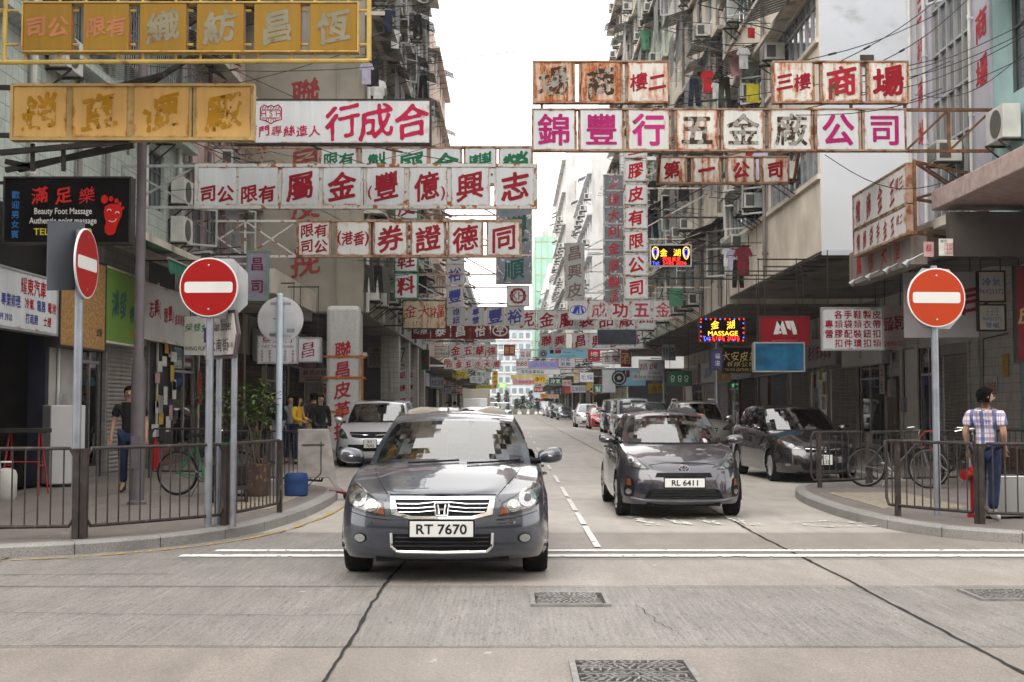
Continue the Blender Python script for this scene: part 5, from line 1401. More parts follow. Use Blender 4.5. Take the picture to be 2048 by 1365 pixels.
# ---- right: the great rusty frame with three runs of panels
row_sign('rusty white frame row with magenta and torn hardware-company characters', 23.5, 222, 301,
 [(1067, 1150, '錦', {'pm': W_EDGE, 'lm': L_MAG}), (1162, 1246, '豐', {'pm': W_EDGE, 'lm': L_MAG}), (1259, 1340, '行', {'pm': W_RUN, 'lm': peel_mat('letters_half_magenta', (.47, .025, .19), (.10, .06, .04), .52, .75, 2.5)}), (1356, 1437, '五', {'pm': W_RUST}),
  (1450, 1529, '金', {'pm': W_RUN}), (1546, 1626, '廠', {'pm': W_RUN}), (1639, 1722, '公', {'pm': W_EDGE, 'lm': L_MAG}), (1735, 1815, '司', {'pm': W_EDGE, 'lm': L_MAG})],
 W_RUN, L_PEEL, FRAME_RR, 'R', style='bold', res=56, weight=.035, k=.84, guys=2, tm=STEEL_R, single=True, fw=.03)
U1 = row_sign('upper rusty row with torn arcade characters and second-floor mark', 23.5, 127, 205, [(1069, 1147, '場', {'pm': W_HEAVY}), (1164, 1243, '商', {'pm': W_HEAVY}), (1258, 1339, '樓二', {'pm': W_RUST, 'lm': L_RED})], W_HEAVY, L_PEEL, FRAME_RR, 'R', res=56, weight=.04, k=.80, guys=0, truss=False, fw=.03)
U2 = row_sign('upper right rusty row with red third-floor arcade characters', 23.5, 127, 205, [(1553, 1631, '三樓', {'lm': L_RED}), (1651, 1727, '商', {'lm': peel_mat('letters_red_torn', (.36, .018, .035), (.10, .06, .04), .50, .74, 3)}), (1745, 1822, '場', {'lm': L_RED})], W_RUST, L_RED, FRAME_RR, 'R', res=56, weight=.045, k=.82, guys=3, truss=False, fw=.03)
row_sign('short rust-run row of four panels with small red first-company characters', 25, 317, 366, [(1319, 1372, '第'), (1389, 1441, '一'), (1458, 1511, '公'), (1528, 1579, '司')], W_RUST, L_RED, FRAME_RR, 'R', res=48, weight=.05, k=.70, guys=1, truss=False, fw=.03)
for U in (U1, U2):
 for x in (-1.1, .2, 1.2): MB().box(x - .025, x + .025, -.03, .03, -.125, -.032).build('post', STEEL_R, U)
lk = thing('hanger_bracket', 'rusty hanger posts tying the short row to the frame above it', 'bracket', (PX(1313, 25), 24.3, P(1313, 372, 25).z))
x1 = PX(1583, 25) - PX(1313, 25)
MB().bar((0, .3, 0), (0, -.5, .9), .05).bar((x1, .3, 0), (x1, -.5, .9), .05).bar((x1 * .5, .3, .55), (x1 * .5, -.5, .9), .05).build('posts', STEEL_R, lk)
# angled pair of boards parallel with the street
for zb_, zt_, s1, s2, lab in ((5.10, 5.76, '物飾金五', '樓三', 'upper slanted rusty board with third-floor jewellery characters'), (4.56, 5.04, '物飾袋手金五', '樓二', 'lower slanted rusty board with second-floor handbag characters')):
 fascia(lab, 1, 7.05, 22.5, 26.0, zb_, zt_, W_RUN, [(s2, .88, .40, .40, L_RED, 'brush')] + [(c, .10 + (.66 / (len(s1) - 1)) * i, .52, .80, L_RED, 'brush', .62) for i, c in enumerate(s1)], FRAME_RR, .14, name='slanted_sign')
t = thing('sign_bracket', 'rusty lattice bracket holding the two slanted boards', 'bracket', (7.1, 22.4, 4.52))
bb = MB()
for z in (.02, .62, 1.28): bb.bar((0, 0, z), (1.85, 1.5, z), .05)
bb.bar((0, 0, 1.28), (1.85, 1.5, .62), .045).bar((0, 0, .62), (1.85, 1.5, 1.28), .045).bar((0, 0, .02), (1.85, 1.5, .62), .045).bar((0, 0, 0), (0, 0, 1.32), .05); bb.build('lattice', STEEL_R, t)
col_sign('tall white column with bright red leather-company characters', 40, 1252, 1294, [(276, 315, '塑'), (323, 361, '膠'), (370, 408, '皮'), (417, 456, '有'), (464, 502, '限'), (510, 550, '公'), (557, 596, '司')], W_CLEAN, L_BRED, FRAME_WR, 'R', bm=STEEL_B, weight=.04, res=40)
col_sign('peeling grey column with half-lost red metalware characters', 43, 1210, 1247, [(352, 381, '公', {'lm': L_GONE}), (384, 414, '鐘'), (417, 447, '大'), (450, 480, '利'), (483, 513, '金'), (516, 547, '屬'), (550, 580, '製'), (583, 606, '品')], G_PEEL, L_PEELR, FRAME_WR, 'R', weight=.03, res=30,)
col_sign('pale grey board with three faded brown leather characters', 56, 1131, 1168, [(488, 600, '昌興皮')], rust_panel('panel_pale_slate', (.42, .44, .45), .02, .1), L_GONEB, FRAME_WR, 'R', weight=.04, res=34)
def wave_logo(lb, w, h, y):
 lb.tube([(w * .43 * math.cos(a * math.pi / 14), y, h / 2 + h * .24 * math.sin(a * math.pi / 14)) for a in range(28)], w * .018, 4, closed=True)
 for pts in ([(-.32, -.18), (-.10, -.18), (0, .12), (-.02, .2), (-.16, .2)], [(-.02, -.2), (.08, -.2), (.08, .2), (-.02, .2)], [(.12, .2), (.2, .2), (.34, -.18), (.2, -.18)]):
  lb.add([(a * w, y, h / 2 + b * h) for a, b in pts], [tuple(range(len(pts)))])
row_sign('white row with a blue oval logo and pinkish red hardware characters', 52, 602, 639, [(1138, 1175, wave_logo, {'lm': mat('logo_blue', (.03, .06, .36), .5)}), (1180, 1217, '成', {'lm': L_GONE}), (1222, 1260, '功', {'lm': L_PEELR}), (1265, 1302, '五'), (1307, 1346, '金', {'lm': L_GONE}), (1351, 1388, '有限/公司', {'lm': L_GONE})], W_CLEAN, mat('letters_rose', (.46, .05, .09), .5, var=.15), FRAME_WR, 'R', wx=6.7, style='bold', res=34, weight=.04, k=.88, guys=2, fw=.04)
row_sign('long white row of deep red metalware factory characters under the oval logo row', 58, 622, 658, [(1001, 1033, '傑'), (1037, 1071, '克'), (1076, 1111, '金'), (1116, 1151, '屬'), (1156, 1190, '製'), (1195, 1230, '品'), (1236, 1270, '廠'), (1275, 1309, '公司')], W_CLEAN, L_RED, FRAME_WR, 'R', wx=6.7, res=32, weight=.04, k=.86, guys=1, fw=.04)
row_sign('pale row with small red characters low over the right lane', 66, 668, 696, [(1081, 1105, '聯', {'pm': W_GREY}), (1108, 1131, '興', {'pm': W_GREY}), (1146, 1176, '昌'), (1179, 1212, '興'), (1215, 1250, '皮'), (1253, 1286, '革'), (1290, 1312, '有公/限司')], W_CLEAN, L_RED, FRAME_WR, 'R', wx=6.7, res=28, k=.88, guys=1, fw=.04)
board('dark blue grey blank board hiding part of the pale row', 60, 1196, 1273, 660, 689, G_DARK, [], STEEL_G, bracket=6.7)
def knots(by, w, h, y):
 mb = by.setdefault(L_WHITE.name, (MB(), L_WHITE))[0]
 for c in (-.3, 0, .28):
  for dz, r in ((.58, .13), (.36, .10)): mb.tube([(c * w + r * h * math.cos(a * .5236) + .02 * dz, y, dz * h + r * h * math.sin(a * .5236)) for a in range(12)], .012, 4, closed=True)
def speaker(by, w, h, y):
 for r, m in ((.44, L_BLACK), (.36, FRAME_A), (.28, L_BLACK), (.12, FRAME_A)):
  mb = by.setdefault(m.name, (MB(), m))[0]; n = 18
  mb.add([(-.40 * w + r * h * math.cos(a * 2 * math.pi / n), y - (.5 - r) * .03, .46 * h + r * h * math.sin(a * 2 * math.pi / n)) for a in range(n)], [tuple(range(n))])
 mb = by.setdefault(L_BRED.name, (MB(), L_BRED))[0]; mb.add([(-.16 * w, y, .5 * h), (-.04 * w, y, .5 * h), (-.04 * w, y, .92 * h), (-.16 * w, y, .92 * h)], [(0, 1, 2, 3)])
 mb = by.setdefault(L_BLACK.name, (MB(), L_BLACK))[0]; mb.add([(-.27 * w, y, .5 * h), (-.19 * w, y, .5 * h), (-.19 * w, y, .92 * h), (-.27 * w, y, .92 * h)], [(0, 1, 2, 3)])
SKYB = mat('panel_sky_blue', (.24, .50, .66), .4, var=.1, vs=.6)
board('sky blue car audio banner with a loudspeaker picture and brand words', 74, 1077, 1175, 699, 716, SKYB, [speaker, ('JBL', .40, .30, .22, L_WHITE, 'bold'), ('clarion', .58, .34, .24, L_BLACK, 'bold'), ('JVC', .72, .80, .22, L_BLACK, 'bold'), ('KENWOOD', .54, .80, .16, L_BLUE, 'bold'), ('Pioneer', .84, .18, .18, L_BLUE, 'bold')], FRAME_A, bracket=6.5, name='banner_sign')
board('purple banner with blue English capitals far up the street', 88, 1057, 1116, 723, 737, mat('panel_purple', (.38, .34, .60), .5, var=.15, vs=1), [('LUEN FUNG BEADS', .56, .5, .62, mat('letters_azure', (.04, .16, .50), .5), 'bold', .7)], FRAME_A, bracket=6.4, name='banner_sign')
board('small white board with red 88 beside the purple banner', 90, 1033, 1056, 719, 737, W_CLEAN, [('新', .2, .5, .6, L_RED, 'bold'), ('88', .65, .5, .5, L_RED, 'bold')], FRAME_A, bracket=6.4)
board('white board with black metalware characters under the purple banner', 92, 1034, 1120, 739, 749, W_CLEAN, [('黎明金屬製品', .36, .5, .75, L_BLACK, 'bold')], FRAME_A, bracket=6.4)
board('white board with four boxed navy leather-craft characters', 84, 1117, 1150, 714, 735, W_CLEAN, [('兄皮', .42, .27, .38, L_BLUE, 'bold', 1.3), ('弟藝', .42, .70, .38, L_BLUE, 'bold', 1.3)], mat('frame_purple', (.3, .06, .3), .5), bracket=6.4)
board('blue lit shop sign reading 668 above the far right pavement', 68, 1232, 1291, 738, 772, SKYB, [('668', .26, .32, .36, L_RED, 'bold'), ('汽車', .74, .34, .40, L_YEL, 'bold'), speaker], STEEL_B, bracket=6.7)
board('white board with two red characters hung over the far right pavement', 64, 1279, 1324, 721, 752, W_CLEAN, [('昌興', .40, .42, .48, L_RED, 'brush', 1.3), ('有限公司', .66, .82, .2, L_RED, 'bold')], FRAME_A, bracket=6.7)
board('low white board with navy leather trimmings characters', 66, 1265, 1322, 748, 760, W_CLEAN, [('專營皮革雜料', .5, .5, .72, L_BLUE, 'bold')], FRAME_A, bracket=6.7)
board('dark green board with white knot drawings over the right shops', 52, 1335, 1382, 744, 771, mat('panel_dark_green', (.02, .10, .05), .5, var=.2), [knots], STEEL_B, hang=4.6)
# LED boards (lit)
def led(c, n, e=2.2): return mat(n, c, .4, var=0, emit=e)
LED_R, LED_Y, LED_B, LED_G = led((1, .03, .02), 'led_red'), led((1, .45, .03), 'led_amber'), led((.08, .1, 1), 'led_blue'), led((.05, .8, .2), 'led_green', 1.2)
def led_border(cols):
 def f(by, w, h, y):
  n = 28
  for k in range(n):
   t = k / n * (2 * w + 2 * h)
   if t < w: p = (-w / 2 + t, .03 * h)
   elif t < w + h: p = (w / 2 - .03 * h, t - w)
   elif t < 2 * w + h: p = (w / 2 - (t - w - h), h * .97)
   else: p = (-w / 2 + .03 * h, h - (t - 2 * w - h))
   m = cols[k % len(cols)]; mb = by.setdefault(m.name, (MB(), m))[0]
   mb.cbox((p[0], y, p[1]), (.03, .006, .03))
 return f
def led_feet(by, w, h, y):
 for sx in (-1, 1):
  for m, r in ((LED_Y, 1.0), (LED_B, .62)):
   mb = by.setdefault(m.name, (MB(), m))[0]
   mb.tube([(sx * w * .39 + r * .075 * w * math.cos(a * math.pi / 8) * (1 + .3 * math.sin(a * math.pi / 8)), y, h * .62 + r * .3 * h * math.sin(a * math.pi / 8)) for a in range(16)], .012, 4, closed=True)
board('lit LED massage board with amber characters and foot outlines, hung high', 36, 1303, 1382, 492, 532, BLACKP, [('金', .32, .36, .40, LED_Y, 'bold'), ('湖', .66, .36, .40, LED_Y, 'bold'), ('穴位推拿', .52, .68, .22, LED_R, 'bold'), ('Tel:', .12, .88, .17, LED_B, 'bold'), ('5185 2036', .60, .88, .16, LED_R, 'bold', 1.2), led_feet], mat('frame_led_pale', (.5, .48, .55), .5), bracket=6.7)
board('lit LED board reading MASSAGE under amber characters, lower on the right', 31, 1400, 1488, 638, 683, BLACKP, [('金', .34, .28, .40, LED_Y, 'brush'), ('湖', .70, .28, .40, LED_Y, 'brush'), ('MASSAGE', .52, .66, .2, LED_Y, 'bold', 1.1), ('Tel:', .15, .87, .17, LED_B, 'bold'), ('5185 2035', .58, .87, .17, LED_R, 'bold', 1.2), led_border((LED_R, LED_B, LED_R))], STEEL_B, hang=4.8)
# ---- right: boards hung under the jutting floors
board('white hanging board filled with four lines of dark red haberdashery characters', 27, 1646, 1765, 618, 699, W_CLEAN,
  [(c, .10 + .16 * i, .15 + .235 * j, .22, L_RED, 'bold', .98) for j, s in enumerate((' 各手鞋製皮', '專類袋類衣帶', '營膠配裝鈕扣', ' 扣件璜扣類')) for i, c in enumerate(s) if c != ' '], FRAME_A, .12, hang=4.8)
def ma_logo(by, w, h, y):
 mb = by.setdefault(L_WHITE.name, (MB(), L_WHITE))[0]
 def P4(pts): mb.add([(a * w, y, h * b) for a, b in pts], [tuple(range(len(pts)))])
 P4([(-.24, .38), (-.14, .38), (-.06, .86), (-.16, .86)]); P4([(-.06, .86), (-.06, .80), (-.0, .38), (-.11, .38), (-.14, .55)]) if False else None
 P4([(-.16, .86), (-.04, .86), (.05, .38), (-.045, .38), (-.11, .70)])
 P4([(.0, .86), (.10, .86), (.13, .52), (.05, .60)]); P4([(.10, .86), (.18, .86), (.27, .38), (.17, .38)])
 n = 12; mb.add([(-.10 * w + .03 * w * math.cos(a * math.pi / 6), y, h * .45 + .03 * w * math.sin(a * math.pi / 6)) for a in range(n)], [tuple(range(n))])
board('dark red square lightbox with a white two-letter monogram', 30, 1521, 1617, 635, 691, mat('panel_crimson', (.24, .012, .02), .35, var=.08), [ma_logo, ('Agent Metal Manufacturer Ltd', .5, .84, .07, mat('letters_pale_red', (.5, .12, .13), .5), 'bold')], mat('frame_brown', (.10, .04, .04), .5), .2, hang=4.8)
board('plain blue gradient-printed lightbox below the red monogram one', 28.5, 1509, 1605, 688, 742, mat('panel_ocean_blue', (.02, .125, .25), .5, var=.5, vs=3), [], FRAME_A, .25, hang=4.8)
board('black leather shop board with gold characters and capitals', 32, 1447, 1522, 696, 745, BLACKP, [('大安皮革', .42, .36, .44, L_GOLD, 'brush'), ('有限公司', .45, .68, .22, L_GOLD, 'brush', 1.3), ('TAI ON LEATHER CO LTD', .5, .90, .12, L_GOLD, 'bold')], STEEL_B, .15, hang=4.8)
board('narrow indigo board with pale characters left of the leather board', 33, 1422, 1447, 701, 739, mat('panel_indigo', (.06, .055, .16), .5, var=.1), [('溢', .5, .3, .3, L_WHITE, 'bold'), ('浚', .5, .68, .3, L_WHITE, 'bold')], STEEL_B, .12, hang=4.8)
board('faded pink vinyl banner with maroon characters beside the haberdashery board', 28, 1768, 1808, 612, 700, mat('vinyl_pink', (.40, .33, .33), .5, var=.25, vs=2), [('品', .2, .42, .34, L_RED, 'bold', .8), ('公', .5, .40, .34, L_RED, 'bold', .8), ('司', .8, .38, .34, L_RED, 'bold', .8), ('CHUNG CO.', .5, .86, .10, L_RED, 'bold')], None, .03, hang=4.85, name='banner_sign')
board('large plain pale board behind the right no-entry sign', 24.5, 1812, 1956, 545, 676, mat('board_pale', (.30, .285, .30), .5, var=.08), [('司', .94, .45, .5, L_RED, 'brush')], None, .08, hang=4.9, rz=R(-8))
board('yellowish notice board with blue air-conditioning phone number', 24.2, 1960, 2010, 545, 602, mat('board_ivory', (.50, .47, .42), .6, var=.15, vs=3), [('冷氣', .5, .35, .3, L_SKY, 'bold', 1.1), ('96421572', .5, .68, .18, L_SKY, 'bold')], STEEL_B, .08, hang=4.9)
board('stained notice board with a blue price list and fridge characters', 24.2, 1960, 2010, 612, 660, MATS['board_ivory'], [(c, .3 + .2 * i, .12 + .13 * j, .10, L_SKY, 'bold') for j, s in enumerate(('洗衣機', '電視機', '熱水爐')) for i, c in enumerate(s)] + [('96421572', .5, .55, .14, L_SKY, 'bold'), ('雪櫃', .5, .82, .24, L_SKY, 'bold', 1.2)], STEEL_B, .08)
board('dark red hanging board cut by the right edge of the picture', 22.5, 2034, 2110, 536, 722, M_RED, [('皮革', .5, .5, .2, L_GOLD, 'brush')], STEEL_B, .12, hang=4.9)
fascia('brown concrete canopy fascia with faded red building-name characters', 1, 7.35, 23.0, 27.2, 4.05, 4.75, mat('fascia_grey', (.30, .27, .25), .7, var=.2, vs=2, stain=(.2, .1, .06)), [(c, .18 + .21 * i, .5, .62, L_PEELR, 'brush') for i, c in enumerate('萬豐大廈')], None, .3, name='canopy_sign')
cn = thing('canopy', 'dark flat canopy with spotlights below the building-name fascia', 'canopy', (7.5, 22.0, 4.1))
MB().box(.02, 3.4, .0, 5.8, .55, .72).build('slab', GREYW, cn); MB().box(.0, 3.4, -.22, -.003, -.05, .72).build('front_fascia', mat('fascia_brown', (.075, .065, .06), .7, var=.2), cn)
for i in range(4):
 sp = MB(); sp.tube([(-.2, .6 + i * 1.2, .1), (-.5, .6 + i * 1.2, -.05)], .018, 6); sp.tube([(-.46, .6 + i * 1.2, -.02), (-.54, .6 + i * 1.2, -.12)], [.03, .07], 10); sp.build('spotlight', STEEL_G, cn, smooth=40)
board('small torn price poster on the dark canopy edge', 21.7, 1882, 1911, 478, 512, NOTE[0], [('床位', .35, .14, .2, L_BLACK, 'bold'), ('1500', .7, .36, .2, L_BRED, 'bold'), ('1600', .7, .60, .2, L_BRED, 'bold'), ('1800', .7, .84, .2, L_BRED, 'bold')], None, .006, name='poster', cat='poster')
board('crumpled poster flapping beside the price poster', 21.7, 1850, 1873, 484, 514, NOTE[3], [('租', .5, .4, .5, L_BRED, 'brush')], None, .006, name='poster', cat='poster', rz=R(15))
fascia('white fascia band over the steel framed shop on the right', 1, 10.8, 37.0, 41.5, 2.75, 3.4, mat('fascia_white', (.72, .72, .70), .6, var=.1), [('12', .5, .5, .3, L_RED, 'bold')], FRAME_A, .2)
for d0, d1, z0, z1, m, txt, lm, lab in ((42.0, 46.4, 2.9, 3.8, W_GREY, '各類皮革批發', L_RED, 'grey fascia with red characters over the broad shutter'), (47, 51, 2.8, 3.6, mat('fascia_gold', (.36, .25, .10), .5, var=.2), '金銀皮料行', L_RED, 'gold fascia over the grey shutter behind the black car'),
  (51.2, 56, 2.8, 3.7, mat('fascia_copper', (.30, .15, .08), .5, var=.3), '飾物總匯', L_GOLD, 'copper fascia with gold characters by the brown piers'), (57, 62, 2.8, 3.8, W_CLEAN, '五金配件公司', L_RED, 'white fascia with red hardware characters far along the right'), (62.2, 66, 2.7, 3.6, mat('fascia_orange', (.45, .18, .05), .5, var=.2), '皮藝', L_YEL, 'orange fascia over the yellow-green lit shop'), (66.5, 72, 2.8, 3.8, mat('fascia_pale', (.5, .5, .5), .6, var=.2), '鈕扣織帶', L_BLUE, 'pale fascia with blue characters near the end of the first right block'), (73, 80, 2.8, 3.8, M_RED, '財務公司', L_GOLD, 'maroon fascia at the end of the first right block')):
 fascia(lab, 1, 10.75, d0, d1, z0, z1, m, [(txt, .5, .5, .6, lm, 'brush')], FRAME_A, .25)
for d0, d1, z0, z1, m, txt, lm, lab in ((31.2, 34.5, 3.0, 3.9, W_GREY, '合成皮革行', L_GREEN, 'dim fascia with green characters over the brown shutter'), (39, 44, 2.9, 3.8, W_CLEAN, '鈕扣拉鍊', L_RED, 'white arcade fascia with red zipper characters'), (45, 50, 2.9, 3.7, M_RED, '皮料批發', L_GOLD, 'maroon arcade fascia with gold characters'), (52, 60, 2.9, 3.7, mat('fascia_navy', (.05, .05, .14), .5), '海味參茸', L_GOLD, 'navy arcade fascia behind the white pillars')):
 fascia(lab, -1, -7.8, d0, d1, z0, z1, m, [(txt, .5, .5, .6, lm, 'brush')], FRAME_A, .2)
# ---- far signs at the end of the street
FARS = [(858, 887, 756, 775, 98, W_CLEAN, L_BLUE, '周大進五金廠', 'white', 'navy'), (882, 902, 769, 787, 104, W_GREY, L_BLUE, '五金工具', 'grey', 'navy'), (903, 914, 777, 790, 110, W_CLEAN, L_RED, '昌', 'white', 'red'), (953, 971, 741, 761, 120, mat('panel_mint', (.55, .64, .56), .6), L_GREEN, '寶隆', 'mint', 'green'), (972, 981, 745, 757, 124, W_CLEAN, L_RED, '印', 'white', 'red'),
  (953, 985, 771, 778, 128, mat('panel_yellow', (.60, .50, .04), .5), L_BLACK, '27299799', 'yellow', 'black'), (947, 972, 782, 792, 134, mat('panel_blood', (.33, .03, .03), .5), L_GOLD, '海鮮酒家', 'blood red', 'gold'), (1026, 1088, 760, 769, 150, mat('panel_salmon', (.60, .30, .31), .5, var=.15), L_RED, '時裝批發中心', 'salmon', 'red'), (1068, 1085, 775, 785, 140, mat('panel_red2', (.42, .03, .04), .5), L_WHITE, '茶餐廳', 'red', 'white'),
  (1081, 1096, 788, 796, 130, mat('panel_amber', (.62, .34, .05), .5), L_RED, '藥房', 'amber', 'red'), (1126, 1142, 761, 772, 108, mat('panel_rose', (.55, .40, .38), .5), L_RED, '皮帶', 'rose', 'red'), (1142, 1172, 772, 785, 104, W_GREY, L_BLUE, '五金鈕扣', 'grey', 'navy'), (1148, 1158, 738, 765, 100, mat('panel_sand', (.55, .48, .36), .5), L_GOLD, '金行', 'sand', 'gold'), (1205, 1230, 740, 785, 78, mat('panel_cloud', (.60, .62, .66), .5), None, '', 'blank pale grey', ''),
  (912, 920, 745, 760, 112, W_CLEAN, L_RED, '皮', 'white', 'red'), (1097, 1117, 790, 797, 124, mat('panel_apricot', (.60, .42, .30), .5), L_RED, '大排檔', 'apricot', 'red'), (930, 950, 700, 718, 92, W_CLEAN, None, '', 'blank white', '')]
for i, (a, b, c, d, Y, pm, lm, txt, cn_, ln_) in enumerate(FARS):
 board('%s%s %s sign%s far along the %s' % ('' if b - a > 10 else 'narrow ', ('low', 'mid-height', 'high')[0 if c > 768 else 1 if c > 742 else 2], cn_, (' with %s characters' % ln_) if ln_ else '', ('left', 'right')[a > 1010] + (' beside the mint one' if txt == '印' else '')), Y, a, b, c, d, pm, [(txt, .5, .5, .7 if len(txt) > 1 else .8, lm, 'bold')] if txt else [], FRAME_A, bracket=-4.2 if a < 1010 else 5.5, group='far signs over the street')
col_sign('narrow yellow vertical estate-agent sign far up the street', 122, 985, 995, [(743, 777, '駿升地產')], MATS['panel_yellow'], L_BRED, FRAME_A, 'L', wx=-4.2, fw=.03, bars=(1.,))
board('far lit green and red LED sign left of the street centre', 132, 998, 1013, 768, 775, LED_G, [('開', .35, .5, .8, LED_R, 'bold'), ('店', .65, .5, .8, LED_R, 'bold')], STEEL_B, bracket=-4.2)
for i in range(5):
 a = 1022 + i * 13.5
 board('pale yellow panel of the far row above the salmon sign, %s of five' % ('first', 'second', 'third', 'fourth', 'last')[i], 156, a, a + 12, 751, 758, mat('panel_straw', (.62, .46, .14), .5), [], FRAME_A, group='far yellow panels')
MORE = ((846, 866, 664, 688, 62, 0, '紙品', 1), (930, 948, 664, 686, 68, 1, '金', 2), (955, 990, 662, 684, 74, 0, '鈕扣', 3), (843, 858, 700, 740, 64, 4, '皮革', 1), (905, 934, 742, 757, 100, 2, '布行', 0), (936, 951, 720, 738, 104, 3, '線', 0), (940, 968, 752, 766, 116, 0, '花邊', 4), (1008, 1030, 690, 712, 120, 1, '參茸', 2), (1040, 1062, 700, 718, 104, 0, '電器', 1), (1068, 1092, 752, 766, 118, 2, '車行', 0), (1098, 1124, 756, 770, 112, 4, '冷氣', 0), (1160, 1186, 746, 764, 92, 0, '毛線', 3),
  (1176, 1200, 700, 722, 86, 3, '押', 0), (1205, 1240, 706, 728, 80, 0, '金屬', 1), (1242, 1262, 700, 734, 74, 1, '酒', 2), (1326, 1350, 690, 720, 60, 0, '膠袋', 4), (1298, 1330, 768, 786, 72, 2, '洗衣', 0), (1186, 1206, 770, 786, 90, 4, '髮', 0))
MP = ((W_CLEAN, 'white'), (M_RED, 'maroon'), (MATS['panel_yellow'], 'yellow'), (MATS['panel_red2'], 'red'), (MATS['panel_dark_green'], 'green')); ML = ((L_WHITE, 'white'), (L_RED, 'dark red'), (L_GOLD, 'gold'), (L_BLUE, 'navy'), (L_GREEN, 'green'))
for i, (a, b, c, d, Y, p, txt, l) in enumerate(MORE):
 if p == 2: l = 1
 board('%s board with %s %s hung %s, %s' % (MP[p][1], ML[l][1], 'character' if len(txt) == 1 else 'pair', 'left of the gap' if a < 1000 else 'right of the gap', {'電器': 'under the blue banner', '車行': 'near the street centre'}.get(txt) or ('beside the upper rows' if c < 700 else 'among the lower rows' if c < 740 else 'low over far cars')), Y, a, b, c, d, MP[p][0], [(txt, .5, .5, .72 if b - a < 1.2 * (d - c) * len(txt) else .8, ML[l][0], 'bold')], FRAME_A, bracket=-4.3 if a < 1010 else 6.5, group='far signs over the street')
# ---------------------------------------------------------------- vehicles
def interp(tab, x):
 """smooth (monotone-ish) interpolation in a table of (x, value...)"""
 if x <= tab[0][0]: return tab[0][1]
 if x >= tab[-1][0]: return tab[-1][1]
 for i in range(len(tab) - 1):
  if x <= tab[i + 1][0]:
   x0, y0 = tab[i][:2]; x1, y1 = tab[i + 1][:2]; h = x1 - x0
   d = (y1 - y0) / h
   dl = (y0 - tab[i - 1][1]) / (x0 - tab[i - 1][0]) if i > 0 else d
   dr = (tab[i + 2][1] - y1) / (tab[i + 2][0] - x1) if i + 2 < len(tab) else d
   def sl(a, b): return 0 if a * b <= 0 else 2 * a * b / (a + b)
   m0, m1 = (sl(dl, d) if i > 0 else d), (sl(d, dr) if i + 2 < len(tab) else d)
   t = (x - x0) / h
   return y0 * (2 * t ** 3 - 3 * t * t + 1) + m0 * h * (t ** 3 - 2 * t * t + t) + y1 * (-2 * t ** 3 + 3 * t * t) + m1 * h * (t ** 3 - t * t)
def resample(pts, n):
 pts = smooth_line(pts, 12); L = [0]
 for i in range(1, len(pts)): L.append(L[-1] + (pts[i] - pts[i - 1]).length)
 out = []; j = 0
 for k in range(n + 1):
  t = L[-1] * k / n
  while j < len(L) - 2 and L[j + 1] < t: j += 1
  f = (t - L[j]) / max(1e-9, L[j + 1] - L[j])
  out.append(pts[j].lerp(pts[j + 1], min(1, max(0, f))))
 return out
def car_paint(name, col, metal=0.6, rough=0.32, coat=1.0):
 if name in MATS: return MATS[name]
 m, t, b = nodes_of(name)
 b.inputs['Metallic'].default_value = metal; b.inputs['Roughness'].default_value = rough
 b.inputs['Coat Weight'].default_value = coat; b.inputs['Coat Roughness'].default_value = 0.02; b.inputs['Coat IOR'].default_value = 1.65
 c, _ = mul_noise(t, rgb(col), (260, 260, 260), .85, 1.15, 1)
 c, _ = mix_mask(t, c, (.16, .15, .135), (2.2, 2.2, 1.2), .60, .25, 5, .12)     # road dust
 t.links.new(c, b.inputs['Base Color'])
 MATS[name] = m; return m
CHROME = mat('chrome', (.75, .76, .78), .06, 1.0, var=0)
TRIM = mat('trim_black', (.008, .008, .009), .6, var=.1, spec=.1)
RUBBER = mat('tyre_rubber', (.014, .013, .013), .9, var=.25, vs=12, bump=.2, bs=60)
ALLOY = mat('alloy_wheel', (.50, .50, .51), .28, .85, var=.1)
SEAT = mat('seat_fabric', (.22, .20, .17), .85, var=.15)
SEAT_D = mat('seat_dark', (.05, .05, .05), .85, var=.15)
LAMP_BASE = mat('headlamp_reflector', (.15, .15, .155), .25, .9, var=.35, vs=30, coat=1)
LAMP_DARK = mat('headlamp_dark', (.035, .035, .038), .12, .3, var=.3, vs=25, coat=1)
LAMP_LENS = mat('headlamp_lens', (.34, .345, .35), .08, .8, var=.25, vs=60, coat=1)
AMBER = mat('lamp_amber', (.17, .045, .012), .2, var=.2, vs=50, coat=1)
TAIL = mat('lamp_red', (.30, .012, .012), .15, var=.2, vs=30, coat=1)
PLATE = mat('plate_white', (.66, .67, .66), .4, var=.04)
GLASS = glass_mat('windscreen_glass', (.55, .62, .60), 2.8, .035)
GLASS_D = glass_mat('side_glass_tinted', (.22, .25, .25), 2.0)
GLASS_O = mat('far_car_glass', (.06, .075, .08), .04, var=.1, spec=1.0, coat=1)
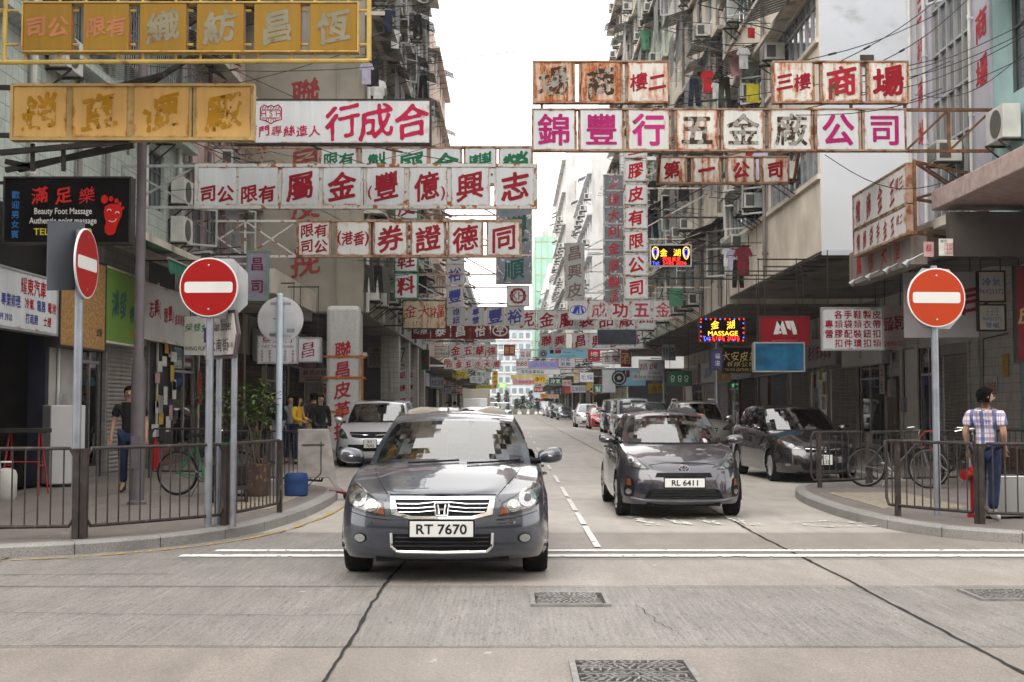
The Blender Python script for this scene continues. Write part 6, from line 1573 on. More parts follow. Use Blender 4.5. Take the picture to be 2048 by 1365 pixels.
class Car:
 def __init__(s, label, loc, paint, sp, rz=0.0, lod=0, cat='car', group=None, name='parked_car'):
  s.sp = sp; s.t = thing(name, label, cat, loc, rz, group); s.paint = paint; s.lod = lod
  W = sp['W'] / 2
  ns = (110, 60)[lod > 0]; nv = (18, 10)[lod > 0]
  plan = resample([Vector((a * W, b)) for a, b in sp['plan']], ns)
  lev = sp['levels']; zb = sp['zb']
  f1 = [(l[0], l[1]) for l in lev]; f2 = [(l[0], l[2]) for l in lev]; f3 = [(l[0], l[3]) for l in lev]
  L = sp['L']
  G = []
  for p in plan:
   wF = max(0, 1 - p.y / 1.0) ** 1.4; wR = max(0, 1 - (L - p.y) / .9) ** 1.4
   zt = interp(sp['top'], p.y)
   zlo = zb + (.03 if False else 0)
   row = []
   for k in range(nv + 1):
    v = k / nv
    side = 1 - max(wF, wR) * .5
    row.append(Vector((p.x * (1 - (1 - interp(f1, v)) * (1 if p.x > W * .5 else 1)), p.y + interp(f2, v) * wF - interp(f3, v) * wR, zlo + v * (zt - zlo))))
   G.append(row)
  s.G, s.ns, s.nv = G, ns, nv
  R_ = sp['R']; Ra = R_ + sp.get('gap', .045)
  cent = [sp['fa'], sp['fa'] + sp['wb']]
  def inside(q): return min(math.hypot(q.y - c, q.z - R_) for c in cent) < Ra
  dead = set()
  for i in range(ns):
   for k in range(nv):
    c = (G[i][k] + G[i + 1][k + 1] + G[i + 1][k] + G[i][k + 1]) / 4
    if c.x > W * .72 and inside(c): dead.add((i, k))
  for i in range(ns + 1):
   for k in range(nv + 1):
    q = G[i][k]
    if q.x > W * .72:
     for c in cent:
      d = Vector((q.y - c, q.z - R_))
      fl = math.exp(-((d.length - Ra) / .07) ** 2) * sp.get('flare', .012)
      if d.length >= Ra - .001: q.x += fl
      nb = [(a, b) for a in (i - 1, i) for b in (k - 1, k) if 0 <= a < ns and 0 <= b < nv]
      if d.length < Ra and any(x not in dead for x in nb):
       d = d.normalized() * Ra; q.y, q.z = c + d.x, R_ + d.y; q.x += sp.get('flare', .012)
  doors = sp.get('doors', []) if lod == 0 else []
  body = MB(); dm = {}
  vid = [[None] * (nv + 1) for _ in range(ns + 1)]
  for sg in (1, -1):
   o = len(body.v)
   for i in range(ns + 1):
    for k in range(nv + 1): q = G[i][k]; body.v.append((q.x * sg, q.y, q.z))
   for i in range(ns):
    for k in range(nv):
     if (i, k) in dead: continue
     a = o + i * (nv + 1) + k; f = (a, a + nv + 1, a + nv + 2, a + 1)
     if sg < 0: f = f[::-1]
     c = (G[i][k] + G[i + 1][k + 1]) / 2
     tgt = None
     if c.x > W * .8 and k > nv * .12:
      for n_, (a0, b0) in enumerate(doors):
       if a0 < c.y < b0: tgt = (n_, sg)
     if tgt is None: body.f.append(f); body.m.append(0)
     else: dm.setdefault(tgt, []).append(f)
  iA = min(range(ns + 1), key=lambda i: abs(G[i][nv].y - sp['yA']) + (99 if G[i][nv].x < W * .5 else 0))
  iC = min(range(ns + 1), key=lambda i: abs(G[i][nv].y - sp['yC']) + (99 if G[i][nv].x < W * .5 else 0))
  top = [r[nv] for r in G]
  cr = sp['crown']
  def hoodz(x, i):
   e = top[i]; u = x / max(e.x, 1e-4)
   b = sp.get('ridge', 0) * min(1, max(0, (.80 - abs(u)) / .22)); b = b * b * (3 - 2 * b / max(sp.get('ridge', 1e-6), 1e-6)) / max(sp.get('ridge', 1e-6), 1e-6) if sp.get('ridge') else 0
   return e.z + interp(cr, e.y) * (1 - u * u) + b * min(1, e.x / W)
  nu = (28, 14)[lod > 0]
  def across(i0, i1):
   o = len(body.v)
   for i in range(i0, i1 + 1):
    for j in range(nu + 1):
     u = -1 + 2 * j / nu; e = top[i]
     body.v.append((u * e.x, e.y, hoodz(u * e.x, i)))
   for i in range(i1 - i0):
    for j in range(nu):
     a = o + i * (nu + 1) + j; body.f.append((a, a + 1, a + nu + 2, a + nu + 1)); body.m.append(0)
  s.hood_range = (0, iA)
  across(0, min(ns, iA + 2)); across(max(iA, iC - 1), ns)
  # greenhouse
  yc, yT, yQ, zT, zR, zQ, xr = sp['yc'], sp['yT'], sp['yQ'], sp['zT'], sp['zR'], sp['zQ'], sp['xr']
  ins = sp.get('inset', .035)
  A = top[iA]; Cc = top[iC]
  def hz_at(y):
   i = min(range(iA + 1), key=lambda i: abs(top[i].y - y) + (9 if top[i].x < W * .3 else 0)); return interp(cr, top[i].y) + top[i].z
  base = []; roof = []; tagv = []
  n1 = (12, 6)[lod > 0]
  xa = A.x - ins;
  for j in range(n1 + 1):
   t = j / n1; x = xa * t
   base.append(Vector((x, yc + (A.y - yc) * t ** 2.6, hz_at(yc) + .004 + (A.z - hz_at(yc)) * t ** 2.2)))
   roof.append(Vector((xr[0] * t, yT + sp.get('rb', .14) * t ** 2.6, zT - .035 * t ** 2.2)))
  nside = (24, 10)[lod > 0]
  for j in range(1, nside + 1):
   t = j / nside; y = A.y + (Cc.y - A.y) * t
   i = min(range(iA, iC + 1), key=lambda i: abs(top[i].y - y)); i2 = min(i + 1, ns)
   q = Vector((interp([(top[k].y, top[k].x) for k in range(iA, iC + 1)], y), y, interp(sp['top'], y)))
   base.append(Vector((q.x - ins, q.y, q.z)))
   y0r, y1r = roof[n1].y, yQ - .12
   roof.append(Vector((xr[0] + (xr[1] - xr[0]) * t + sp.get('rx', .02) * 4 * t * (1 - t), y0r + (y1r - y0r) * t, (zT - .035) * (1 - t) + (zQ - .03) * t + (zR - (zT + zQ) / 2 + .0) * 4 * t * (1 - t))))
  n3 = (8, 4)[lod > 0]
  yr = sp['yr']; zr_ = interp(sp['top'], L)
  for j in range(1, n3 + 1):
   t = 1 - j / n3
   base.append(Vector(((Cc.x - ins) * t, yr + (Cc.y - yr) * t ** 2.6, sp.get('zrb', zr_ + .02) + (Cc.z - sp.get('zrb', zr_ + .02)) * t ** 2)))
   roof.append(Vector((xr[1] * t, yQ - .12 * t ** 2.6, zQ - .03 * t ** 2)))
  N = len(base); nvv = (8, 5)[lod > 0]
  pil = sp.get('pillars', [(0, .05), (.46, .52), (.93, 1)])
  va, vb = sp.get('gv', (.05, .93))
  def gp(i, v):
   p = base[i].lerp(roof[i], v); o = Vector((p.x, p.y - (yT + yQ) / 2, 0));
   d = roof[i] - base[i]
   b = sp.get('bulge', .035) * 4 * v * (1 - v)
   t = Vector((0, -1, .8)) if i < n1 - 1 else Vector((0, 1, .6)) if i > n1 + nside else Vector((1, 0, 0))
   return p + t.normalized() * b
  vsl = [0, va] + [va + (vb - va) * k / nvv for k in range(1, nvv + 1)] + [1]
  glass = {'windscreen': MB(), 'side_window': {}, 'rear_window': MB()}
  pw = max(1, n1 // 12)
  for sg in (1, -1):
   rows = [[gp(i, v) for v in vsl] for i in range(N)]
   for r in rows:
    for q in r: q.x *= sg
   o = len(body.v)
   for r in rows: body.v.extend([tuple(q) for q in r])
   m = len(vsl)
   for i in range(N - 1):
    for k in range(m - 1):
     f = [i * m + k, (i + 1) * m + k, (i + 1) * m + k + 1, i * m + k + 1]
     if sg < 0: f = f[::-1]
     mid = 1 <= k <= m - 3
     dst = None
     if i < n1 - pw and mid: dst = ('w', 0)
     elif n1 <= i < n1 + nside and mid:
      t = (i + .5 - n1) / nside
      if not any(a <= t <= b for a, b in pil): dst = ('s', sum(1 for a, b in pil if t > b), sg)
     elif i >= n1 + nside + 1 and mid: dst = ('r', 0)
     if dst is None:
      dark = n1 <= i < n1 + nside and mid and sp.get('dark_pillars', True) and not (t < pil[0][1] or (t > pil[-1][0] and not sp.get('dark_c')))
      body.f.append(tuple(o + q for q in f)); body.m.append(1 if dark or (i < n1 - pw and k == 0) else 0)
     else:
      mb = glass['windscreen'] if dst[0] == 'w' else glass['rear_window'] if dst[0] == 'r' else glass['side_window'].setdefault(dst[1:], MB())
      mb.add([rows[i][k], rows[i + 1][k], rows[i + 1][k + 1], rows[i][k + 1]], [(0, 1, 2, 3) if sg > 0 else (3, 2, 1, 0)])
  o = len(body.v)
  for i in range(N):
   for j in range(nu + 1):
    u = -1 + 2 * j / nu; e = roof[i]
    body.v.append((u * e.x, e.y, e.z + (.045 if lod < 2 else .03) * (1 - u * u) * min(1, e.x / xr[0])))
  for i in range(N - 1):
   for j in range(nu):
    a = o + i * (nu + 1) + j; body.f.append((a, a + 1, a + nu + 2, a + nu + 1)); body.m.append(0)
  # wheel-arch liners and floor
  for c in cent:
   for sg in (1, -1):
    o = len(body.v); n = 14
    for j in range(n + 1):
     a = math.pi * j / n * 1.12 - .19
     for x in (W - .012, W - .34): body.v.append((sg * x, c + Ra * math.cos(a), R_ + Ra * math.sin(a)))
    for j in range(n): body.f.append((o + 2 * j, o + 2 * j + 1, o + 2 * j + 3, o + 2 * j + 2)); body.m.append(1)
    body.f.append(tuple(o + 2 * j + 1 for j in range(n + 1))); body.m.append(1)
  body.box(-W + .36, W - .36, .12, L - .1, zb - .02, zb + .16, 1)
  s.body_mb = body
  nv_b = len(body.v)
  s.bvh = BVHTree.FromPolygons([Vector(v) for v in body.v], body.f + [f for l in dm.values() for f in l])
  weld = MB();
  s.body = body.build('body', [paint, TRIM], s.t, smooth=38)
  for (n_, sg), fs in dm.items():
   used = sorted({q for f in fs for q in f}); mp = {q: k for k, q in enumerate(used)}
   d = MB(); d.v = [body.v[q] for q in used]; d.f = [tuple(mp[q] for q in f) for f in fs]; d.m = [0] * len(fs)
   o = d.build('door', paint, s.t, smooth=60)
   y = doors[n_][1] - .16; z = interp(sp['top'], y) - .14
   h = MB(); hit = s.side(y, z, sg)
   if hit: h.tube([hit + Vector((0, -.09, 0)), hit + Vector((sg * .03, -.05, 0)), hit + Vector((sg * .03, .05, 0)), hit + Vector((0, .09, 0))], .014, 6); h.build('handle', sp.get('handle_m', paint), o, smooth=60)
  g1 = GLASS if lod == 0 else GLASS_O; g2 = GLASS_D if lod == 0 else GLASS_O
  glass['windscreen'].build('windscreen', g1, s.t, smooth=180)
  for mb in glass['side_window'].values(): mb.build('side_window', g2, s.t, smooth=180)
  if glass['rear_window'].f: glass['rear_window'].build('rear_window', g2, s.t, smooth=180)
  for q in ('windscreen', 'rear_window'): pass
  if lod == 0: s.cabin(A, Cc, base, roof)
  s.wheels(cent)
 def side(s, y, z, sg):
  h = s.bvh.ray_cast(Vector((sg * 3, y, z)), Vector((-sg, 0, 0)))
  return h[0]
 def cabin(s, A, Cc, base, roof):
  sp = s.sp; W = sp['W'] / 2; zf = sp['zb'] + .15
  i = MB(); i.box(-W + .12, W - .12, A.y - .1, Cc.y, zf, zf + .06)
  i.box(-W + .10, -W + .14, A.y, Cc.y, zf, A.z - .02); i.box(W - .14, W - .10, A.y, Cc.y, zf, A.z - .02)
  i.grid(lambda a, b: (-W + .16 + a * (2 * W - .32), A.y - .06 + b * .42, A.z + .005 - .05 * b * b + (.05 * math.exp(-((a - .72) / .13) ** 2) * math.sin(min(1, b * 1.2) * 3.1))), 16, 5)
  i.box(-W + .16, W - .16, A.y + .34, A.y + .38, zf + .1, A.z - .05)
  i.build('dashboard', SEAT_D, s.t, smooth=40)
  zs = zf + .30
  for x, y in ((-.37, A.y + .98), (.37, A.y + .98), (-.37, A.y + 1.85), (.37, A.y + 1.85)):
   if y > Cc.y: continue
   q = MB()
   q.grid(lambda a, b: (x - .24 + .48 * a, y - .28 + .5 * b, zs + .05 * math.cos((a - .5) * 3)), 6, 4)
   q.grid(lambda a, b: (x - .23 + .46 * a + .0, y + .20 + .16 * b - .06 * math.cos((a - .5) * 3.0), zs + .62 * b), 6, 6)
   q.box(x - .23, x + .23, y + .24, y + .36, zs, zs + .58)
   q.tube([(x - .13, y + .33, zs + .74), (x, y + .31, zs + .76), (x + .13, y + .33, zs + .74)], [.06, .075, .06], 8)
   q.tube([(x - .05, y + .34, zs + .56), (x - .05, y + .34, zs + .72)], .01, 4); q.tube([(x + .05, y + .34, zs + .56), (x + .05, y + .34, zs + .72)], .01, 4)
   q.build('seat', sp.get('seat_m', SEAT), s.t, smooth=50)
  c = Vector((-.37 * sp.get('rhd', 1), A.y + .50, A.z - .0))
  m = MB(); m.tube([c + Vector((.18 * math.cos(a * .3927), .07 * math.sin(a * .3927), .17 * math.sin(a * .3927))) for a in range(16)], .016, 6, closed=True)
  m.bar(c + Vector((-.17, 0, 0)), c + Vector((.17, 0, 0)), .03); m.build('steering_wheel', SEAT_D, s.t, smooth=50)
  m = MB(); k = min(range(len(roof)), key=lambda k: roof[k].y); p = roof[0]
  m.box(-.11, .11, p.y + .10, p.y + .13, p.z - .12, p.z - .06); m.tube([(0, p.y + .06, p.z - .02), (0, p.y + .11, p.z - .08)], .012, 5); m.build('rear_view_mirror', TRIM, s.t)
 def wheels(s, cent):
  sp = s.sp; W = sp['W'] / 2; R_ = sp['R']; w = sp.get('tw', .205)
  n = (36, 18)[s.lod > 0]
  proto = None
  for c in cent:
   for sg in (-1, 1):
    loc = (sg * (W - w / 2 - .012), c, R_)
    if proto is None or s.lod == 0 and False:
     root = bpy.data.objects.new('wheel', None); COL.objects.link(root); root.parent = s.t; root.empty_display_size = .1
     M = Matrix.Rotation(R(-90), 4, 'Y')
     h = w / 2; r = R_
     MB().lathe([(r * .66, -h * .94), (r * .80, -h), (r * .93, -h * .97), (r * .985, -h * .78), (r, -h * .5), (r, h * .5), (r * .985, h * .78), (r * .93, h * .97), (r * .80, h), (r * .66, h * .94), (r * .64, h * .6), (r * .64, -h * .6)], n, 0, M).build('tyre', RUBBER, root, smooth=40)
     if s.lod == 0:
      tr = MB()
      for zz in (-.55, -.18, .18, .55): tr.lathe([(r * 1.001, h * zz - .004), (r * 1.002, h * zz), (r * 1.001, h * zz + .004)], n, 0, M)
     rm = MB()
     rm.lathe([(r * .66, h * .9), (r * .62, h * .84), (r * .60, h * .3), (r * .60, -h * .8)], n, 0, M)
     rm.lathe([(r * .12, h * .72), (r * .12, h * .84), (.001, h * .86)], 12, 0, M)
     ns_ = sp.get('spokes', 5)
     for q in range(ns_):
      a = 2 * math.pi * q / ns_
      for da in ((-.10, .10) if sp.get('twin') else (0,)):
       p0 = Vector((-h * .70, r * .08 * math.cos(a), r * .08 * math.sin(a))); p1 = Vector((-h * .80, r * .63 * math.cos(a + da), r * .63 * math.sin(a + da)))
       rm.tube([p0, p0.lerp(p1, .5) + Vector((-.008, 0, 0)), p1], [.028, .022, .030], 6)
     rm.lathe([(r * .58, h * .1), (.001, h * .1)], n, 1, M)
     rm.build('rim', [ALLOY, TRIM], root, smooth=40)
     proto = root; o = root
    else: o = copy_tree(proto, s.t)
    o.location = loc; o.rotation_euler = (0, 0, 0 if sg < 0 else math.pi)
 # ---- details laid on the real surface, drawn in front view (x, z)
 def project(s, x, z, off):
  h = s.bvh.ray_cast(Vector((x, -3, z)), Vector((0, 1, 0)))
  if h[0] is None:
   h2 = s.bvh.find_nearest(Vector((x, .4, z))); p, n = h2[0], h2[1]
   return Vector((x * .5 + p.x * .5, p.y, p.z))
  n = h[1]; n = n if n.y < 0 else -n
  if n.y > -.25: n = Vector((n.x, -.25, n.z)).normalized()
  return h[0] + n * off
 def patch(s, name, poly, m, off=.006, parent=None, res=.025, mirror=True, skirt=.02, both=None):
  """outline in front view wrapped on the body; returns the objects"""
  out = []
  for sg in ((1, -1) if mirror else (1,)):
   pl = [(x * sg, z) for x, z in poly]
   bd = []
   for i in range(len(pl)):
    a, b = Vector(pl[i]), Vector(pl[(i + 1) % len(pl)]); k = max(1, int((b - a).length / res))
    bd += [a.lerp(b, j / k) for j in range(k)]
   n = len(bd)
   xs = [p.x for p in bd]; zs = [p.y for p in bd]; pts = list(bd)
   def inn(p):
    c = False
    for i in range(n):
     a, b = bd[i], bd[i - 1]
     if (a.y > p.y) != (b.y > p.y) and p.x < (b.x - a.x) * (p.y - a.y) / (b.y - a.y) + a.x: c = not c
    return c
   x = min(xs) + res
   while x < max(xs):
    z = min(zs) + res
    while z < max(zs):
     p = Vector((x, z))
     if inn(p) and min((p - q).length for q in bd) > res * .45: pts.append(p)
     z += res
    x += res
   r = delaunay_2d_cdt(pts, [(i, (i + 1) % n) for i in range(n)], [], 1, 1e-5)
   mb = MB(); V = [s.project(p.x, p.y, off) for p in r[0]]
   mb.add(V, [tuple(f) for f in r[2]])
   e = {}
   for f in r[2]:
    for i in range(len(f)): e[(f[i], f[(i + 1) % len(f)])] = 1
   for a, b in list(e):
    if (b, a) not in e:
     o = len(mb.v); mb.v += [tuple(V[a]), tuple(V[b]), tuple(V[b] + Vector((0, skirt, 0))), tuple(V[a] + Vector((0, skirt, 0)))]
     mb.f.append((o + 1, o, o + 3, o + 2)); mb.m.append(0)
   out.append(mb.build(name, m, parent[0 if sg > 0 else 1] if isinstance(parent, list) else (parent or s.t), smooth=35))
  return out
 def line(s, mb, pts, r, off=.004, n=4, mirror=True, mi=0):
  for sg in ((1, -1) if mirror else (1,)):
   P_ = []
   for i in range(len(pts) - 1):
    a, b = Vector(pts[i]), Vector(pts[i + 1]); k = max(1, int((b - a).length / .04))
    P_ += [a.lerp(b, j / k) for j in range(k)]
   P_.append(Vector(pts[-1]))
   mb.tube([s.project(p.x * sg, p.y, off) for p in P_], r, n, mi)
 def ell(s, cx, cz, rx, rz, n=16): return [(cx + rx * math.cos(2 * math.pi * i / n), cz + rz * math.sin(2 * math.pi * i / n)) for i in range(n)]
 def plate(s, z, text, w=.52, h=.115, two=None, y=None):
  y0 = min(s.project(x, z, 0).y for x in (-.2, 0, .2)) - .02 if y is None else y
  o = MB().box(-w / 2, w / 2, y0 - .012, y0, z - h / 2, z + h / 2).build('number_plate', PLATE, s.t, bevel=.004)
  MB().box(-w / 2 - .012, w / 2 + .012, y0 - .006, y0 + .03, z - h / 2 - .012, z + h / 2 + .012).build('plate_holder', TRIM, o)
  tb = MB()
  if two:
   put_text(tb, two[0], 0, z + h * .23, h * .36, 'bold', 30, .035, y0 - .014, wmax=w * .9); put_text(tb, two[1], 0, z - h * .23, h * .36, 'bold', 30, .035, y0 - .014, wmax=w * .9)
  else: put_text(tb, text, 0, z, h * .62, 'bold', 40, .055, y0 - .014, wmax=w * .84, sx=1.08)
  tb.build('lettering', L_BLACK, o)
 def mirrors(s, x, y, z, w=.21, h=.15, m=None):
  for sg in (1, -1):
   q = MB()
   def fn(a, b):
    th = a * 2 * math.pi; ph = b * math.pi
    X = -math.cos(ph); rr = math.sin(ph) ** .45
    return (sg * (x + w / 2 + X * w / 2), y - .055 * rr * math.cos(th) * 1.2 + (.03 if math.cos(th) < 0 else 0), z + h / 2 * rr * math.sin(th) * (1 - .22 * (1 - X) / 2) + .012 * X)
   q.grid(fn, 16, 10)
   o = q.build('wing_mirror', m or s.paint, s.t, smooth=60)
   k = MB(); k.tube([(sg * (x - .10), y + .03, z - .06), (sg * (x + .03), y + .01, z - .05)], [.035, .028], 8); k.build('mirror_arm', TRIM, o, smooth=50)
   if s.lod == 0:
    k = MB(); k.tube([(sg * (x + w * .42), y - .064, z - .005), (sg * (x + w * .93), y - .030, z + .0)], [.012, .014], 6); k.build('indicator', LAMP_LENS, o)
 def wipers(s, pts):
  for a, b in pts:
   q = MB(); P_ = []
   for i in range(9):
    t = i / 8; x, z = a[0] + (b[0] - a[0]) * t, a[1] + (b[1] - a[1]) * t
    P_.append(s.project(x, z, .016) + Vector((0, -.004, 0)))
   q.tube(P_, .009, 5); q.build('wiper', TRIM, s.t)
 def rear_lamps(s, z0, z1):
  L = s.sp['L']
  for sg in (1, -1):
   x = s.sp['W'] / 2 - .12
   MB().box(sg * x - .09, sg * x + .09, L - .12, L - .015, z0, z1).build('tail_lamp', TAIL, s.t, bevel=.02)
SALOON = dict(L=4.93, W=1.846, R=.325, zb=.205, fa=.95, wb=2.80, tw=.225, gap=.04, flare=.012,
 plan=[(0, 0), (.3, .012), (.55, .05), (.74, .105), (.875, .215), (.952, .42), (.98, .8), (.988, 1.3), (1, 2.2), (.995, 3.2), (.97, 4.0), (.92, 4.45), (.80, 4.75), (.5, 4.90), (0, 4.93)],
 levels=[(0, .955, .10, .06), (.08, .975, .035, .03), (.25, 1.0, .005, 0), (.48, 1.0, 0, 0), (.70, .99, .02, .01), (.86, .972, .055, .03), (.95, .945, .10, .05), (1, .905, .15, .09)],
 top=[(0, .735), (.25, .775), (.6, .845), (1.0, .90), (1.4, .935), (2.2, .955), (3.2, .985), (3.9, 1.005), (4.5, 1.0), (4.93, .96)],
 crown=[(0, .0), (.15, .01), (.5, .035), (1.2, .055), (4.2, .03), (4.9, 0)], ridge=.03,
 yA=1.52, yC=4.02, yc=1.18, yT=2.12, yQ=3.35, zT=1.375, zR=1.435, zQ=1.375, xr=(.60, .56), yr=4.28, inset=.06, rb=.16, bulge=.03,
 doors=[(1.42, 2.42), (2.44, 3.40)], pillars=[(0, .05), (.42, .47), (.84, 1)], spokes=7)
# the saloon nearest the camera
GREYP = car_paint('paint_graphite', (.030, .037, .054), .45)
A_ = Car('dark grey saloon with a chrome barred grille, nearest car, stopped at the white lines', (-.59, 10.80, 0), GREYP, SALOON, name='saloon_car')
HL = [(.473, .566), (.50, .680), (.60, .725), (.69, .775), (.775, .822), (.812, .815), (.824, .757), (.818, .66), (.75, .612), (.62, .585)]
hl = A_.patch('headlight', HL, LAMP_DARK, .006)
HI = [(.50, .585), (.515, .665), (.60, .705), (.69, .755), (.775, .803), (.803, .79), (.808, .70), (.80, .67), (.74, .632), (.62, .605)]
A_.patch('reflector', HI, LAMP_BASE, .011, parent=hl, skirt=.004)
A_.patch('lens', A_.ell(.715, .705, .073, .068), LAMP_LENS, .018, parent=hl, res=.02)
A_.patch('lens', A_.ell(.60, .648, .055, .050), LAMP_LENS, .018, parent=hl, res=.02)
A_.patch('lens_core', A_.ell(.715, .705, .028, .028, 12), LAMP_DARK, .022, parent=hl, res=.02)
A_.patch('lens_core', A_.ell(.60, .648, .02, .02, 12), CHROME, .022, parent=hl, res=.02)
A_.patch('indicator', [(.485, .58), (.50, .645), (.53, .63), (.548, .592)], AMBER, .016, parent=hl)
q = MB()
for a in (.86, 1.0, 1.14): pass
gr = A_.patch('grille', [(-.445, .722), (.445, .722), (.425, .585), (.27, .548), (-.27, .548), (-.425, .585)], CHROME, .010, mirror=False, skirt=.05)[0]
A_.patch('grille_opening', [(-.40, .697), (.40, .697), (.372, .602), (.25, .572), (-.25, .572), (-.372, .602)], TRIM, .014, gr, mirror=False)
for z, w in ((.672, .385), (.640, .375), (.608, .36)):
 q = MB(); A_.line(q, [(-w, z - .008), (-.20, z - .008), (-.07, z + .004), (.07, z + .004), (.20, z - .008), (w, z - .008)], .0052, .020, 6, mirror=False); q.build('grille_bar', CHROME, gr, smooth=40)
def emblem_h(car, x, z, w, h, parent):
 y = car.project(0, z, .03).y
 o = MB().prism([(x - w / 2, z + h / 2), (x + w / 2, z + h / 2), (x + w * .42, z - h / 2), (x - w * .42, z - h / 2)], y - .006, y + .03).build('emblem_base', TRIM, parent, bevel=.003)
 b = MB(); b.tube([(x + a * w / 2, y - .01, z + c * h / 2) for a, c in ((-.9, 1), (.9, 1), (1, .85), (.86, -.9), (.76, -1), (-.76, -1), (-.86, -.9), (-1, .85))], .007, 6, closed=True)
 b.tube([(x - w * .30, y - .01, z + h * .36), (x - w * .22, y - .01, z), (x - w * .21, y - .01, z - h * .38)], [.009, .008, .010], 6); b.tube([(x + w * .30, y - .01, z + h * .36), (x + w * .22, y - .01, z), (x + w * .21, y - .01, z - h * .38)], [.009, .008, .010], 6)
 b.bar((x - w * .22, y - .01, z), (x + w * .22, y - .01, z), .012, .014); b.build('emblem', CHROME, o, smooth=40)
emblem_h(A_, 0, .632, .118, .108, gr)
A_.patch('lower_intake', [(-.415, .425), (.415, .425), (.405, .315), (.37, .288), (-.37, .288), (-.405, .315)], TRIM, .007, mirror=False)
q = MB(); A_.line(q, [(-.425, .435), (-.42, .32), (-.375, .280), (0, .274), (.375, .280), (.42, .32), (.425, .435)], .013, .010, 6, mirror=False); q.build('intake_trim', CHROME, A_.t, smooth=50)
q = MB()
for z in (.395, .36, .325): A_.line(q, [(-.39, z), (.39, z)], .006, .012, 4, mirror=False)
q.build('intake_bar', mat('trim_dark_grey', (.022, .022, .024), .5), A_.t)
fl = A_.patch('fog_light', A_.ell(.695, .385, .058, .043), TRIM, .005); A_.patch('lens', A_.ell(.695, .385, .046, .034), LAMP_LENS, .012, parent=fl, res=.02)
q = MB(); A_.line(q, [(.47, .74), (.53, .80), (.60, .86), (.67, .925)], .0035, .001, 4); A_.line(q, [(-.455, .742), (0, .748), (.455, .742)], .004, .001, 4, mirror=False); A_.line(q, [(.46, .735), (.49, .69)], .0035, .001)
q.build('bonnet_gap', TRIM, A_.t)
q = MB(); A_.line(q, [(.46, .54), (.62, .555), (.80, .60), (.86, .64)], .003, .001); q.build('bumper_gap', TRIM, A_.t)
q = MB(); A_.line(q, [(.60, .52), (.605, .505)], .014, .004); q.build('washer_cover', GREYP, A_.t)
A_.plate(.468, 'RT 7670', .53, .13)
A_.mirrors(.84, 1.62, 1.02, .235, .17)
A_.wipers([((-.36, .965), (.10, .985)), ((.18, .965), (.66, .975))])
q = MB(); q.grid(lambda a, b: (.16 + .30 * a, 2.30 + .16 * b, 1.372 + .004 * b), 2, 2); q.build('sun_visor', SEAT, A_.t)
h = A_.project(.42, 1.27, .004); q = MB()
for dx, w in ((0, .13), (.16, .08)):
 pts = [A_.project(.34 + dx + a * w, 1.26 + b * .055, .003) for a, b in ((0, 0), (1, 0), (1, 1), (0, 1))]
HATCH = dict(L=3.995, W=1.695, R=.298, zb=.20, fa=.83, wb=2.55, tw=.185, gap=.035, flare=.01,
 plan=[(0, 0), (.3, .015), (.55, .07), (.73, .16), (.86, .29), (.94, .48), (.975, .8), (.985, 1.3), (1, 2.2), (.99, 3.0), (.96, 3.5), (.88, 3.82), (.6, 3.96), (.3, 3.99), (0, 3.995)],
 levels=[(0, .95, .10, .06), (.07, .972, .03, .03), (.25, 1.0, .0, 0), (.50, 1.0, .01, 0), (.70, .985, .05, .02), (.86, .962, .11, .05), (.95, .935, .17, .07), (1, .895, .23, .10)],
 top=[(0, .735), (.25, .80), (.6, .875), (1.0, .935), (1.3, .965), (2.2, .99), (3.0, 1.03), (3.995, 1.04)],
 crown=[(0, .0), (.15, .01), (.5, .035), (1.0, .05), (4, .02)], ridge=.008,
 yA=1.30, yC=3.42, yc=.86, yT=1.72, yQ=3.45, zT=1.39, zR=1.42, zQ=1.33, xr=(.56, .52), yr=3.86, inset=.05, rb=.16, bulge=.03, doors=[(1.25, 2.18), (2.20, 2.98)], spokes=8, seat_m=SEAT_D)
DPURP = car_paint('paint_dusk_grey', (.024, .022, .034), .4)
B_ = Car('dark grey purple hatchback with swept headlights, waiting in the right lane behind the saloon', (2.26, 16.82, 0), DPURP, HATCH, name='hatchback_car')
HL = [(.443, .661), (.51, .722), (.577, .790), (.655, .85), (.70, .879), (.722, .855), (.732, .79), (.732, .715), (.695, .672), (.55, .658)]
hl = B_.patch('headlight', HL, LAMP_DARK, .006)
B_.patch('reflector', [(.48, .668), (.54, .725), (.60, .785), (.665, .838), (.70, .86), (.712, .80), (.712, .735), (.685, .69), (.55, .668)], LAMP_BASE, .010, parent=hl, skirt=.004)
B_.patch('lens', B_.ell(.665, .765, .038, .04, 14), LAMP_LENS, .017, parent=hl, res=.02); B_.patch('lens', B_.ell(.585, .705, .036, .032, 14), LAMP_LENS, .017, parent=hl, res=.02)
B_.patch('lens_core', B_.ell(.665, .765, .02, .02, 12), LAMP_DARK, .02, parent=hl, res=.02)
B_.patch('grille', [(-.375, .562), (-.35, .616), (.35, .616), (.375, .562)], TRIM, .007, mirror=False)
B_.patch('lower_intake', [(-.52, .285), (-.455, .405), (.455, .405), (.52, .285)], TRIM, .007, mirror=False)
q = MB()
for k in range(5): z = .303 + k * .02; B_.line(q, [(-.44 + k * .01, z), (.44 - k * .01, z)], .005, .012, 4, mirror=False)
q.build('intake_bar', MATS['trim_dark_grey'], B_.t)
fl = B_.patch('lamp_recess', [(.655, .30), (.64, .40), (.66, .53), (.70, .56), (.745, .50), (.765, .33), (.74, .30)], TRIM, .005)
B_.patch('indicator', [(.672, .445), (.676, .52), (.70, .545), (.725, .50), (.732, .45)], AMBER, .012, parent=fl)
B_.patch('lens', B_.ell(.705, .365, .036, .036, 12), LAMP_LENS, .012, parent=fl, res=.02)
q = MB(); y = B_.project(0, .668, .02).y
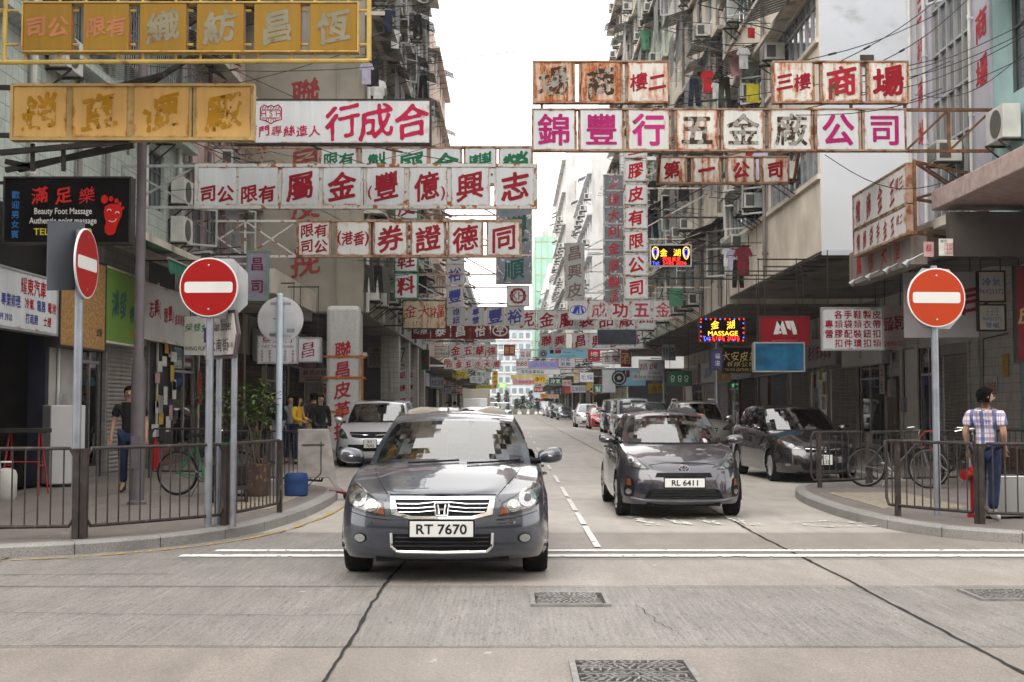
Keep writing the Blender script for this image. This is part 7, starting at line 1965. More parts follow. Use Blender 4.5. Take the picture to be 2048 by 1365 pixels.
def ering(mb, rx, rz, cx=0, cz=.668, r=.007): mb.tube([(cx + rx * math.cos(a * math.pi / 10), y - .004, cz + rz * math.sin(a * math.pi / 10)) for a in range(20)], r, 5, closed=True)
ering(q, .075, .050, r=.009); ering(q, .026, .044); ering(q, .056, .022, cz=.688)
eb = MB().prism(B_.ell(0, .668, .072, .048), y, y + .03).build('emblem_base', L_BLUE, B_.t); q.build('emblem', CHROME, eb, smooth=50)
q = MB(); B_.line(q, [(-.44, .715), (-.2, .745), (0, .75), (.2, .745), (.44, .715)], .0035, .001, 4, mirror=False); B_.line(q, [(.44, .715), (.40, .68)], .003, .001); B_.line(q, [(.47, .60), (.40, .50), (.46, .41)], .003, .001); q.build('bonnet_gap', TRIM, B_.t)
q = MB(); B_.line(q, [(.52, .262), (0, .255)], .012, .006); B_.line(q, [(.52, .262), (.68, .29)], .012, .006); q.build('bumper_lip', mat('lip_satin', (.20, .21, .24), .35, .5), B_.t, smooth=50)
B_.plate(.492, 'RL 6411', .52, .115)
B_.mirrors(.79, 1.42, 1.03, .235, .145)
B_.wipers([((-.42, 1.01), (.18, 1.03)), ((-.12, 1.01), (.52, 1.035))])
h = [B_.project(.40 + a * .09, 1.275 + b * .03, .006) for a, b in ((0, 0), (1, 0), (1, 1), (0, 1))]
MB().add(h, [(0, 1, 2, 3)]).build('licence_sticker', mat('sticker_green', (.35, .60, .55), .5), B_.t)
MPV = dict(L=4.57, W=1.695, R=.315, zb=.20, fa=.90, wb=2.74, tw=.205, gap=.035, flare=.01,
 plan=[(0, 0), (.3, .015), (.55, .06), (.74, .15), (.87, .29), (.945, .5), (.975, .8), (.99, 1.3), (1, 2.2), (.995, 3.2), (.97, 3.9), (.90, 4.35), (.6, 4.53), (.3, 4.56), (0, 4.57)],
 levels=[(0, .95, .10, .05), (.07, .975, .03, .02), (.25, 1.0, .0, 0), (.50, 1.0, .005, 0), (.72, .988, .04, .015), (.87, .965, .09, .03), (.95, .94, .14, .05), (1, .905, .19, .08)],
 top=[(0, .74), (.25, .80), (.6, .88), (1.0, .95), (1.3, .985), (2.2, 1.01), (3.2, 1.05), (4.57, 1.08)],
 crown=[(0, .0), (.15, .01), (.5, .035), (1.0, .05), (4.5, .02)], ridge=.010,
 yA=1.36, yC=4.1, yc=.95, yT=1.95, yQ=4.05, zT=1.46, zR=1.525, zQ=1.46, xr=(.58, .56), yr=4.42, inset=.05, rb=.18, bulge=.03, doors=[(1.30, 2.30), (2.32, 3.28)], spokes=7, pillars=[(0, .05), (.36, .39), (.66, .70), (.95, 1)], seat_m=SEAT_D, dark_c=True)
BLACKC = car_paint('paint_black', (.012, .011, .013), .3, .25)
def std_front(c, HL, grille, lens, intake, em, fog=None, plate=None, chrome=True, hl_m=None):
 hl = c.patch('headlight', HL, hl_m or LAMP_BASE, .006, res=.04)
 c.patch('lens', c.ell(*lens, 12), LAMP_LENS, .014, parent=hl, res=.03)
 g = c.patch('grille', grille, TRIM, .007, mirror=False, res=.05)[0]
 if chrome:
  zs = [p[1] for p in grille]; zm = (min(zs) + max(zs)) / 2; w = max(p[0] for p in grille) * .95
  q = MB(); c.line(q, [(-w, zm + .012), (-w * .3, zm - .004), (w * .3, zm - .004), (w, zm + .012)], .013, .014, 6, mirror=False); q.build('grille_bar', CHROME, g, smooth=50)
 if em:
  y = c.project(0, em[0], .03).y; q = MB(); q.tube([(em[1] * math.cos(a * .3927), y - .006, em[0] + em[1] * .8 * math.sin(a * .3927)) for a in range(16)], .008, 5, closed=True)
  if em[2] == 'w': q.tube([(-em[1], y - .006, em[0] + .01), (-em[1] * .3, y - .006, em[0] + .015), (0, y - .006, em[0] - .012), (em[1] * .3, y - .006, em[0] + .015), (em[1], y - .006, em[0] + .01)], .007, 5)
  q.build('emblem', CHROME, g, smooth=50)
 c.patch('lower_intake', intake, TRIM, .006, mirror=False, res=.05)
 if fog: c.patch('fog_light', c.ell(*fog, 12), LAMP_LENS, .008, res=.03)
 if plate: c.plate(*plate)
C_ = Car('glossy black people carrier parked behind the right-hand railing', (6.02, 24.75, 0), BLACKC, MPV, rz=R(3.5), name='people_carrier')
std_front(C_, [(.38, .655), (.50, .70), (.66, .79), (.735, .84), (.765, .81), (.75, .73), (.70, .69), (.52, .655)], [(-.36, .70), (.36, .70), (.33, .60), (-.33, .60)], (.58, .715, .05, .038), [(-.46, .40), (.46, .40), (.40, .27), (-.40, .27)], None, (.66, .36, .045, .03))
emblem_h(C_, 0, .655, .11, .095, C_.t)
C_.patch('indicator', [(.70, .79), (.735, .83), (.76, .80), (.745, .745)], AMBER, .012)
C_.plate(.46, '', .30, .19, two=('RC', '3235'))
C_.mirrors(.80, 1.55, 1.06, .20, .14); C_.wipers([((-.45, 1.03), (.2, 1.05))])
h = [C_.project(.22 + a * .24, 1.345 + b * .025, .006) for a, b in ((0, 0), (1, 0), (1, 1), (0, 1))]
MB().add(h, [(0, 1, 2, 3)]).build('licence_sticker', MATS['sticker_green'], C_.t)
SILVER = car_paint('paint_silver', (.50, .51, .54), .35, .35)
SILVER2 = car_paint('paint_warm_silver', (.36, .355, .34), .7, .32)
WHITEC = car_paint('paint_white', (.70, .71, .72), .0, .3)
REDC = car_paint('paint_red', (.42, .015, .02), .2, .3)
NAVY = car_paint('paint_blue_black', (.02, .022, .032), .4, .28)
SILVER_ = 0
BLUEG = car_paint('paint_blue_grey', (.20, .24, .30), .7, .3)
VAN7 = dict(MPV, L=4.87, W=1.85, R=.33, fa=.95, wb=2.95, yA=1.42, yC=4.45, yc=1.0, yT=1.95, yQ=4.4, zT=1.60, zR=1.665, zQ=1.60, xr=(.66, .64), yr=4.76,
 plan=[(a, b * 4.87 / 4.57 if b > 1.5 else b) for a, b in MPV['plan']], top=[(0, .78), (.25, .87), (.6, .96), (1.0, 1.03), (1.3, 1.06), (2.2, 1.10), (3.2, 1.13), (4.87, 1.15)], doors=[(1.35, 2.4), (2.42, 3.5)])
D_ = Car('silver seven-seat van parked under the mosaic pillar on the left', (-3.42, 31.0, 0), SILVER, VAN7, name='people_carrier')
std_front(D_, [(.56, .70), (.62, .82), (.74, .93), (.80, .93), (.815, .84), (.79, .74), (.70, .70)], [(-.55, .86), (.55, .86), (.47, .74), (.30, .715), (-.30, .715), (-.47, .74)], (.72, .80, .05, .055), [(-.56, .56), (.56, .56), (.50, .40), (-.50, .40)], (.79, .075, 'w'), (.74, .47, .06, .04))
D_.plate(.58, '', .30, .19, two=('RY', '7692'), y=-.06); D_.mirrors(.88, 1.62, 1.14, .20, .17); D_.wipers([((-.5, 1.10), (.2, 1.12)), ((.1, 1.10), (.62, 1.11))])
q = MB(); q.grid(lambda a, b: (-.38 + .76 * a, 2.15 + .7 * b, 1.715 + .012 * b - .02 * (2 * a - 1) ** 2), 6, 3); q.build('sunroof', GLASS_O, D_.t, smooth=60)
SUV = dict(MPV, L=4.5, W=1.82, R=.36, zb=.26, fa=.88, wb=2.6, tw=.225, yA=1.45, yC=3.9, yc=1.15, yT=1.85, yQ=3.95, zT=1.60, zR=1.66, zQ=1.62, xr=(.63, .61), yr=4.36, doors=[],
 top=[(0, .86), (.25, .95), (.6, 1.0), (1.0, 1.04), (1.4, 1.06), (2.2, 1.09), (4.5, 1.13)], pillars=[(0, .05), (.40, .45), (.74, .80), (.96, 1)], plan=[(a, b * 4.5 / 4.57) for a, b in MPV['plan']])
BOXV = dict(VAN7, L=4.8, W=1.84, yA=1.15, yc=.80, yT=1.45, zT=1.80, zR=1.87, zQ=1.82, xr=(.70, .69), yQ=4.6, yC=4.55, yr=4.74, doors=[], top=[(0, .88), (.25, .98), (.6, 1.06), (1.0, 1.11), (4.8, 1.17)], plan=[(a, b * 4.8 / 4.57) for a, b in MPV['plan']])
SEDAN2 = dict(SALOON, L=4.6, W=1.78, doors=[], yr=4.02, yC=3.75, yQ=3.15, plan=[(a, b * 4.6 / 4.93) for a, b in SALOON['plan']], wb=2.65, top=[(a * .95, b) for a, b in SALOON['top']])
HATCH2 = dict(HATCH, doors=[])
def far_car(label, x, y, paint, sp, kind, rz=0.0, lod=1, plate=None, name='parked_car', group='cars parked along the far kerbs'):
 c = Car(label, (x, y, 0), paint, sp, rz, lod, group=group, name=name)
 W = sp['W'] / 2; zt = sp['top'][0][1]
 std_front(c, [(W * .55, zt - .10), (W * .60, zt - .01), (W * .80, zt + .07), (W * .88, zt + .05), (W * .90, zt - .05), (W * .80, zt - .10)], [(-W * .42, zt - .03), (W * .42, zt - .03), (W * .36, zt - .14), (-W * .36, zt - .14)], (W * .76, zt - .02, .05, .045),
    [(-W * .55, .46), (W * .55, .46), (W * .5, .32), (-W * .5, .32)], (zt - .085, .05, ''), (W * .72, .40, .05, .035))
 c.plate(zt - .27, plate or 'LK 482', .42, .11)
 c.mirrors(W - .05, sp['yA'] + .2, sp['top'][4][1] + .07, .2, .16); c.rear_lamps(.75, 1.0)
 if kind == 'rails':
  q = MB()
  for sg in (1, -1): q.tube([(sg * (sp['xr'][0] - .02), 2.0, sp['zT'] + .0), (sg * (sp['xr'][0] - .02), 2.1, sp['zR'] + .05), (sg * (sp['xr'][0] - .04), 3.5, sp['zR'] + .05), (sg * (sp['xr'][0] - .04), 3.65, sp['zQ'])], .02, 6)
  q.build('roof_rail', STEEL_S, c.t, smooth=40)
 return c
far_car('warm silver off-roader with roof rails parked behind the hatchback', 5.85, 38.6, SILVER2, SUV, 'rails', lod=0)
far_car('blue black off-roader parked between the silver van and the off-roader', 5.75, 51.5, NAVY, SUV, '')
far_car('tall silver van parked behind the hatchback roof', 5.65, 58.5, SILVER, BOXV, '')
far_car('tall black boxy van next to the red car', 5.95, 69.5, NAVY, BOXV, '')
far_car('small bright red car in the right parked row', 5.72, 81, REDC, HATCH2, '')
far_car('big white off-roader with black grille in the right parked row', 5.35, 88.5, WHITEC, dict(SUV, W=1.98, L=4.9), 'rails')
far_car('silver blue saloon ahead of the white off-roader, far right row', 5.7, 136, BLUEG, SEDAN2, '')
for i, (y, p, sp, lab) in enumerate(((150, NAVY, BOXV, 'dark van behind the silver blue saloon'), (158, SILVER, SEDAN2, 'light silver saloon beyond the dark van'), (168, SILVER2, HATCH2, 'sandy silver hatchback near the end of the far row'), (178, NAVY, SEDAN2, 'dark saloon near the end of the far row'), (188, WHITEC, SEDAN2, 'white saloon at the end of the far row'))): far_car(lab, 5.5 + (i % 2) * .2, y, p, sp, '', lod=2)
far_car('white car moving up behind the dark grey saloon roof', -1.95, 62, WHITEC, SEDAN2, '', name='car', group='cars coming down the street')
far_car('black car following in the lane behind the saloon', -1.45, 84, NAVY, SEDAN2, '', name='car', group='cars coming down the street')
far_car('white minibus far back in the left lane', -2.0, 118, WHITEC, dict(BOXV, W=2.0), '', lod=2, name='car', group='cars coming down the street')
far_car('silver van far back near the street end', -.9, 128, SILVER, BOXV, '', lod=2, name='car', group='cars coming down the street')
far_car('silver car parked on the left past the seven-seat van', -3.45, 44, SILVER, SEDAN2, '')
far_car('pale car parked on the left by the white pillars', -3.45, 54, SILVER2, SEDAN2, '')
far_car('white car parked on the left beyond the pale one', -3.4, 66, WHITEC, HATCH2, '')
t = thing('delivery_truck', 'cream box truck standing far back on the left', 'truck', (-3.0, 104, 0))
MB().box(-1.1, 1.1, 1.6, 6, .8, 2.9).build('box_body', mat('truck_cream', (.62, .58, .48), .5, var=.1), t, bevel=.04)
cb = MB(); cb.prism([(0, .5), (0, 1.2), (.25, 2.1), (1.55, 2.15), (1.55, .5)], -1, 1, lambda a, y, z: (y, a, z)); cb.build('cab', WHITEC, t, bevel=.05)
MB().add([(-.9, .02, 1.25), (.9, .02, 1.25), (.85, .26, 2.0), (-.85, .26, 2.0)], [(0, 1, 2, 3)]).build('windscreen', GLASS_O, t)
for x, y in ((-.85, .8), (.85, .8), (-.85, 4.8), (.85, 4.8)): MB().lathe([(.2, -.12), (.42, -.12), (.45, 0), (.42, .12), (.2, .12)], 16, 0, Matrix.Translation((x, y, .45)) @ Matrix.Rotation(R(90), 4, 'Y')).build('wheel', RUBBER, t)
# ---------------------------------------------------------------- people
SKIN = mat('skin', (.36, .22, .15), .55, var=.06, vs=20)
HAIR = mat('hair_black', (.006, .0055, .0055), .9, var=.1, spec=.02)
SHOE_W = mat('shoe_white', (.50, .49, .47), .6, var=.15); SHOE_D = mat('shoe_dark', (.03, .03, .03), .5, var=.1)
JEANS = mat('jeans_blue', (.02, .03, .07), .9, var=.3, vs=14); DENIM_D = mat('trousers_dark', (.028, .028, .034), .85, var=.2, vs=14)
CL_BLACK = mat('cloth_black', (.014, .014, .015), .85, var=.2, vs=10); CL_YEL = mat('cloth_yellow', (.52, .30, .03), .8, var=.15, vs=10)
CL_GREY = mat('cloth_grey', (.16, .17, .19), .85, var=.15, vs=10); CL_WHITE = mat('cloth_white', (.58, .58, .58), .85, var=.1, vs=10); CL_BROWN = mat('cloth_brown', (.07, .055, .045), .85, var=.3, vs=16)
def plaid():
 m, t, b = nodes_of('cloth_plaid'); N, L = t.nodes.new, t.links.new
 tc = N('ShaderNodeTexCoord'); sp = N('ShaderNodeSeparateXYZ'); L(tc.outputs['Object'], sp.inputs[0])
 def band(sock, freq, lo, hi, off=0.0):
  a = N('ShaderNodeMath'); a.operation = 'MULTIPLY_ADD'; a.inputs[1].default_value = freq; a.inputs[2].default_value = off; L(sock, a.inputs[0])
  f = N('ShaderNodeMath'); f.operation = 'FRACT'; L(a.outputs[0], f.inputs[0])
  g = N('ShaderNodeMath'); g.operation = 'COMPARE'; g.inputs[1].default_value = (lo + hi) / 2; g.inputs[2].default_value = (hi - lo) / 2; L(f.outputs[0], g.inputs[0]); return g.outputs[0]
 col = (.60, .60, .64, 1)
 for s_, fr, lo, hi, c, am in ((0, 7.5, 0, .34, (.05, .06, .20), .85), (2, 7.0, 0, .30, (.05, .06, .20), .6), (0, 7.5, .55, .68, (.42, .12, .18), .6), (2, 7.0, .55, .68, (.25, .16, .34), .6), (0, 7.5, .80, .84, (.05, .06, .2), .8)):
  k = band(sp.outputs[s_], fr, lo, hi, 5.3); q = N('ShaderNodeMath'); q.operation = 'MULTIPLY'; q.inputs[1].default_value = am; L(k, q.inputs[0])
  mx = N('ShaderNodeMix'); mx.data_type = 'RGBA'; L(q.outputs[0], mx.inputs[0]); mx.inputs[7].default_value = rgb(c)
  if isinstance(col, tuple): mx.inputs[6].default_value = col
  else: L(col, mx.inputs[6])
  col = mx.outputs[2]
 L(col, b.inputs['Base Color']); b.inputs['Roughness'].default_value = .85
 MATS['cloth_plaid'] = m; return m
PLAID = plaid()
def skin_obj(name, J, chains, grow, m, parent, root, sub=2, smooth=True):
 ids = {}; vs = []; rs = []; es = []
 def vid(k):
  if k not in ids: ids[k] = len(vs); vs.append(J[k][0]); rs.append(J[k][1] + grow)
  return ids[k]
 for ch in chains:
  for a, b in zip(ch, ch[1:]):
   e = (vid(a), vid(b))
   if e not in es and e[::-1] not in es: es.append(e)
 me = bpy.data.meshes.new(name); me.from_pydata([tuple(v) for v in vs], es, []); me.materials.append(m)
 o = bpy.data.objects.new(name, me); COL.objects.link(o); o.parent = parent
 sk = o.modifiers.new('skin', 'SKIN'); sk.use_smooth_shade = True; sk.branch_smoothing = .5
 for i, r in enumerate(rs):
  d = me.skin_vertices[0].data[i]; d.radius = (r, r) if not isinstance(r, tuple) else r; d.use_root = (i == ids[root])
 ss = o.modifiers.new('sub', 'SUBSURF'); ss.levels = sub; ss.render_levels = sub
 return o
def person(label, loc, rz, h=1.68, shirt=CL_BLACK, trousers=JEANS, shoes=SHOE_D, hair='short', lean=(0, 0), arms=None, step=0.0, sleeve='short', long_top=False, female=False, head_turn=0.0, group=None, bag=None, hands=True):
 k = h / 1.70; t = thing('person', label, 'person', loc, rz, group)
 J = {}
 lx, ly = lean
 def P_(n, x, y, z, r): J[n] = (Vector((x + lx * (z - .1) , y + ly * (z - .1), z)) * k, r * k)
 sw = .165 if female else .185
 P_('pelvis', 0, 0, .95, .125); P_('spine', 0, -.005, 1.10, .108 if female else .118); P_('chest', 0, .0, 1.28, .122 if female else .138); P_('upper', 0, .01, 1.385, .078); P_('neck', 0, .012, 1.45, .060); P_('jaw', 0, -.014, 1.515, .074); P_('face', 0, -.008, 1.585, .106); P_('crown', 0, .008, 1.655, .084)
 hd = math.radians(head_turn)
 P_('nose', -.13 * math.sin(-hd), -.008 - .118 * math.cos(hd), 1.572, .012)
 for s, sg in (('l', 1), ('r', -1)):
  st = step * sg
  P_('sh' + s, sg * sw, .01, 1.385, .052); P_('hip' + s, sg * .09, 0, .90, .098); P_('kn' + s, sg * .10, -.03 - st * .5, .50, .066); P_('an' + s, sg * .105, .03 - st, .10 + (.05 if st < 0 else 0), .043); P_('he' + s, sg * .105, .05 - st, .05 + (.05 if st < 0 else 0), .038); P_('to' + s, sg * .12, -.13 - st, .035, .035)
  a = (arms or {}).get(s) or ((sg * (sw + .06), .03, 1.12), (sg * (sw + .07), -.05, .88))
  P_('el' + s, *a[0], .046); P_('wr' + s, *a[1], .031)
  e, w = Vector(a[0]), Vector(a[1]); d = (w - e).normalized(); pn = Vector((sg * .3, -1, 0)).normalized(); pn = (pn - d * pn.dot(d)).normalized(); sd_ = d.cross(pn)
  pc = w + d * .05; P_('pa' + s, *pc, .026)
  for f in range(4):
   kn = w + d * .088 + sd_ * (.011 + .0145 * (f - 2)) * 1.25; P_('f%d' % f + s, *kn, .0105); tp = kn + d * (.045, .055, .05, .038)[f] + pn * .018; P_('t%d' % f + s, *tp, .0085); t2 = tp + d * .018 + pn * .02; P_('u%d' % f + s, *t2, .0075)
  th = w + d * .035 + sd_ * .032 + pn * .012; P_('th' + s, *th, .012); th2 = th + d * .035 + pn * .02 + sd_ * .006; P_('ti' + s, *th2, .009)
  ear = Vector((sg * .098 * math.cos(hd), sg * .098 * math.sin(hd), 1.575)); P_('ea' + s, *ear, .014)
 ch = [('pelvis', 'spine', 'chest', 'upper', 'neck', 'jaw', 'face', 'crown'), ('face', 'nose')]
 for s in 'lr':
  ch += [('upper', 'sh' + s, 'el' + s, 'wr' + s), ('pelvis', 'hip' + s, 'kn' + s, 'an' + s, 'to' + s), ('face', 'ea' + s)]
  if hands: ch += [('wr' + s, 'pa' + s)] + [('pa' + s, 'f%d' % f + s, 't%d' % f + s, 'u%d' % f + s) for f in range(4)] + [('wr' + s, 'th' + s, 'ti' + s)]
 b = skin_obj('body', J, ch, -.004 * k, SKIN, t, 'pelvis')
 P2 = dict(J)
 for s, sg in (('l', 1), ('r', -1)):
  P2['sh' + s] = (J['sh' + s][0], .070 * k); mid = J['sh' + s][0].lerp(J['el' + s][0], .72); P2['slv' + s] = (mid,   .060 * k)
  P2['hem' + s] = (J['an' + s][0] + Vector((0, .005, .0)), .054 * k)
 P2['waist'] = (J['pelvis'][0] + Vector((0, 0, (-.30 if long_top else -.06) * k)), (.15 if long_top else .136) * k)
 sc = [('waist', 'spine', 'chest', 'upper')] + ([('pelvis', 'spine')] if False else [])
 P2['upper'] = (J['upper'][0], .108 * k); P2['col'] = (J['neck'][0] - Vector((0, 0, .005 * k)), .064 * k); sc.append(('upper', 'col'))
 for s in 'lr': sc.append(('upper', 'sh' + s, 'slv' + s) if sleeve == 'short' else ('upper', 'sh' + s, 'el' + s, 'wr' + s))
 so = skin_obj('shirt', P2, sc, .014 * k, shirt, t, 'chest')
 skin_obj('trousers', P2, [('pelvis', 'hip' + s, 'kn' + s, 'hem' + s) for s in 'lr'], .012 * k, trousers, t, 'pelvis')
 for s in 'lr': skin_obj('shoe', J, [('an' + s, 'he' + s, 'to' + s)], .012 * k, shoes, t, 'he' + s)
 c = J['face'][0] + Vector((0, .012 * k, .022 * k)); q = MB()
 cb, sb = math.cos(hd), math.sin(hd)
 def hf(a, e):
  th = a * 2 * math.pi; front = -math.cos(th)                  # +1 towards the face
  low = (.20 if front > .45 else 1.25 + (1.35 if hair == 'long' else .15) * (1 if front < .3 else .4))
  ph = e * (low + .9) ; ph = min(ph, 1.98)
  rr = .101 * math.sin(min(ph, 1.57)) ** .8 * (1 - (.45 if hair == 'short' else 0) * max(0, ph - 1.57)) if ph > 0 else 0
  z = .106 * math.cos(min(ph, 1.57)) - max(0, ph - 1.57) * .22 - (max(0, low - 1.4) * .13 * e ** 3 if hair == 'long' else 0)
  x, y = rr * math.sin(th), rr * 1.12 * -front * -1 * -1
  x, y = x, -rr * 1.12 * front
  return (c.x + (x * cb - y * sb) * k, c.y + (x * sb + y * cb) * k, c.z + z * k)
 q.grid(hf, 20, 9); q.build('hair', HAIR, t, smooth=180)
 for sg in (-1, 1):
  e = Vector((sg * .033, -.098, .0)); e = Vector((e.x * cb - e.y * sb, e.x * sb + e.y * cb, 0)); p = J['face'][0] + (e + Vector((0, 0, .012))) * k
  q = MB(); q.lathe([(.001, -.006), (.010, -.004), (.012, 0), (.010, .004), (.001, .006)], 8, 0, Matrix.Translation(p)); q.build('eye', HAIR, t)
 e = Vector((0, -.092, 0)); e = Vector((-e.y * sb, e.y * cb, 0)); p = J['jaw'][0] + (e * .86 + Vector((0, 0, .018))) * k
 MB().cbox(p, (.036 * k, .012, .008), 0, hd).build('mouth', mat('lips', (.28, .10, .08), .5), t)
 if bag:
  q = MB(); w = J['hipl'][0]; q.tube([J['shl'][0] + Vector((0, -.07, .06)) * k, J['chest'][0] + Vector((.02, -.16, -.1)) * k, w + Vector((.10, -.12, .05)) * k], .014, 5); q.cbox(w + Vector((.15, -.06, -.02)), (.12, .28, .24)); q.build('shoulder_bag', bag, t, smooth=40)
 return t, J
man, J = person('man in a plaid shirt and jeans leaning by the right-hand railing, seen from behind', (5.66, 15.32, .13), R(142), 1.58, PLAID, JEANS, SHOE_W, lean=(-.02, .07), arms={'l': ((.25, .04, 1.13), (.24, -.06, .90)), 'r': ((-.24, .05, 1.12), (-.20, -.10, .93))}, step=.07, head_turn=-55)
q = MB(); c = J['pelvis'][0] + Vector((0, 0, -.01)); q.lathe([(.142, -.018), (.146, 0), (.142, .018)], 20, 0, Matrix.Translation(c)); q.build('belt', TRIM, man)
tb = MB(); put_text(tb, 'CHERISHTIME', 0, 0, .05, 'bold', 24, .02, 0, wmax=.26)
cb_ = J['chest'][0]
tb.v = [(-x, .155 + cb_.y - .9 * x * x, z + cb_.z - .02 + .9 * (.02 - x * x)) for x, y, z in tb.v]; tb.build('back_print', L_BLUE, man)
person('man in a black shirt and blue jeans walking behind the lamp post', (-6.05, 20.3, .13), R(8), 1.68, CL_BLACK, JEANS, SHOE_D, arms={'l': ((.25, .05, 1.13), (.27, -.05, .90)), 'r': ((-.25, .03, 1.13), (-.27, -.07, .90))}, step=.10)
G = 'people gathered on the left pavement under the pillar'
person('woman in a long black top with long hair standing by the silver van', (-4.66, 31.2, .13), R(14), 1.64, CL_BLACK, DENIM_D, SHOE_D, 'long', sleeve='long', long_top=True, female=True, head_turn=10, group=G)
person('woman in a yellow and black jacket with a bag across her', (-5.05, 30.2, .13), R(70), 1.60, CL_YEL, JEANS, SHOE_D, 'long', sleeve='long', female=True, head_turn=20, group=G, bag=mat('bag_tan', (.30, .20, .14), .7), arms={'l': ((.24, -.02, 1.14), (.12, -.22, 1.10)), 'r': ((-.24, -.02, 1.14), (-.12, -.20, 1.08))})
person('woman with dark hair in a grey top just behind the yellow jacket', (-5.35, 31.0, .13), R(20), 1.62, CL_GREY, JEANS, SHOE_D, 'long', female=True, head_turn=-15, group=G)
person('man in a black zip jacket and pale trousers beside the sign pole', (-5.55, 30.2, .13), R(60), 1.72, CL_BLACK, CL_GREY, SHOE_D, sleeve='long', head_turn=10, group=G)
person('man in a dark brown check coat with his back turned', (-4.98, 32.2, .13), R(170), 1.70, CL_BROWN, DENIM_D, SHOE_D, sleeve='long', group=G)
person('man in dark clothes half hidden behind the potted tree', (-5.9, 30.8, .13), R(30), 1.68, CL_BROWN, DENIM_D, SHOE_D, sleeve='long', group=G)
person('man in a grey shirt seen far off over the saloon roof', (-3.15, 70.5, 0), R(160), 1.74, CL_GREY, DENIM_D, hands=False)
person('man in dark blue beside the grey-shirted man far off', (-3.55, 70, 0), R(30), 1.68, mat('cloth_navy', (.03, .04, .08), .85), DENIM_D, hands=False)
person('pedestrian in a white shirt crossing at the far end', (-.55, 205, 0), R(90), 1.7, CL_WHITE, DENIM_D, step=.15, hands=False)
# ---------------------------------------------------------------- railings, poles, street furniture
RAIL = mat('railing_paint', (.055, .046, .043), .5, .3, var=.35, vs=8, stain=(.20, .17, .15), stain_thr=.60, stain_scale=(14, 14, 5))
GALV = mat('pole_galvanised', (.27, .29, .33), .45, .5, var=.2, vs=5, stain=(.13, .11, .10), stain_thr=.58, stain_scale=(8, 8, 2))
PALEB = mat('pole_pale_blue', (.42, .50, .58), .5, .1, var=.12, vs=5, stain=(.2, .2, .2), stain_thr=.62)
LAMPG = mat('lamp_post_grey', (.12, .105, .115), .5, .2, var=.18, vs=4)
def railing(label, a, b, h=.93, bend=0.0, round_a=False, round_b=False):
 a, b = Vector((*a, .13)), Vector((*b, .13)); d = b - a; L = d.length; n = Vector((-d.y, d.x, 0)).normalized()
 t = thing('pedestrian_railing', label, 'railing', a, 0, 'pedestrian railings round the two corners')
 def pt(u, z): return d * u + n * (bend * 4 * u * (1 - u)) + Vector((0, 0, z))
 fr = MB(); K = 14; e = .07 / L
 loop = [pt(e + (1 - 2 * e) * k / K, h) for k in range(K + 1)]; bot = [pt(e + (1 - 2 * e) * k / K, .13) for k in range(K + 1)]
 ea, eb = pt(.02 / L, h - .09), pt(.02 / L, .21); fa, fb = pt(1 - .02 / L, h - .09), pt(1 - .02 / L, .21)
 fr.tube(loop + [fa, fb] + bot[::-1] + [eb, ea], .019, 8, closed=True); fr.build('frame', RAIL, t, smooth=50)
 m = int(L / .125)
 for k in range(1, m):
  u = k / m; fr2 = MB(); fr2.tube([pt(u, .14), pt(u, h - .01)], .0085, 6); fr2.build('baluster', RAIL, t, smooth=50)
 for u in ((0,) if not round_a else (.16,)) + ((1,) if not round_b else ()):
  MB().box(-.032, .032, -.032, .032, -.01, h - .02).box(-.038, .038, -.038, .038, h - .018, h - .002).build('post', RAIL, t, loc=pt(u, 0))
 return t
railing('near left railing panel running out of the picture', (-7.1, 12.75), (-4.50, 13.28), bend=.03)
railing('left railing panel between the two near no-entry poles', (-4.42, 13.30), (-3.30, 14.72), bend=-.05)
railing('curved left railing panel ending before the setts', (-3.28, 14.78), (-2.98, 16.5), bend=-.03)
railing('far left railing with a rounded end beside the white board', (-4.25, 22.4), (-3.1, 21.2), round_b=True)
railing('left railing standing back by the bicycle and the shops', (-6.9, 24.5), (-4.9, 24.3))
railing('right railing panel with a rounded end near the setts', (4.72, 16.25), (5.42, 14.98), round_a=True, bend=-.05)
railing('right railing panel behind which the plaid man leans', (5.45, 14.94), (7.2, 14.35), bend=-.03)
railing('right railing with a rounded end before the black people carrier', (4.98, 21.45), (6.05, 21.85), round_a=True)
railing('right railing carrying the bicycle wheel', (6.1, 21.87), (7.4, 22.3)); railing('right railing behind the parked bicycles', (7.5, 22.4), (9.2, 22.9))
S_RED = mat('sign_face_red', (.30, .008, .008), .4, var=.06); S_ORG = mat('sign_face_faded_red', (.40, .045, .014), .4, var=.08); S_WHT = mat('sign_face_white', (.62, .62, .61), .4, var=.06); S_BACK = mat('sign_back_grey', (.40, .41, .43), .5, .3, var=.12, vs=5, stain=(.25, .25, .25), stain_thr=.6)
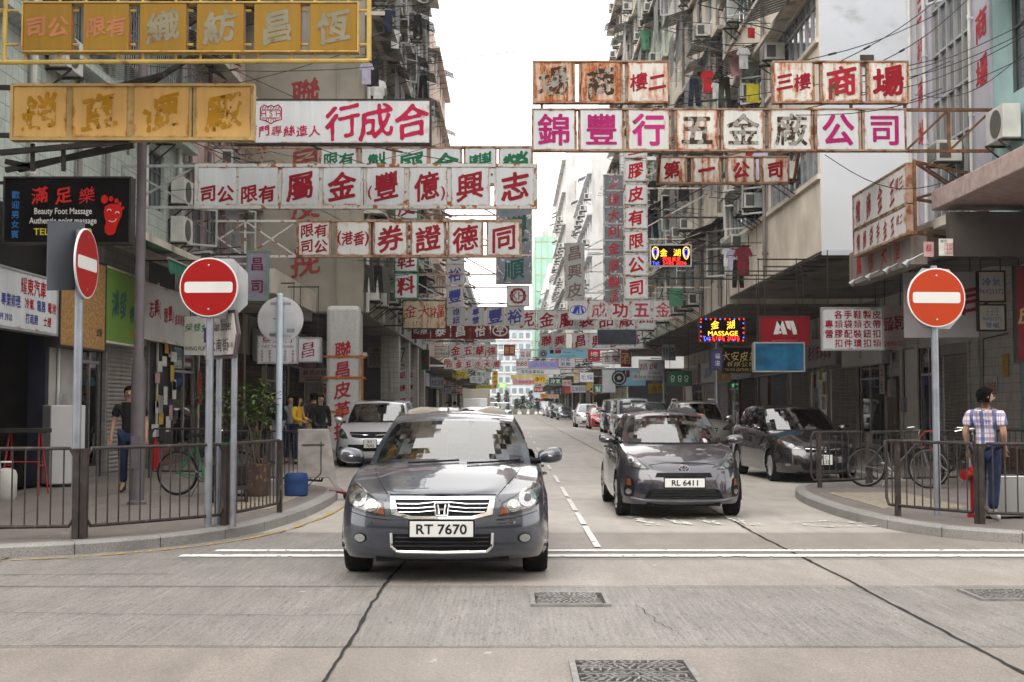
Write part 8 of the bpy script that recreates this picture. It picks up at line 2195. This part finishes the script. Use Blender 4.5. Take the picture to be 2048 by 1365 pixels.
def no_entry(label, x, y, zc, r, face, rz=0, pole=GALV, top=None, z0=.13, pr=.044, plate=True, group='no-entry signs'):
 t = thing('no_entry_sign', label, 'road sign', (x, y, z0), 0, group)
 MB().tube([(0, 0, 0), (0, 0, (top or zc + r * .95) - z0)], pr, 14).build('pole', pole, t, smooth=40)
 M = Matrix.Translation((0, 0, zc - z0)) @ Matrix.Rotation(rz, 4, 'Z') @ Matrix.Translation((0, -pr - .03, 0)) @ Matrix.Rotation(R(90), 4, 'X')
 d = MB(); d.lathe([(r, -.012), (r, .004), (r - .004, .008)], 40, 0, M); o = d.build('disc', S_WHT, t, smooth=30)
 MB().lathe([(r * .955, .0085), (r * .955, .0095)], 40, 0, M).build('red_field', face, o)
 bar = MB(); w, h = r * .82, r * .185; pts = []
 for cx, cy, a0 in ((w - .03, h - .03, 0), (-w + .03, h - .03, 90), (-w + .03, -h + .03, 180), (w - .03, -h + .03, 270)):
  for k in range(5): a = R(a0 + k * 22.5); pts.append((cx + .03 * math.cos(a), cy + .03 * math.sin(a)))
 bar.add([tuple(M @ Vector((a, b, .0115))) for a, b in pts], [tuple(range(len(pts)))]); bar.build('white_bar', S_WHT, o)
 for s in (.74, -.74): MB().lathe([(.013, .0095), (.013, .014), (.004, .016)], 10, 0, M @ Matrix.Translation((0, s * r, 0))).build('bolt', STEEL_S, o)
 if plate:
  b = MB(); R2 = r * 1.02; c = R2 * .52
  b.prism([(-c, R2), (c, R2), (R2, c), (R2, -c), (c, -R2), (-c, -R2), (-R2, -c), (-R2, c)], 0, .004, lambda a, y_, z: tuple(Matrix.Translation((0, 0, zc - z0)) @ Matrix.Rotation(rz + R(14), 4, 'Z') @ Vector((a + .07, pr + .01 + y_, z)))); b.build('back_plate', S_BACK, t)
 return t
no_entry('bright red round no-entry sign facing the camera on the left corner', -3.43, 14.52, 2.84, .337, S_RED, R(-3))
t = no_entry('no-entry sign turned almost edge-on at the far left, on a tall pole', -4.54, 13.38, 2.99, .37, S_RED, R(90), plate=False)
b = MB(); b.prism([(-.30, .36), (.30, .42), (.30, -.30), (-.30, -.36)], 0, .006, lambda a, y_, z: tuple(Matrix.Translation((0, 0, 2.90)) @ Matrix.Rotation(R(72), 4, 'Z') @ Vector((a - .14, .06 + y_, z)))); b.build('back_plate', mat('sign_back_slate', (.10, .11, .13), .5, .3, var=.1), t)
no_entry('faded orange-red no-entry sign on the right corner by the plaid man', 5.34, 16.15, 2.86, .375, S_ORG, R(4), top=3.27)
YEL_P = mat('pole_yellow', (.48, .30, .03), .5, var=.15)
no_entry('tiny far no-entry sign left of the street on a grey pole', -7.4 * .98, 118, 3.05, .38, S_RED, 0, z0=0, plate=False); no_entry('tiny far no-entry sign on a yellow pole right of the street', 7.35, 116, 2.8, .38, S_RED, 0, YEL_P, top=5.0, z0=0, plate=False)
t = thing('road_sign', 'round road sign seen from its plain grey back on a pale blue pole', 'road sign', (-3.58, 19.7, .13))
MB().tube([(0, 0, 0), (0, 0, 3.08)], .048, 14).lathe([(.05, 3.08), (.04, 3.10), (.001, 3.11)], 14).build('pole', PALEB, t, smooth=40)
o = MB().lathe([(.355, 0), (.355, .012), (.345, .016)], 40, 0, Matrix.Translation((0, .065, 2.70)) @ Matrix.Rotation(R(90), 4, 'X')).build('disc', S_BACK, t, smooth=30)
for z in (2.45, 2.95): MB().box(-.16, .16, .045, .06, z - .02, z + .02).build('clamp', GALV, t)
for a, b, w in ((-.17, -.25, .09), (-.08, -.22, .05), (.1, -.2, .12), (-.12, .0, .05)): MB().box(a, a + w, .045, .0475, 2.70 + b, 2.70 + b + w * .5).build('sticker', G_PEEL, o)
t = thing('street_name_plate', 'angled street name plate on two posts under the left no-entry sign', 'street sign', (-3.36, 14.75, .13), R(-52))
for x in (-.12, .28): MB().tube([(x, .04, 0), (x, .04, 2.45)], .036, 12).build('post', GALV, t, smooth=40)
pl = MB().prism([(-.40, 1.95), (.34, 1.95), (.42, 2.18), (.34, 2.42), (-.40, 2.42)], -.02, 0).build('plate', mat('plate_beige', (.40, .38, .37), .5, var=.1), t, bevel=.006)
MB().prism([(-.44, 1.91), (.36, 1.91), (.46, 2.18), (.36, 2.46), (-.44, 2.46)], .001, .03).build('frame', mat('plate_frame', (.10, .08, .085), .5), t)
tb = MB(); put_text(tb, 'Tai Nan Street', -.02, 2.29, .12, 'bold', 30, .0, -.024, wmax=.66); put_text(tb, '大南街', 0, 2.07, .16, 'bold', 30, .015, -.024); put_text(tb, '157-161', -.30, 2.06, .06, 'bold', 20, .0, -.024, wmax=.17); put_text(tb, '161-183', .29, 2.06, .06, 'bold', 20, .0, -.024, wmax=.15); tb.build('lettering', L_BLACK, pl)
MB().cbox((-.33, -.0, 2.20), (.10, .08, .18)).build('lamp_box', mat('lens_violet', (.05, .03, .14), .2), t, bevel=.01)
t = thing('street_lamp', 'thick grey lamp post rising past the yellow boards on the left pavement', 'street lamp', (-5.22, 17.9, .13))
MB().lathe([(.13, 0), (.13, .04), (.098, .06), (.098, 1.85), (.085, 1.98), (.068, 2.06), (.062, 9.2)], 18).build('post', LAMPG, t, smooth=35)
MB().tube([(0, 0, 9.2), (.3, 0, 9.7), (1.6, 0, 9.95)], .04, 8).build('arm', LAMPG, t, smooth=40); MB().lathe([(.001, 0), (.16, .02), (.14, .12), (.001, .16)], 14, 0, Matrix.Translation((1.8, 0, 9.85)) @ Matrix.Diagonal((1.9, 1, 1, 1))).build('lantern', GALV, t, smooth=40)
MB().box(-.06, .06, -.102, -.094, .5, .95).build('hatch', LAMPG, t)
for lab, x, y, px_, py_ in (('tall lamp with a pale lantern over the right carriageway by the peeling column', 7.35, 62, 1188, 510), ('lamp with a pale lantern beside the red and white column', 7.35, 46, 1303, 322), ('slim grey lamp far up the middle of the street', 5.9, 125, 1034, 700)):
 t = thing('street_lamp', lab, 'street lamp', (x, y, .13)); p = P(px_, py_, y); z = p.z - .13; dx = p.x - x
 MB().lathe([(.11, 0), (.10, 1.6), (.06, 1.7), (.05, z - .1)], 12).build('post', GALV, t, smooth=40); MB().tube([(0, 0, z - .1), (dx * .5, 0, z + .06), (dx, 0, z + .05)], .035, 6).build('arm', GALV, t); MB().lathe([(.001, -.02), (.15, 0), (.12, .12), (.001, .16)], 12, 0, Matrix.Translation((dx, 0, z)) @ Matrix.Diagonal((2.4, 1, 1, 1))).build('lantern', S_WHT, t, smooth=40)
# bicycles
BIKE_RIM = mat('bike_rim_dull', (.20, .20, .20), .4, .7, var=.2)
def bicycle(label, loc, rz, col, lean=0.0, rear_only=False):
 t = thing('bicycle', label, 'bicycle', loc, rz); t.rotation_euler = (0, lean, rz)   # long axis y, front at -y
 fm_ = mat('bike_' + col[0], col[1], .35, .1, var=.15)
 r = .325
 for y in (-.52, .52):
  w = bpy.data.objects.new('wheel', None); COL.objects.link(w); w.parent = t; w.location = (0, y, r + .015); w.empty_display_size = .1
  MB().tube([(0, r * math.cos(a * math.pi / 18), r * math.sin(a * math.pi / 18)) for a in range(36)], .017, 8, closed=True).build('tyre', RUBBER, w, smooth=50)
  q = MB(); q.tube([(0, (r - .025) * math.cos(a * math.pi / 18), (r - .025) * math.sin(a * math.pi / 18)) for a in range(36)], .009, 6, closed=True); q.tube([(-.04, 0, 0), (.04, 0, 0)], .018, 8)
  for k in range(18): a = k * math.pi / 9; q.tube([(.02 * (-1) ** k, .02 * math.cos(a + .5), .02 * math.sin(a + .5)), (0, (r - .025) * math.cos(a), (r - .025) * math.sin(a))], .0016, 3)
  q.build('rim', BIKE_RIM, w)
 f = MB(); bb, st, hd, ax, fx = (0, .08, .28), (0, .22, .78), (0, -.36, .80), (0, .52, .34), (0, -.52, .34)
 for a, b, rr in ((bb, st, .016), (st, hd, .016), (bb, hd, .018)): f.tube([a, b], rr, 8)
 for sx in (-.05, .05): f.tube([(sx * .6, bb[1], bb[2]), (sx, ax[1], ax[2])], .009, 6); f.tube([(sx * .3, .20, .74), (sx, ax[1], ax[2])], .008, 6)
 f.tube([(0, -.34, .72), (0, -.35, .90)], .02, 8); f.build('frame', fm_, t, smooth=50)
 f = MB()
 for sx in (-.05, .05): f.tube([(sx * .6, -.38, .68), (sx, -.44, .60), (sx, fx[1], fx[2])], .010, 6)
 f.build('fork', fm_, t, smooth=50)
 MB().tube([(-.28, -.22, .98), (-.24, -.32, 1.0), (-.06, -.37, .98), (.06, -.37, .98), (.24, -.32, 1.0), (.28, -.22, .98)], .011, 6).tube([(0, -.35, .88), (0, -.37, .98)], .013, 6).build('handlebar', STEEL_S, t, smooth=50)
 MB().grid(lambda a, b: ((a - .5) * (.06 + .10 * b), .10 + .26 * b, .93 + .015 * math.sin(b * 3) - .05 * (2 * a - 1) ** 2), 6, 6).tube([(0, .215, .76), (0, .24, .91)], .013, 6).build('saddle', TRIM, t, smooth=60)
 q = MB(); q.lathe([(.085, -.004), (.085, .004)], 16, 0, Matrix.Translation((.06, .08, .28)) @ Matrix.Rotation(R(90), 4, 'Y')); q.bar((.07, .08, .28), (.09, -.04, .16), .014); q.bar((-.05, .08, .28), (-.09, .20, .40), .014); q.cbox((.13, -.04, .16), (.09, .06, .02)); q.cbox((-.13, .20, .40), (.09, .06, .02)); q.build('crank', STEEL_S, t)
 for z in (.355, .215): pass
 MB().tube([(.062, .10, .36), (.05, .52, .37)], .005, 4).tube([(.062, .10, .20), (.05, .52, .31)], .005, 4).build('chain', TRIM, t)
 MB().bar((-.03, .12, .26), (-.20, .20, .0), .012).build('kickstand', STEEL_S, t)
 return t
b1 = bicycle('bicycle with a green frame and a dark basket behind the left railing', (-4.62, 19.6, .13), R(78), ('green', (.02, .20, .09)))
MB().box(-.18, .18, -.60, -.36, .86, 1.08).build('basket', CL_BLACK, b1, bevel=.03)
b2 = bicycle('bicycle leaning on the right railing with its front wheel towards the road', (6.45, 21.55, .13), R(62), ('gunmetal', (.09, .09, .10)), lean=R(6))
MB().tube([(.05 * math.sin(a * .7), -.52 + .16 * math.cos(a * .52), .80 + .16 * math.sin(a * .52)) for a in range(12)], .012, 5, closed=True).build('cable_lock', mat('lock_red', (.30, .03, .03), .5), b2)
bicycle('black bicycle parked beyond the right no-entry pole', (7.35, 21.3, .13), R(40), ('black', (.02, .02, .022)), lean=R(-5))
bicycle('grey bicycle standing behind the black one near the shops', (7.9, 22.0, .13), R(-20), ('grey', (.25, .25, .26)))
# the potted tree, bucket, boards and odds and ends
POT = mat('pot_glazed', (.075, .05, .035), .35, var=.4, vs=8, stain=(.22, .15, .07), stain_thr=.56, stain_scale=(9, 9, 9), stain_soft=.04)
LEAF = mat('leaf_green', (.045, .095, .022), .5, var=.5, vs=9); LEAF_L = mat('leaf_light', (.10, .15, .035), .5, var=.4, vs=9); BARK = mat('bark', (.10, .075, .05), .9, var=.3, vs=12)
def leafy(t, spots, n, size, rng, mats=(LEAF, LEAF_L), droop=.5):
 for m in mats:
  q = MB()
  for _ in range(n // len(mats)):
   c, rad = rng.choice(spots); d = Vector((rng.gauss(0, 1), rng.gauss(0, 1), rng.gauss(0, .8))); d = d.normalized() * rad * rng.random() ** .5
   p = Vector(c) + d; a = rng.uniform(0, 6.28); L = size * rng.uniform(.6, 1.25); dr = Vector((math.cos(a), math.sin(a), rng.uniform(-droop, .35))).normalized(); sd = dr.cross(Vector((0, 0, 1))).normalized() * L * .2
   md = p + dr * L * .45 + Vector((0, 0, L * .06))
   q.add([p, md + sd, p + dr * L - Vector((0, 0, L * .15)), md - sd], [(0, 1, 2), (0, 2, 3)])
  q.build('foliage', m, t)
rp = random.Random(3)
t = thing('potted_tree', 'leafy potted tree in a brown glazed drum beside the pale blue pole', 'potted plant', (-3.86, 19.45, .13))
MB().lathe([(.15, 0), (.19, .02), (.205, .2), (.21, .42), (.225, .47), (.22, .5), (.19, .5), (.185, .44)], 22).build('pot', POT, t, smooth=40)
tr = MB(); tips = []
for i, (x, y, h) in enumerate(((-.5, .05, 1.5), (-.25, -.1, 1.55), (.0, .05, 1.65), (.14, -.06, 1.5), (-.75, 0, 1.45), (-.1, .15, 1.2))):
 tr.tube([(x * .06, y * .1, .42), (x * .4, y * .5, .42 + (h - .42) * .5), (x, y, h)], [.014, .011, .006], 6); tips += [((x, y, h), .22), ((x * .8, y, h - .25), .18)]
tr.build('trunk', BARK, t); leafy(t, tips, 460, .12, rp)
t = thing('plastic_bucket', 'blue plastic drum cut down as a bin at the left kerb corner', 'bucket', (-3.28, 19.55, .13))
MB().lathe([(.155, 0), (.175, .02), (.182, .17), (.176, .2), (.182, .22), (.168, .33), (.155, .345), (.148, .33), (.155, .05)], 22).build('drum', mat('plastic_blue', (.018, .045, .14), .6, var=.2, vs=6, stain=(.05, .06, .1), stain_thr=.55), t, smooth=40)
t = thing('barrier_board', 'weathered white barrier board with splayed legs at the left kerb corner', 'barrier', (-3.15, 20.5, .13), R(10))
BW = mat('barrier_white', (.30, .285, .27), .6, var=.3, vs=5, stain=(.2, .18, .16), stain_thr=.52)
MB().prism([(-.27, 1.0), (.22, 1.0), (.36, .12), (.50, 0), (.36, 0), (.22, .22), (-.10, .22), (-.16, 0), (-.30, 0), (-.27, .3)], -.06, .04).build('board', BW, t, bevel=.015)
MB().tube([(-.2, -.07, .75), (.15, -.07, .75)], .012, 6).tube([(.1, -.07, .8), (.1, -.07, .3), (-.15, -.07, .05)], .008, 5).build('handle', STEEL_B, t)
t = thing('trolley_jack', 'small red trolley jack lying on the road by the left kerb', 'jack', (-2.45, 20.6, 0), R(80))
q = MB().box(-.07, .07, -.28, .25, .05, .12); q.tube([(0, .25, .1), (0, .5, .14)], .02, 6); q.lathe([(.04, .12), (.05, .16), (.001, .165)], 10, 0, Matrix.Translation((0, -.18, 0)))
q.build('body', mat('jack_red', (.40, .03, .025), .4, var=.2), t, bevel=.01);
for x, y in ((-.09, -.22), (.09, -.22), (-.09, .18), (.09, .18)): MB().lathe([(.05, -.02), (.05, .02)], 12, 0, Matrix.Translation((x, y, .05)) @ Matrix.Rotation(R(90), 4, 'Y')).build('wheel', TRIM, t)
t = thing('hand_cart', 'dark hand cart with a red strap behind the curved left railing', 'cart', (-4.05, 18.4, .13), R(12))
MB().box(-.3, .3, -.25, .25, .18, .24).tube([(-.26, .25, .2), (-.26, .32, 1.0), (.26, .32, 1.0), (.26, .25, .2)], .016, 6).build('frame', STEEL_B, t)
MB().box(-.26, .26, -.2, .2, .245, .52).build('crate', CL_BLACK, t, bevel=.02); MB().box(-.05, .06, -.205, .21, .53, .72).build('strap_roll', mat('strap_red', (.32, .04, .03), .6), t, bevel=.03)
for x in (-.24, .24):
 for y in (-.18, .18): MB().lathe([(.09, -.025), (.09, .025)], 14, 0, Matrix.Translation((x, y, .09)) @ Matrix.Rotation(R(90), 4, 'Y')).build('wheel', RUBBER, t)
t = thing('fridge', 'old white upright fridge with a dark glass door on the left pavement', 'fridge', (-7.70, 21.95, .13), R(40))
MB().box(-.3, .3, -.28, .28, .05, 1.38).build('cabinet', mat('fridge_white', (.50, .50, .50), .4, var=.1), t, bevel=.02); MB().box(.302, .35, -.27, .27, .3, 1.36).build('door', mat('fridge_black', (.02, .02, .022), .2, var=.1), t, bevel=.01); MB().box(.302, .34, -.27, .27, .06, .28).build('vent', TRIM, t)
t = thing('gas_cylinder', 'white gas cylinder standing by the left garage front', 'gas cylinder', (-7.38, 18.75, .13))
MB().lathe([(.12, 0), (.13, .02), (.15, .05), (.155, .36), (.13, .43), (.06, .46), (.001, .465)], 20).build('tank', mat('cylinder_white', (.50, .49, .47), .45, var=.15, stain=(.2, .15, .1), stain_thr=.6), t, smooth=40)
MB().tube([(.09 * math.cos(a * .5236), .09 * math.sin(a * .5236), .55) for a in range(12)], .012, 6, closed=True).tube([(.09, 0, .42), (.09, 0, .55)], .01, 5).tube([(-.09, 0, .42), (-.09, 0, .55)], .01, 5).build('collar', S_WHT, t)
t = thing('trestle', 'red steel trestle carrying a dark tray at the left garage front', 'trestle', (-7.55, 19.9, .13))
q = MB()
for x in (-.3, .3):
 for sy in (-.2, .2): q.tube([(x * .75, sy * .2, .95), (x, sy, 0)], .014, 6)
 q.tube([(x * .9, -.13, .45), (x * .9, .13, .45)], .01, 5)
q.tube([(-.27, 0, .5), (.27, 0, .5)], .012, 5); q.build('legs', mat('trestle_red', (.36, .03, .03), .5, var=.15), t); MB().box(-.34, .34, -.2, .2, .955, 1.02).build('tray', STEEL_B, t)
t = thing('fire_extinguisher', 'red fire extinguisher at the foot of the dark notice bay', 'extinguisher', (-7.75, 27.9, .13))
MB().lathe([(.085, 0), (.09, .03), (.09, .5), (.06, .57), (.03, .6), (.03, .66), (.001, .67)], 16).build('bottle', mat('extinguisher_red', (.42, .015, .015), .3, var=.1), t, smooth=40); MB().tube([(.03, 0, .63), (.13, 0, .58), (.12, 0, .25)], .012, 6).box(-.02, .1, -.012, .012, .66, .69).build('hose', TRIM, t)
t = thing('fire_hydrant', 'red fire hydrant half hidden behind the railing by the plaid man', 'hydrant', (5.70, 15.85, .13))
HR = mat('hydrant_red', (.26, .008, .012), .4, var=.12)
MB().lathe([(.09, 0), (.09, .05), (.05, .07), (.05, .46), (.07, .48), (.07, .56), (.05, .62), (.001, .64)], 18).build('barrel', HR, t, smooth=35)
for a in (R(200),): MB().lathe([(.045, .03), (.045, .10), (.065, .105), (.065, .16), (.001, .165)], 14, 0, Matrix.Translation((0, 0, .52)) @ Matrix.Rotation(a, 4, 'Z') @ Matrix.Rotation(R(90), 4, 'Y')).build('outlet', HR, t, smooth=35)
t = thing('metal_cabinet', 'dented steel box standing on the right pavement behind the plaid man', 'cabinet', (5.98, 15.75, .13), R(10))
MB().box(-.24, .24, -.16, .16, .03, .52).build('case', STEEL_S, t, bevel=.01); MB().box(-.22, .22, -.168, -.162, .06, .48).build('door', mat('cabinet_front', (.30, .30, .30), .5, .5, var=.2), t)
for x in (-.2, .2): MB().box(x - .02, x + .02, -.14, .14, 0, .029).build('foot', TRIM, t)
# cables and washing
for i, (a, b) in enumerate((((2060, 42), (1640, 150)), ((2060, 60), (1640, 160)), ((2060, 66), (1650, 185)), ((2060, 96), (1830, 190)), ((2060, 110), (1560, 230)), ((1650, 310), (1905, 360)))):
 p, q_ = P(a[0], a[1], 20 + .3 * i), P(b[0], b[1], 27.6 - i); c = thing('overhead_cable', 'thin dark cable strung across the upper right, %s of the bundle' % ('top', 'second', 'third', 'fourth', 'fifth', 'lowest')[i], 'cable', p)
 MB().tube([(q_ - p) * k / 10 - Vector((0, 0, .35 * math.sin(math.pi * k / 10))) for k in range(11)], .008, 4).build('wire', STEEL_B, c)
for i in range(9):
 rq = random.Random(i + 40); y = 22 + i * 2.2; xw = -8.0 if y < 37 else -4.4; p = Vector((xw, y, 6.2 + rq.random() * 3)); q_ = Vector((rq.uniform(-2.5, .5), y + rq.uniform(-2, 4), 6.6 + rq.random() * 2))
 c = thing('overhead_cable', '%s of the sagging thin cables from the left wall to the hanging signs' % ('nearest', 'second', 'third', 'fourth', 'fifth', 'sixth', 'seventh', 'eighth', 'farthest')[i], 'cable', p, 0, 'sagging cables over the left pavement'); MB().tube([(q_ - p) * k / 8 - Vector((0, 0, .3 * math.sin(math.pi * k / 8))) for k in range(9)], .007, 4).build('wire', STEEL_B, c)
def garment(kind, label, px, py, Y, hgt, m, group):
 Y0 = Y; Y = (6.05 if px > 1024 else -3.7) * 2560 / (px - 1024); hgt *= Y / Y0
 p = P(px, py, Y); t = thing(kind, label, 'washing', p, 0, group); h = hgt; q = MB(); rr = random.Random(int(px + py))
 if kind == 'shirt': pl = [(-.12, 0), (.12, 0), (.26, -.06), (.36, -.30), (.26, -.36), (.21, -.26), (.22, -1), (-.22, -1), (-.21, -.26), (-.26, -.36), (-.36, -.30), (-.26, -.06)]; s = .95
 elif kind == 'trousers': pl = [(-.16, 0), (.16, 0), (.22, -1), (.06, -1), (.0, -.35), (-.06, -1), (-.22, -1)]; s = 1.0
 else: pl = [(-.35, 0), (.35, 0), (.36, -1), (.1, -.95), (-.1, -1.02), (-.36, -.96)]; s = 1.0
 pl = [(a * h * s, b * h) for a, b in pl]; ang = rr.uniform(-.35, .35)
 bd = []
 for i in range(len(pl)):
  a, b = Vector(pl[i]), Vector(pl[(i + 1) % len(pl)]); k = max(1, int((b - a).length / .07)); bd += [a.lerp(b, j / k) for j in range(k)]
 r = delaunay_2d_cdt(bd + [Vector((rr.uniform(-.3, .3) * h, -rr.random() * h)) for _ in range(40)], [(i, (i + 1) % len(bd)) for i in range(len(bd))], [], 1, 1e-5)
 V = []
 for f in (0, 1):
  for v in r[0]: y = .05 * h * math.sin(v.x * 22 / h + v.y * 3) * min(1, -v.y / h + .2) + f * .03; V.append((v.x * math.cos(ang) - y * math.sin(ang), v.x * math.sin(ang) + y * math.cos(ang), v.y))
 n = len(r[0]); F = [tuple(f) for f in r[2]]; q.add(V, F + [tuple(i + n for i in f[::-1]) for f in F] + [(i, (i + 1) % len(bd), (i + 1) % len(bd) + n, i + n) for i in range(len(bd))])
 q.build('cloth', m, t, smooth=50); MB().tube([(-.15 * h, .015, -.02), (0, .015, .05), (.15 * h, .015, -.02)], .008, 4).tube([(0, .015, .05), (0, .015, .12)], .006, 4).tube([(-.3, .015, .12), (.5, .015, .12)], .012, 5).build('hanger', STEEL_B, t)
 return t
WL = [mat('wash_' + n, c, .85, var=.2, vs=5) for n, c in (('red', (.36, .02, .03)), ('navy', (.025, .03, .05)), ('olive', (.09, .09, .08)), ('white', (.60, .60, .60)), ('pink', (.50, .28, .32)), ('yellow', (.50, .45, .04)), ('maroon', (.13, .02, .03)), ('lilac', (.40, .38, .48)), ('black', (.02, .02, .02)), ('green', (.10, .25, .16)))]
g = garment('shirt', 'pale grey jersey shirt with dark lettering hung high on the right wall', 1487, 96, 37, .62, mat('wash_grey', (.42, .42, .43), .85, var=.1), 'washing on the right wall')
tb = MB(); put_text(tb, 'Adidas', 0, -.20, .07, 'bold', 24, .02, -.06, wmax=.28); tb.build('lettering', L_BLACK, g)
for k, lab, px, py, Y, h, m in (('shirt', 'bright red shirt', 1415, 142, 43, .75, 0), ('trousers', 'dark navy trousers', 1388, 158, 43.5, .95, 1), ('trousers', 'grey olive trousers', 1449, 154, 42.5, 1.05, 2), ('shirt', 'white vest', 1433, 165, 42.7, .6, 3), ('sheet', 'yellow sheet over a rack', 1506, 168, 36.5, .55, 5), ('shirt', 'pink top', 1472, 100, 38.2, .8, 4), ('shirt', 'maroon jumper', 1486, 495, 33.5, .75, 6), ('shirt', 'lilac shirt', 1466, 500, 34.3, .65, 7), ('trousers', 'black trousers', 1476, 520, 34.0, .75, 8), ('shirt', 'white shirt', 1455, 497, 35, .5, 3), ('sheet', 'red cloth', 1503, 56, 37, .3, 0), ('shirt', 'black shirt', 1308, 362, 50, .8, 8), ('trousers', 'blue black jeans', 1304, 420, 50.4, 1.2, 1), ('sheet', 'dark patterned cloth', 1368, 372, 44.5, .55, 8), ('shirt', 'green shirt', 1290, 60, 62, 1.0, 9), ('shirt', 'white blouse', 1262, 150, 70, 1.1, 3), ('sheet', 'red towel under the big frame', 1500, 304, 36, .35, 0), ('shirt', 'pale shirt under the big frame', 1520, 304, 36, .8, 7), ('sheet', 'teal cloth', 1352, 575, 40, .6, 9)):
 garment(k, lab + (' hanging from the right wall' if 'under' not in lab else ' on the right'), px, py, Y, h, WL[m], 'washing on the right wall')
for k, lab, px, py, Y, h, m in (('trousers', 'black trousers', 846, 152, 62, 1.1, 8), ('shirt', 'white shirt', 757, 160, 42, .8, 3), ('shirt', 'lilac shirt', 733, 125, 40, .7, 7), ('shirt', 'black shirt', 746, 118, 41, .9, 8), ('trousers', 'grey trousers', 738, 530, 41.5, .9, 2), ('trousers', 'dark grey trousers', 755, 532, 42.5, .9, 8), ('shirt', 'grey shirt', 770, 534, 43.5, .9, 2), ('sheet', 'black cloth', 838, 545, 58, 1.0, 8), ('sheet', 'pink cloth', 846, 572, 60, .45, 4), ('trousers', 'black jeans', 836, 30, 58, 1.1, 8), ('shirt', 'navy shirt', 775, 20, 45, .8, 1), ('shirt', 'white vest', 790, 60, 47, .7, 3)):
 garment(k, lab + ' hanging from the left wall by the gap', px, py, Y, h, WL[m], 'washing on the left wall')
# trees and planters closing the street
for i, (px, Y, h, w, kind) in enumerate(((996, 236, 4.2, .9, 'dark slim'), (1013, 232, 4.6, 1.0, 'dark slim'), (1034, 238, 3.0, 1.2, 'pale bushy'), (1046, 228, 3.4, 1.3, 'mid green bushy'), (1062, 234, 4.6, 1.2, 'dark upright'), (984, 240, 3.2, 1.3, 'yellow-green bushy'), (1076, 226, 3.0, 1.0, 'low green'))):
 t = thing('tree', '%s tree in the far row closing the street, %s from the left' % (kind, ('second', 'third', 'fourth', 'fifth', 'sixth', 'first', 'last')[i]), 'tree', (PX(px, Y), Y, 0), 0, 'trees at the street end')
 MB().tube([(0, 0, 0), (.05, 0, h * .5), (0, 0, h * .8)], [.12, .09, .04], 6).build('trunk', BARK, t)
 rt = random.Random(i); leafy(t, [((rt.uniform(-.5, .5) * w * (1 - k / 9), rt.uniform(-.4, .4) * w, h * (.3 + .075 * k)), w * (.75 - .06 * k)) for k in range(9)], 500, .42, rt, (LEAF, LEAF_L) if 'pale' in kind or 'yellow' in kind else (LEAF, mat('leaf_dark', (.018, .035, .015), .6, var=.4)))
for i, px in enumerate((1030, 1048, 1064)):
 t = thing('planter', 'pale concrete planter at the street end, %s of three' % ('left', 'middle', 'right')[i], 'planter', (PX(px, 222), 222, 0)); MB().lathe([(.5, 0), (.62, .1), (.70, .8), (.75, .85), (.72, .95), (.6, .95)], 4, 0, Matrix.Rotation(R(45), 4, 'Z')).build('trough', mat('planter_stone', (.5, .47, .42), .8, var=.2), t)
 leafy(t, [((0, 0, 1.2), .6)], 120, .35, rp)
for i, (px, c) in enumerate(((972, (.42, .30, .30)), (1092, (.28, .06, .06)), (1100, (.12, .28, .16)))):
 t = thing('parasol', ('striped pinkish market parasol', 'dark red market awning parasol', 'green market parasol')[i] + ' at the far stalls', 'parasol', (PX(px, 215), 215, 0)); MB().tube([(0, 0, 0), (0, 0, 2.9)], .04, 5).build('pole', STEEL_S, t); MB().lathe([(1.7, 2.25), (1.5, 2.4), (.6, 2.8), (.001, 2.95)], 10).build('canopy', mat('parasol_%d' % i, c, .8, var=.2, vs=3), t)
hz = MB().box(-260, 260, -210, 430, -1.5, 36).build('haze', mat('haze_air', (1, 1, 1)))
hz['kind'] = 'stuff'; ht = MATS['haze_air'].node_tree; ht.nodes.clear()
ho = ht.nodes.new('ShaderNodeOutputMaterial'); hv = ht.nodes.new('ShaderNodeVolumePrincipled'); hv.inputs['Density'].default_value = 0.0004; hv.inputs['Color'].default_value = (.93, .95, .97, 1); hv.inputs['Anisotropy'].default_value = .2
ht.links.new(hv.outputs[0], ho.inputs['Volume'])
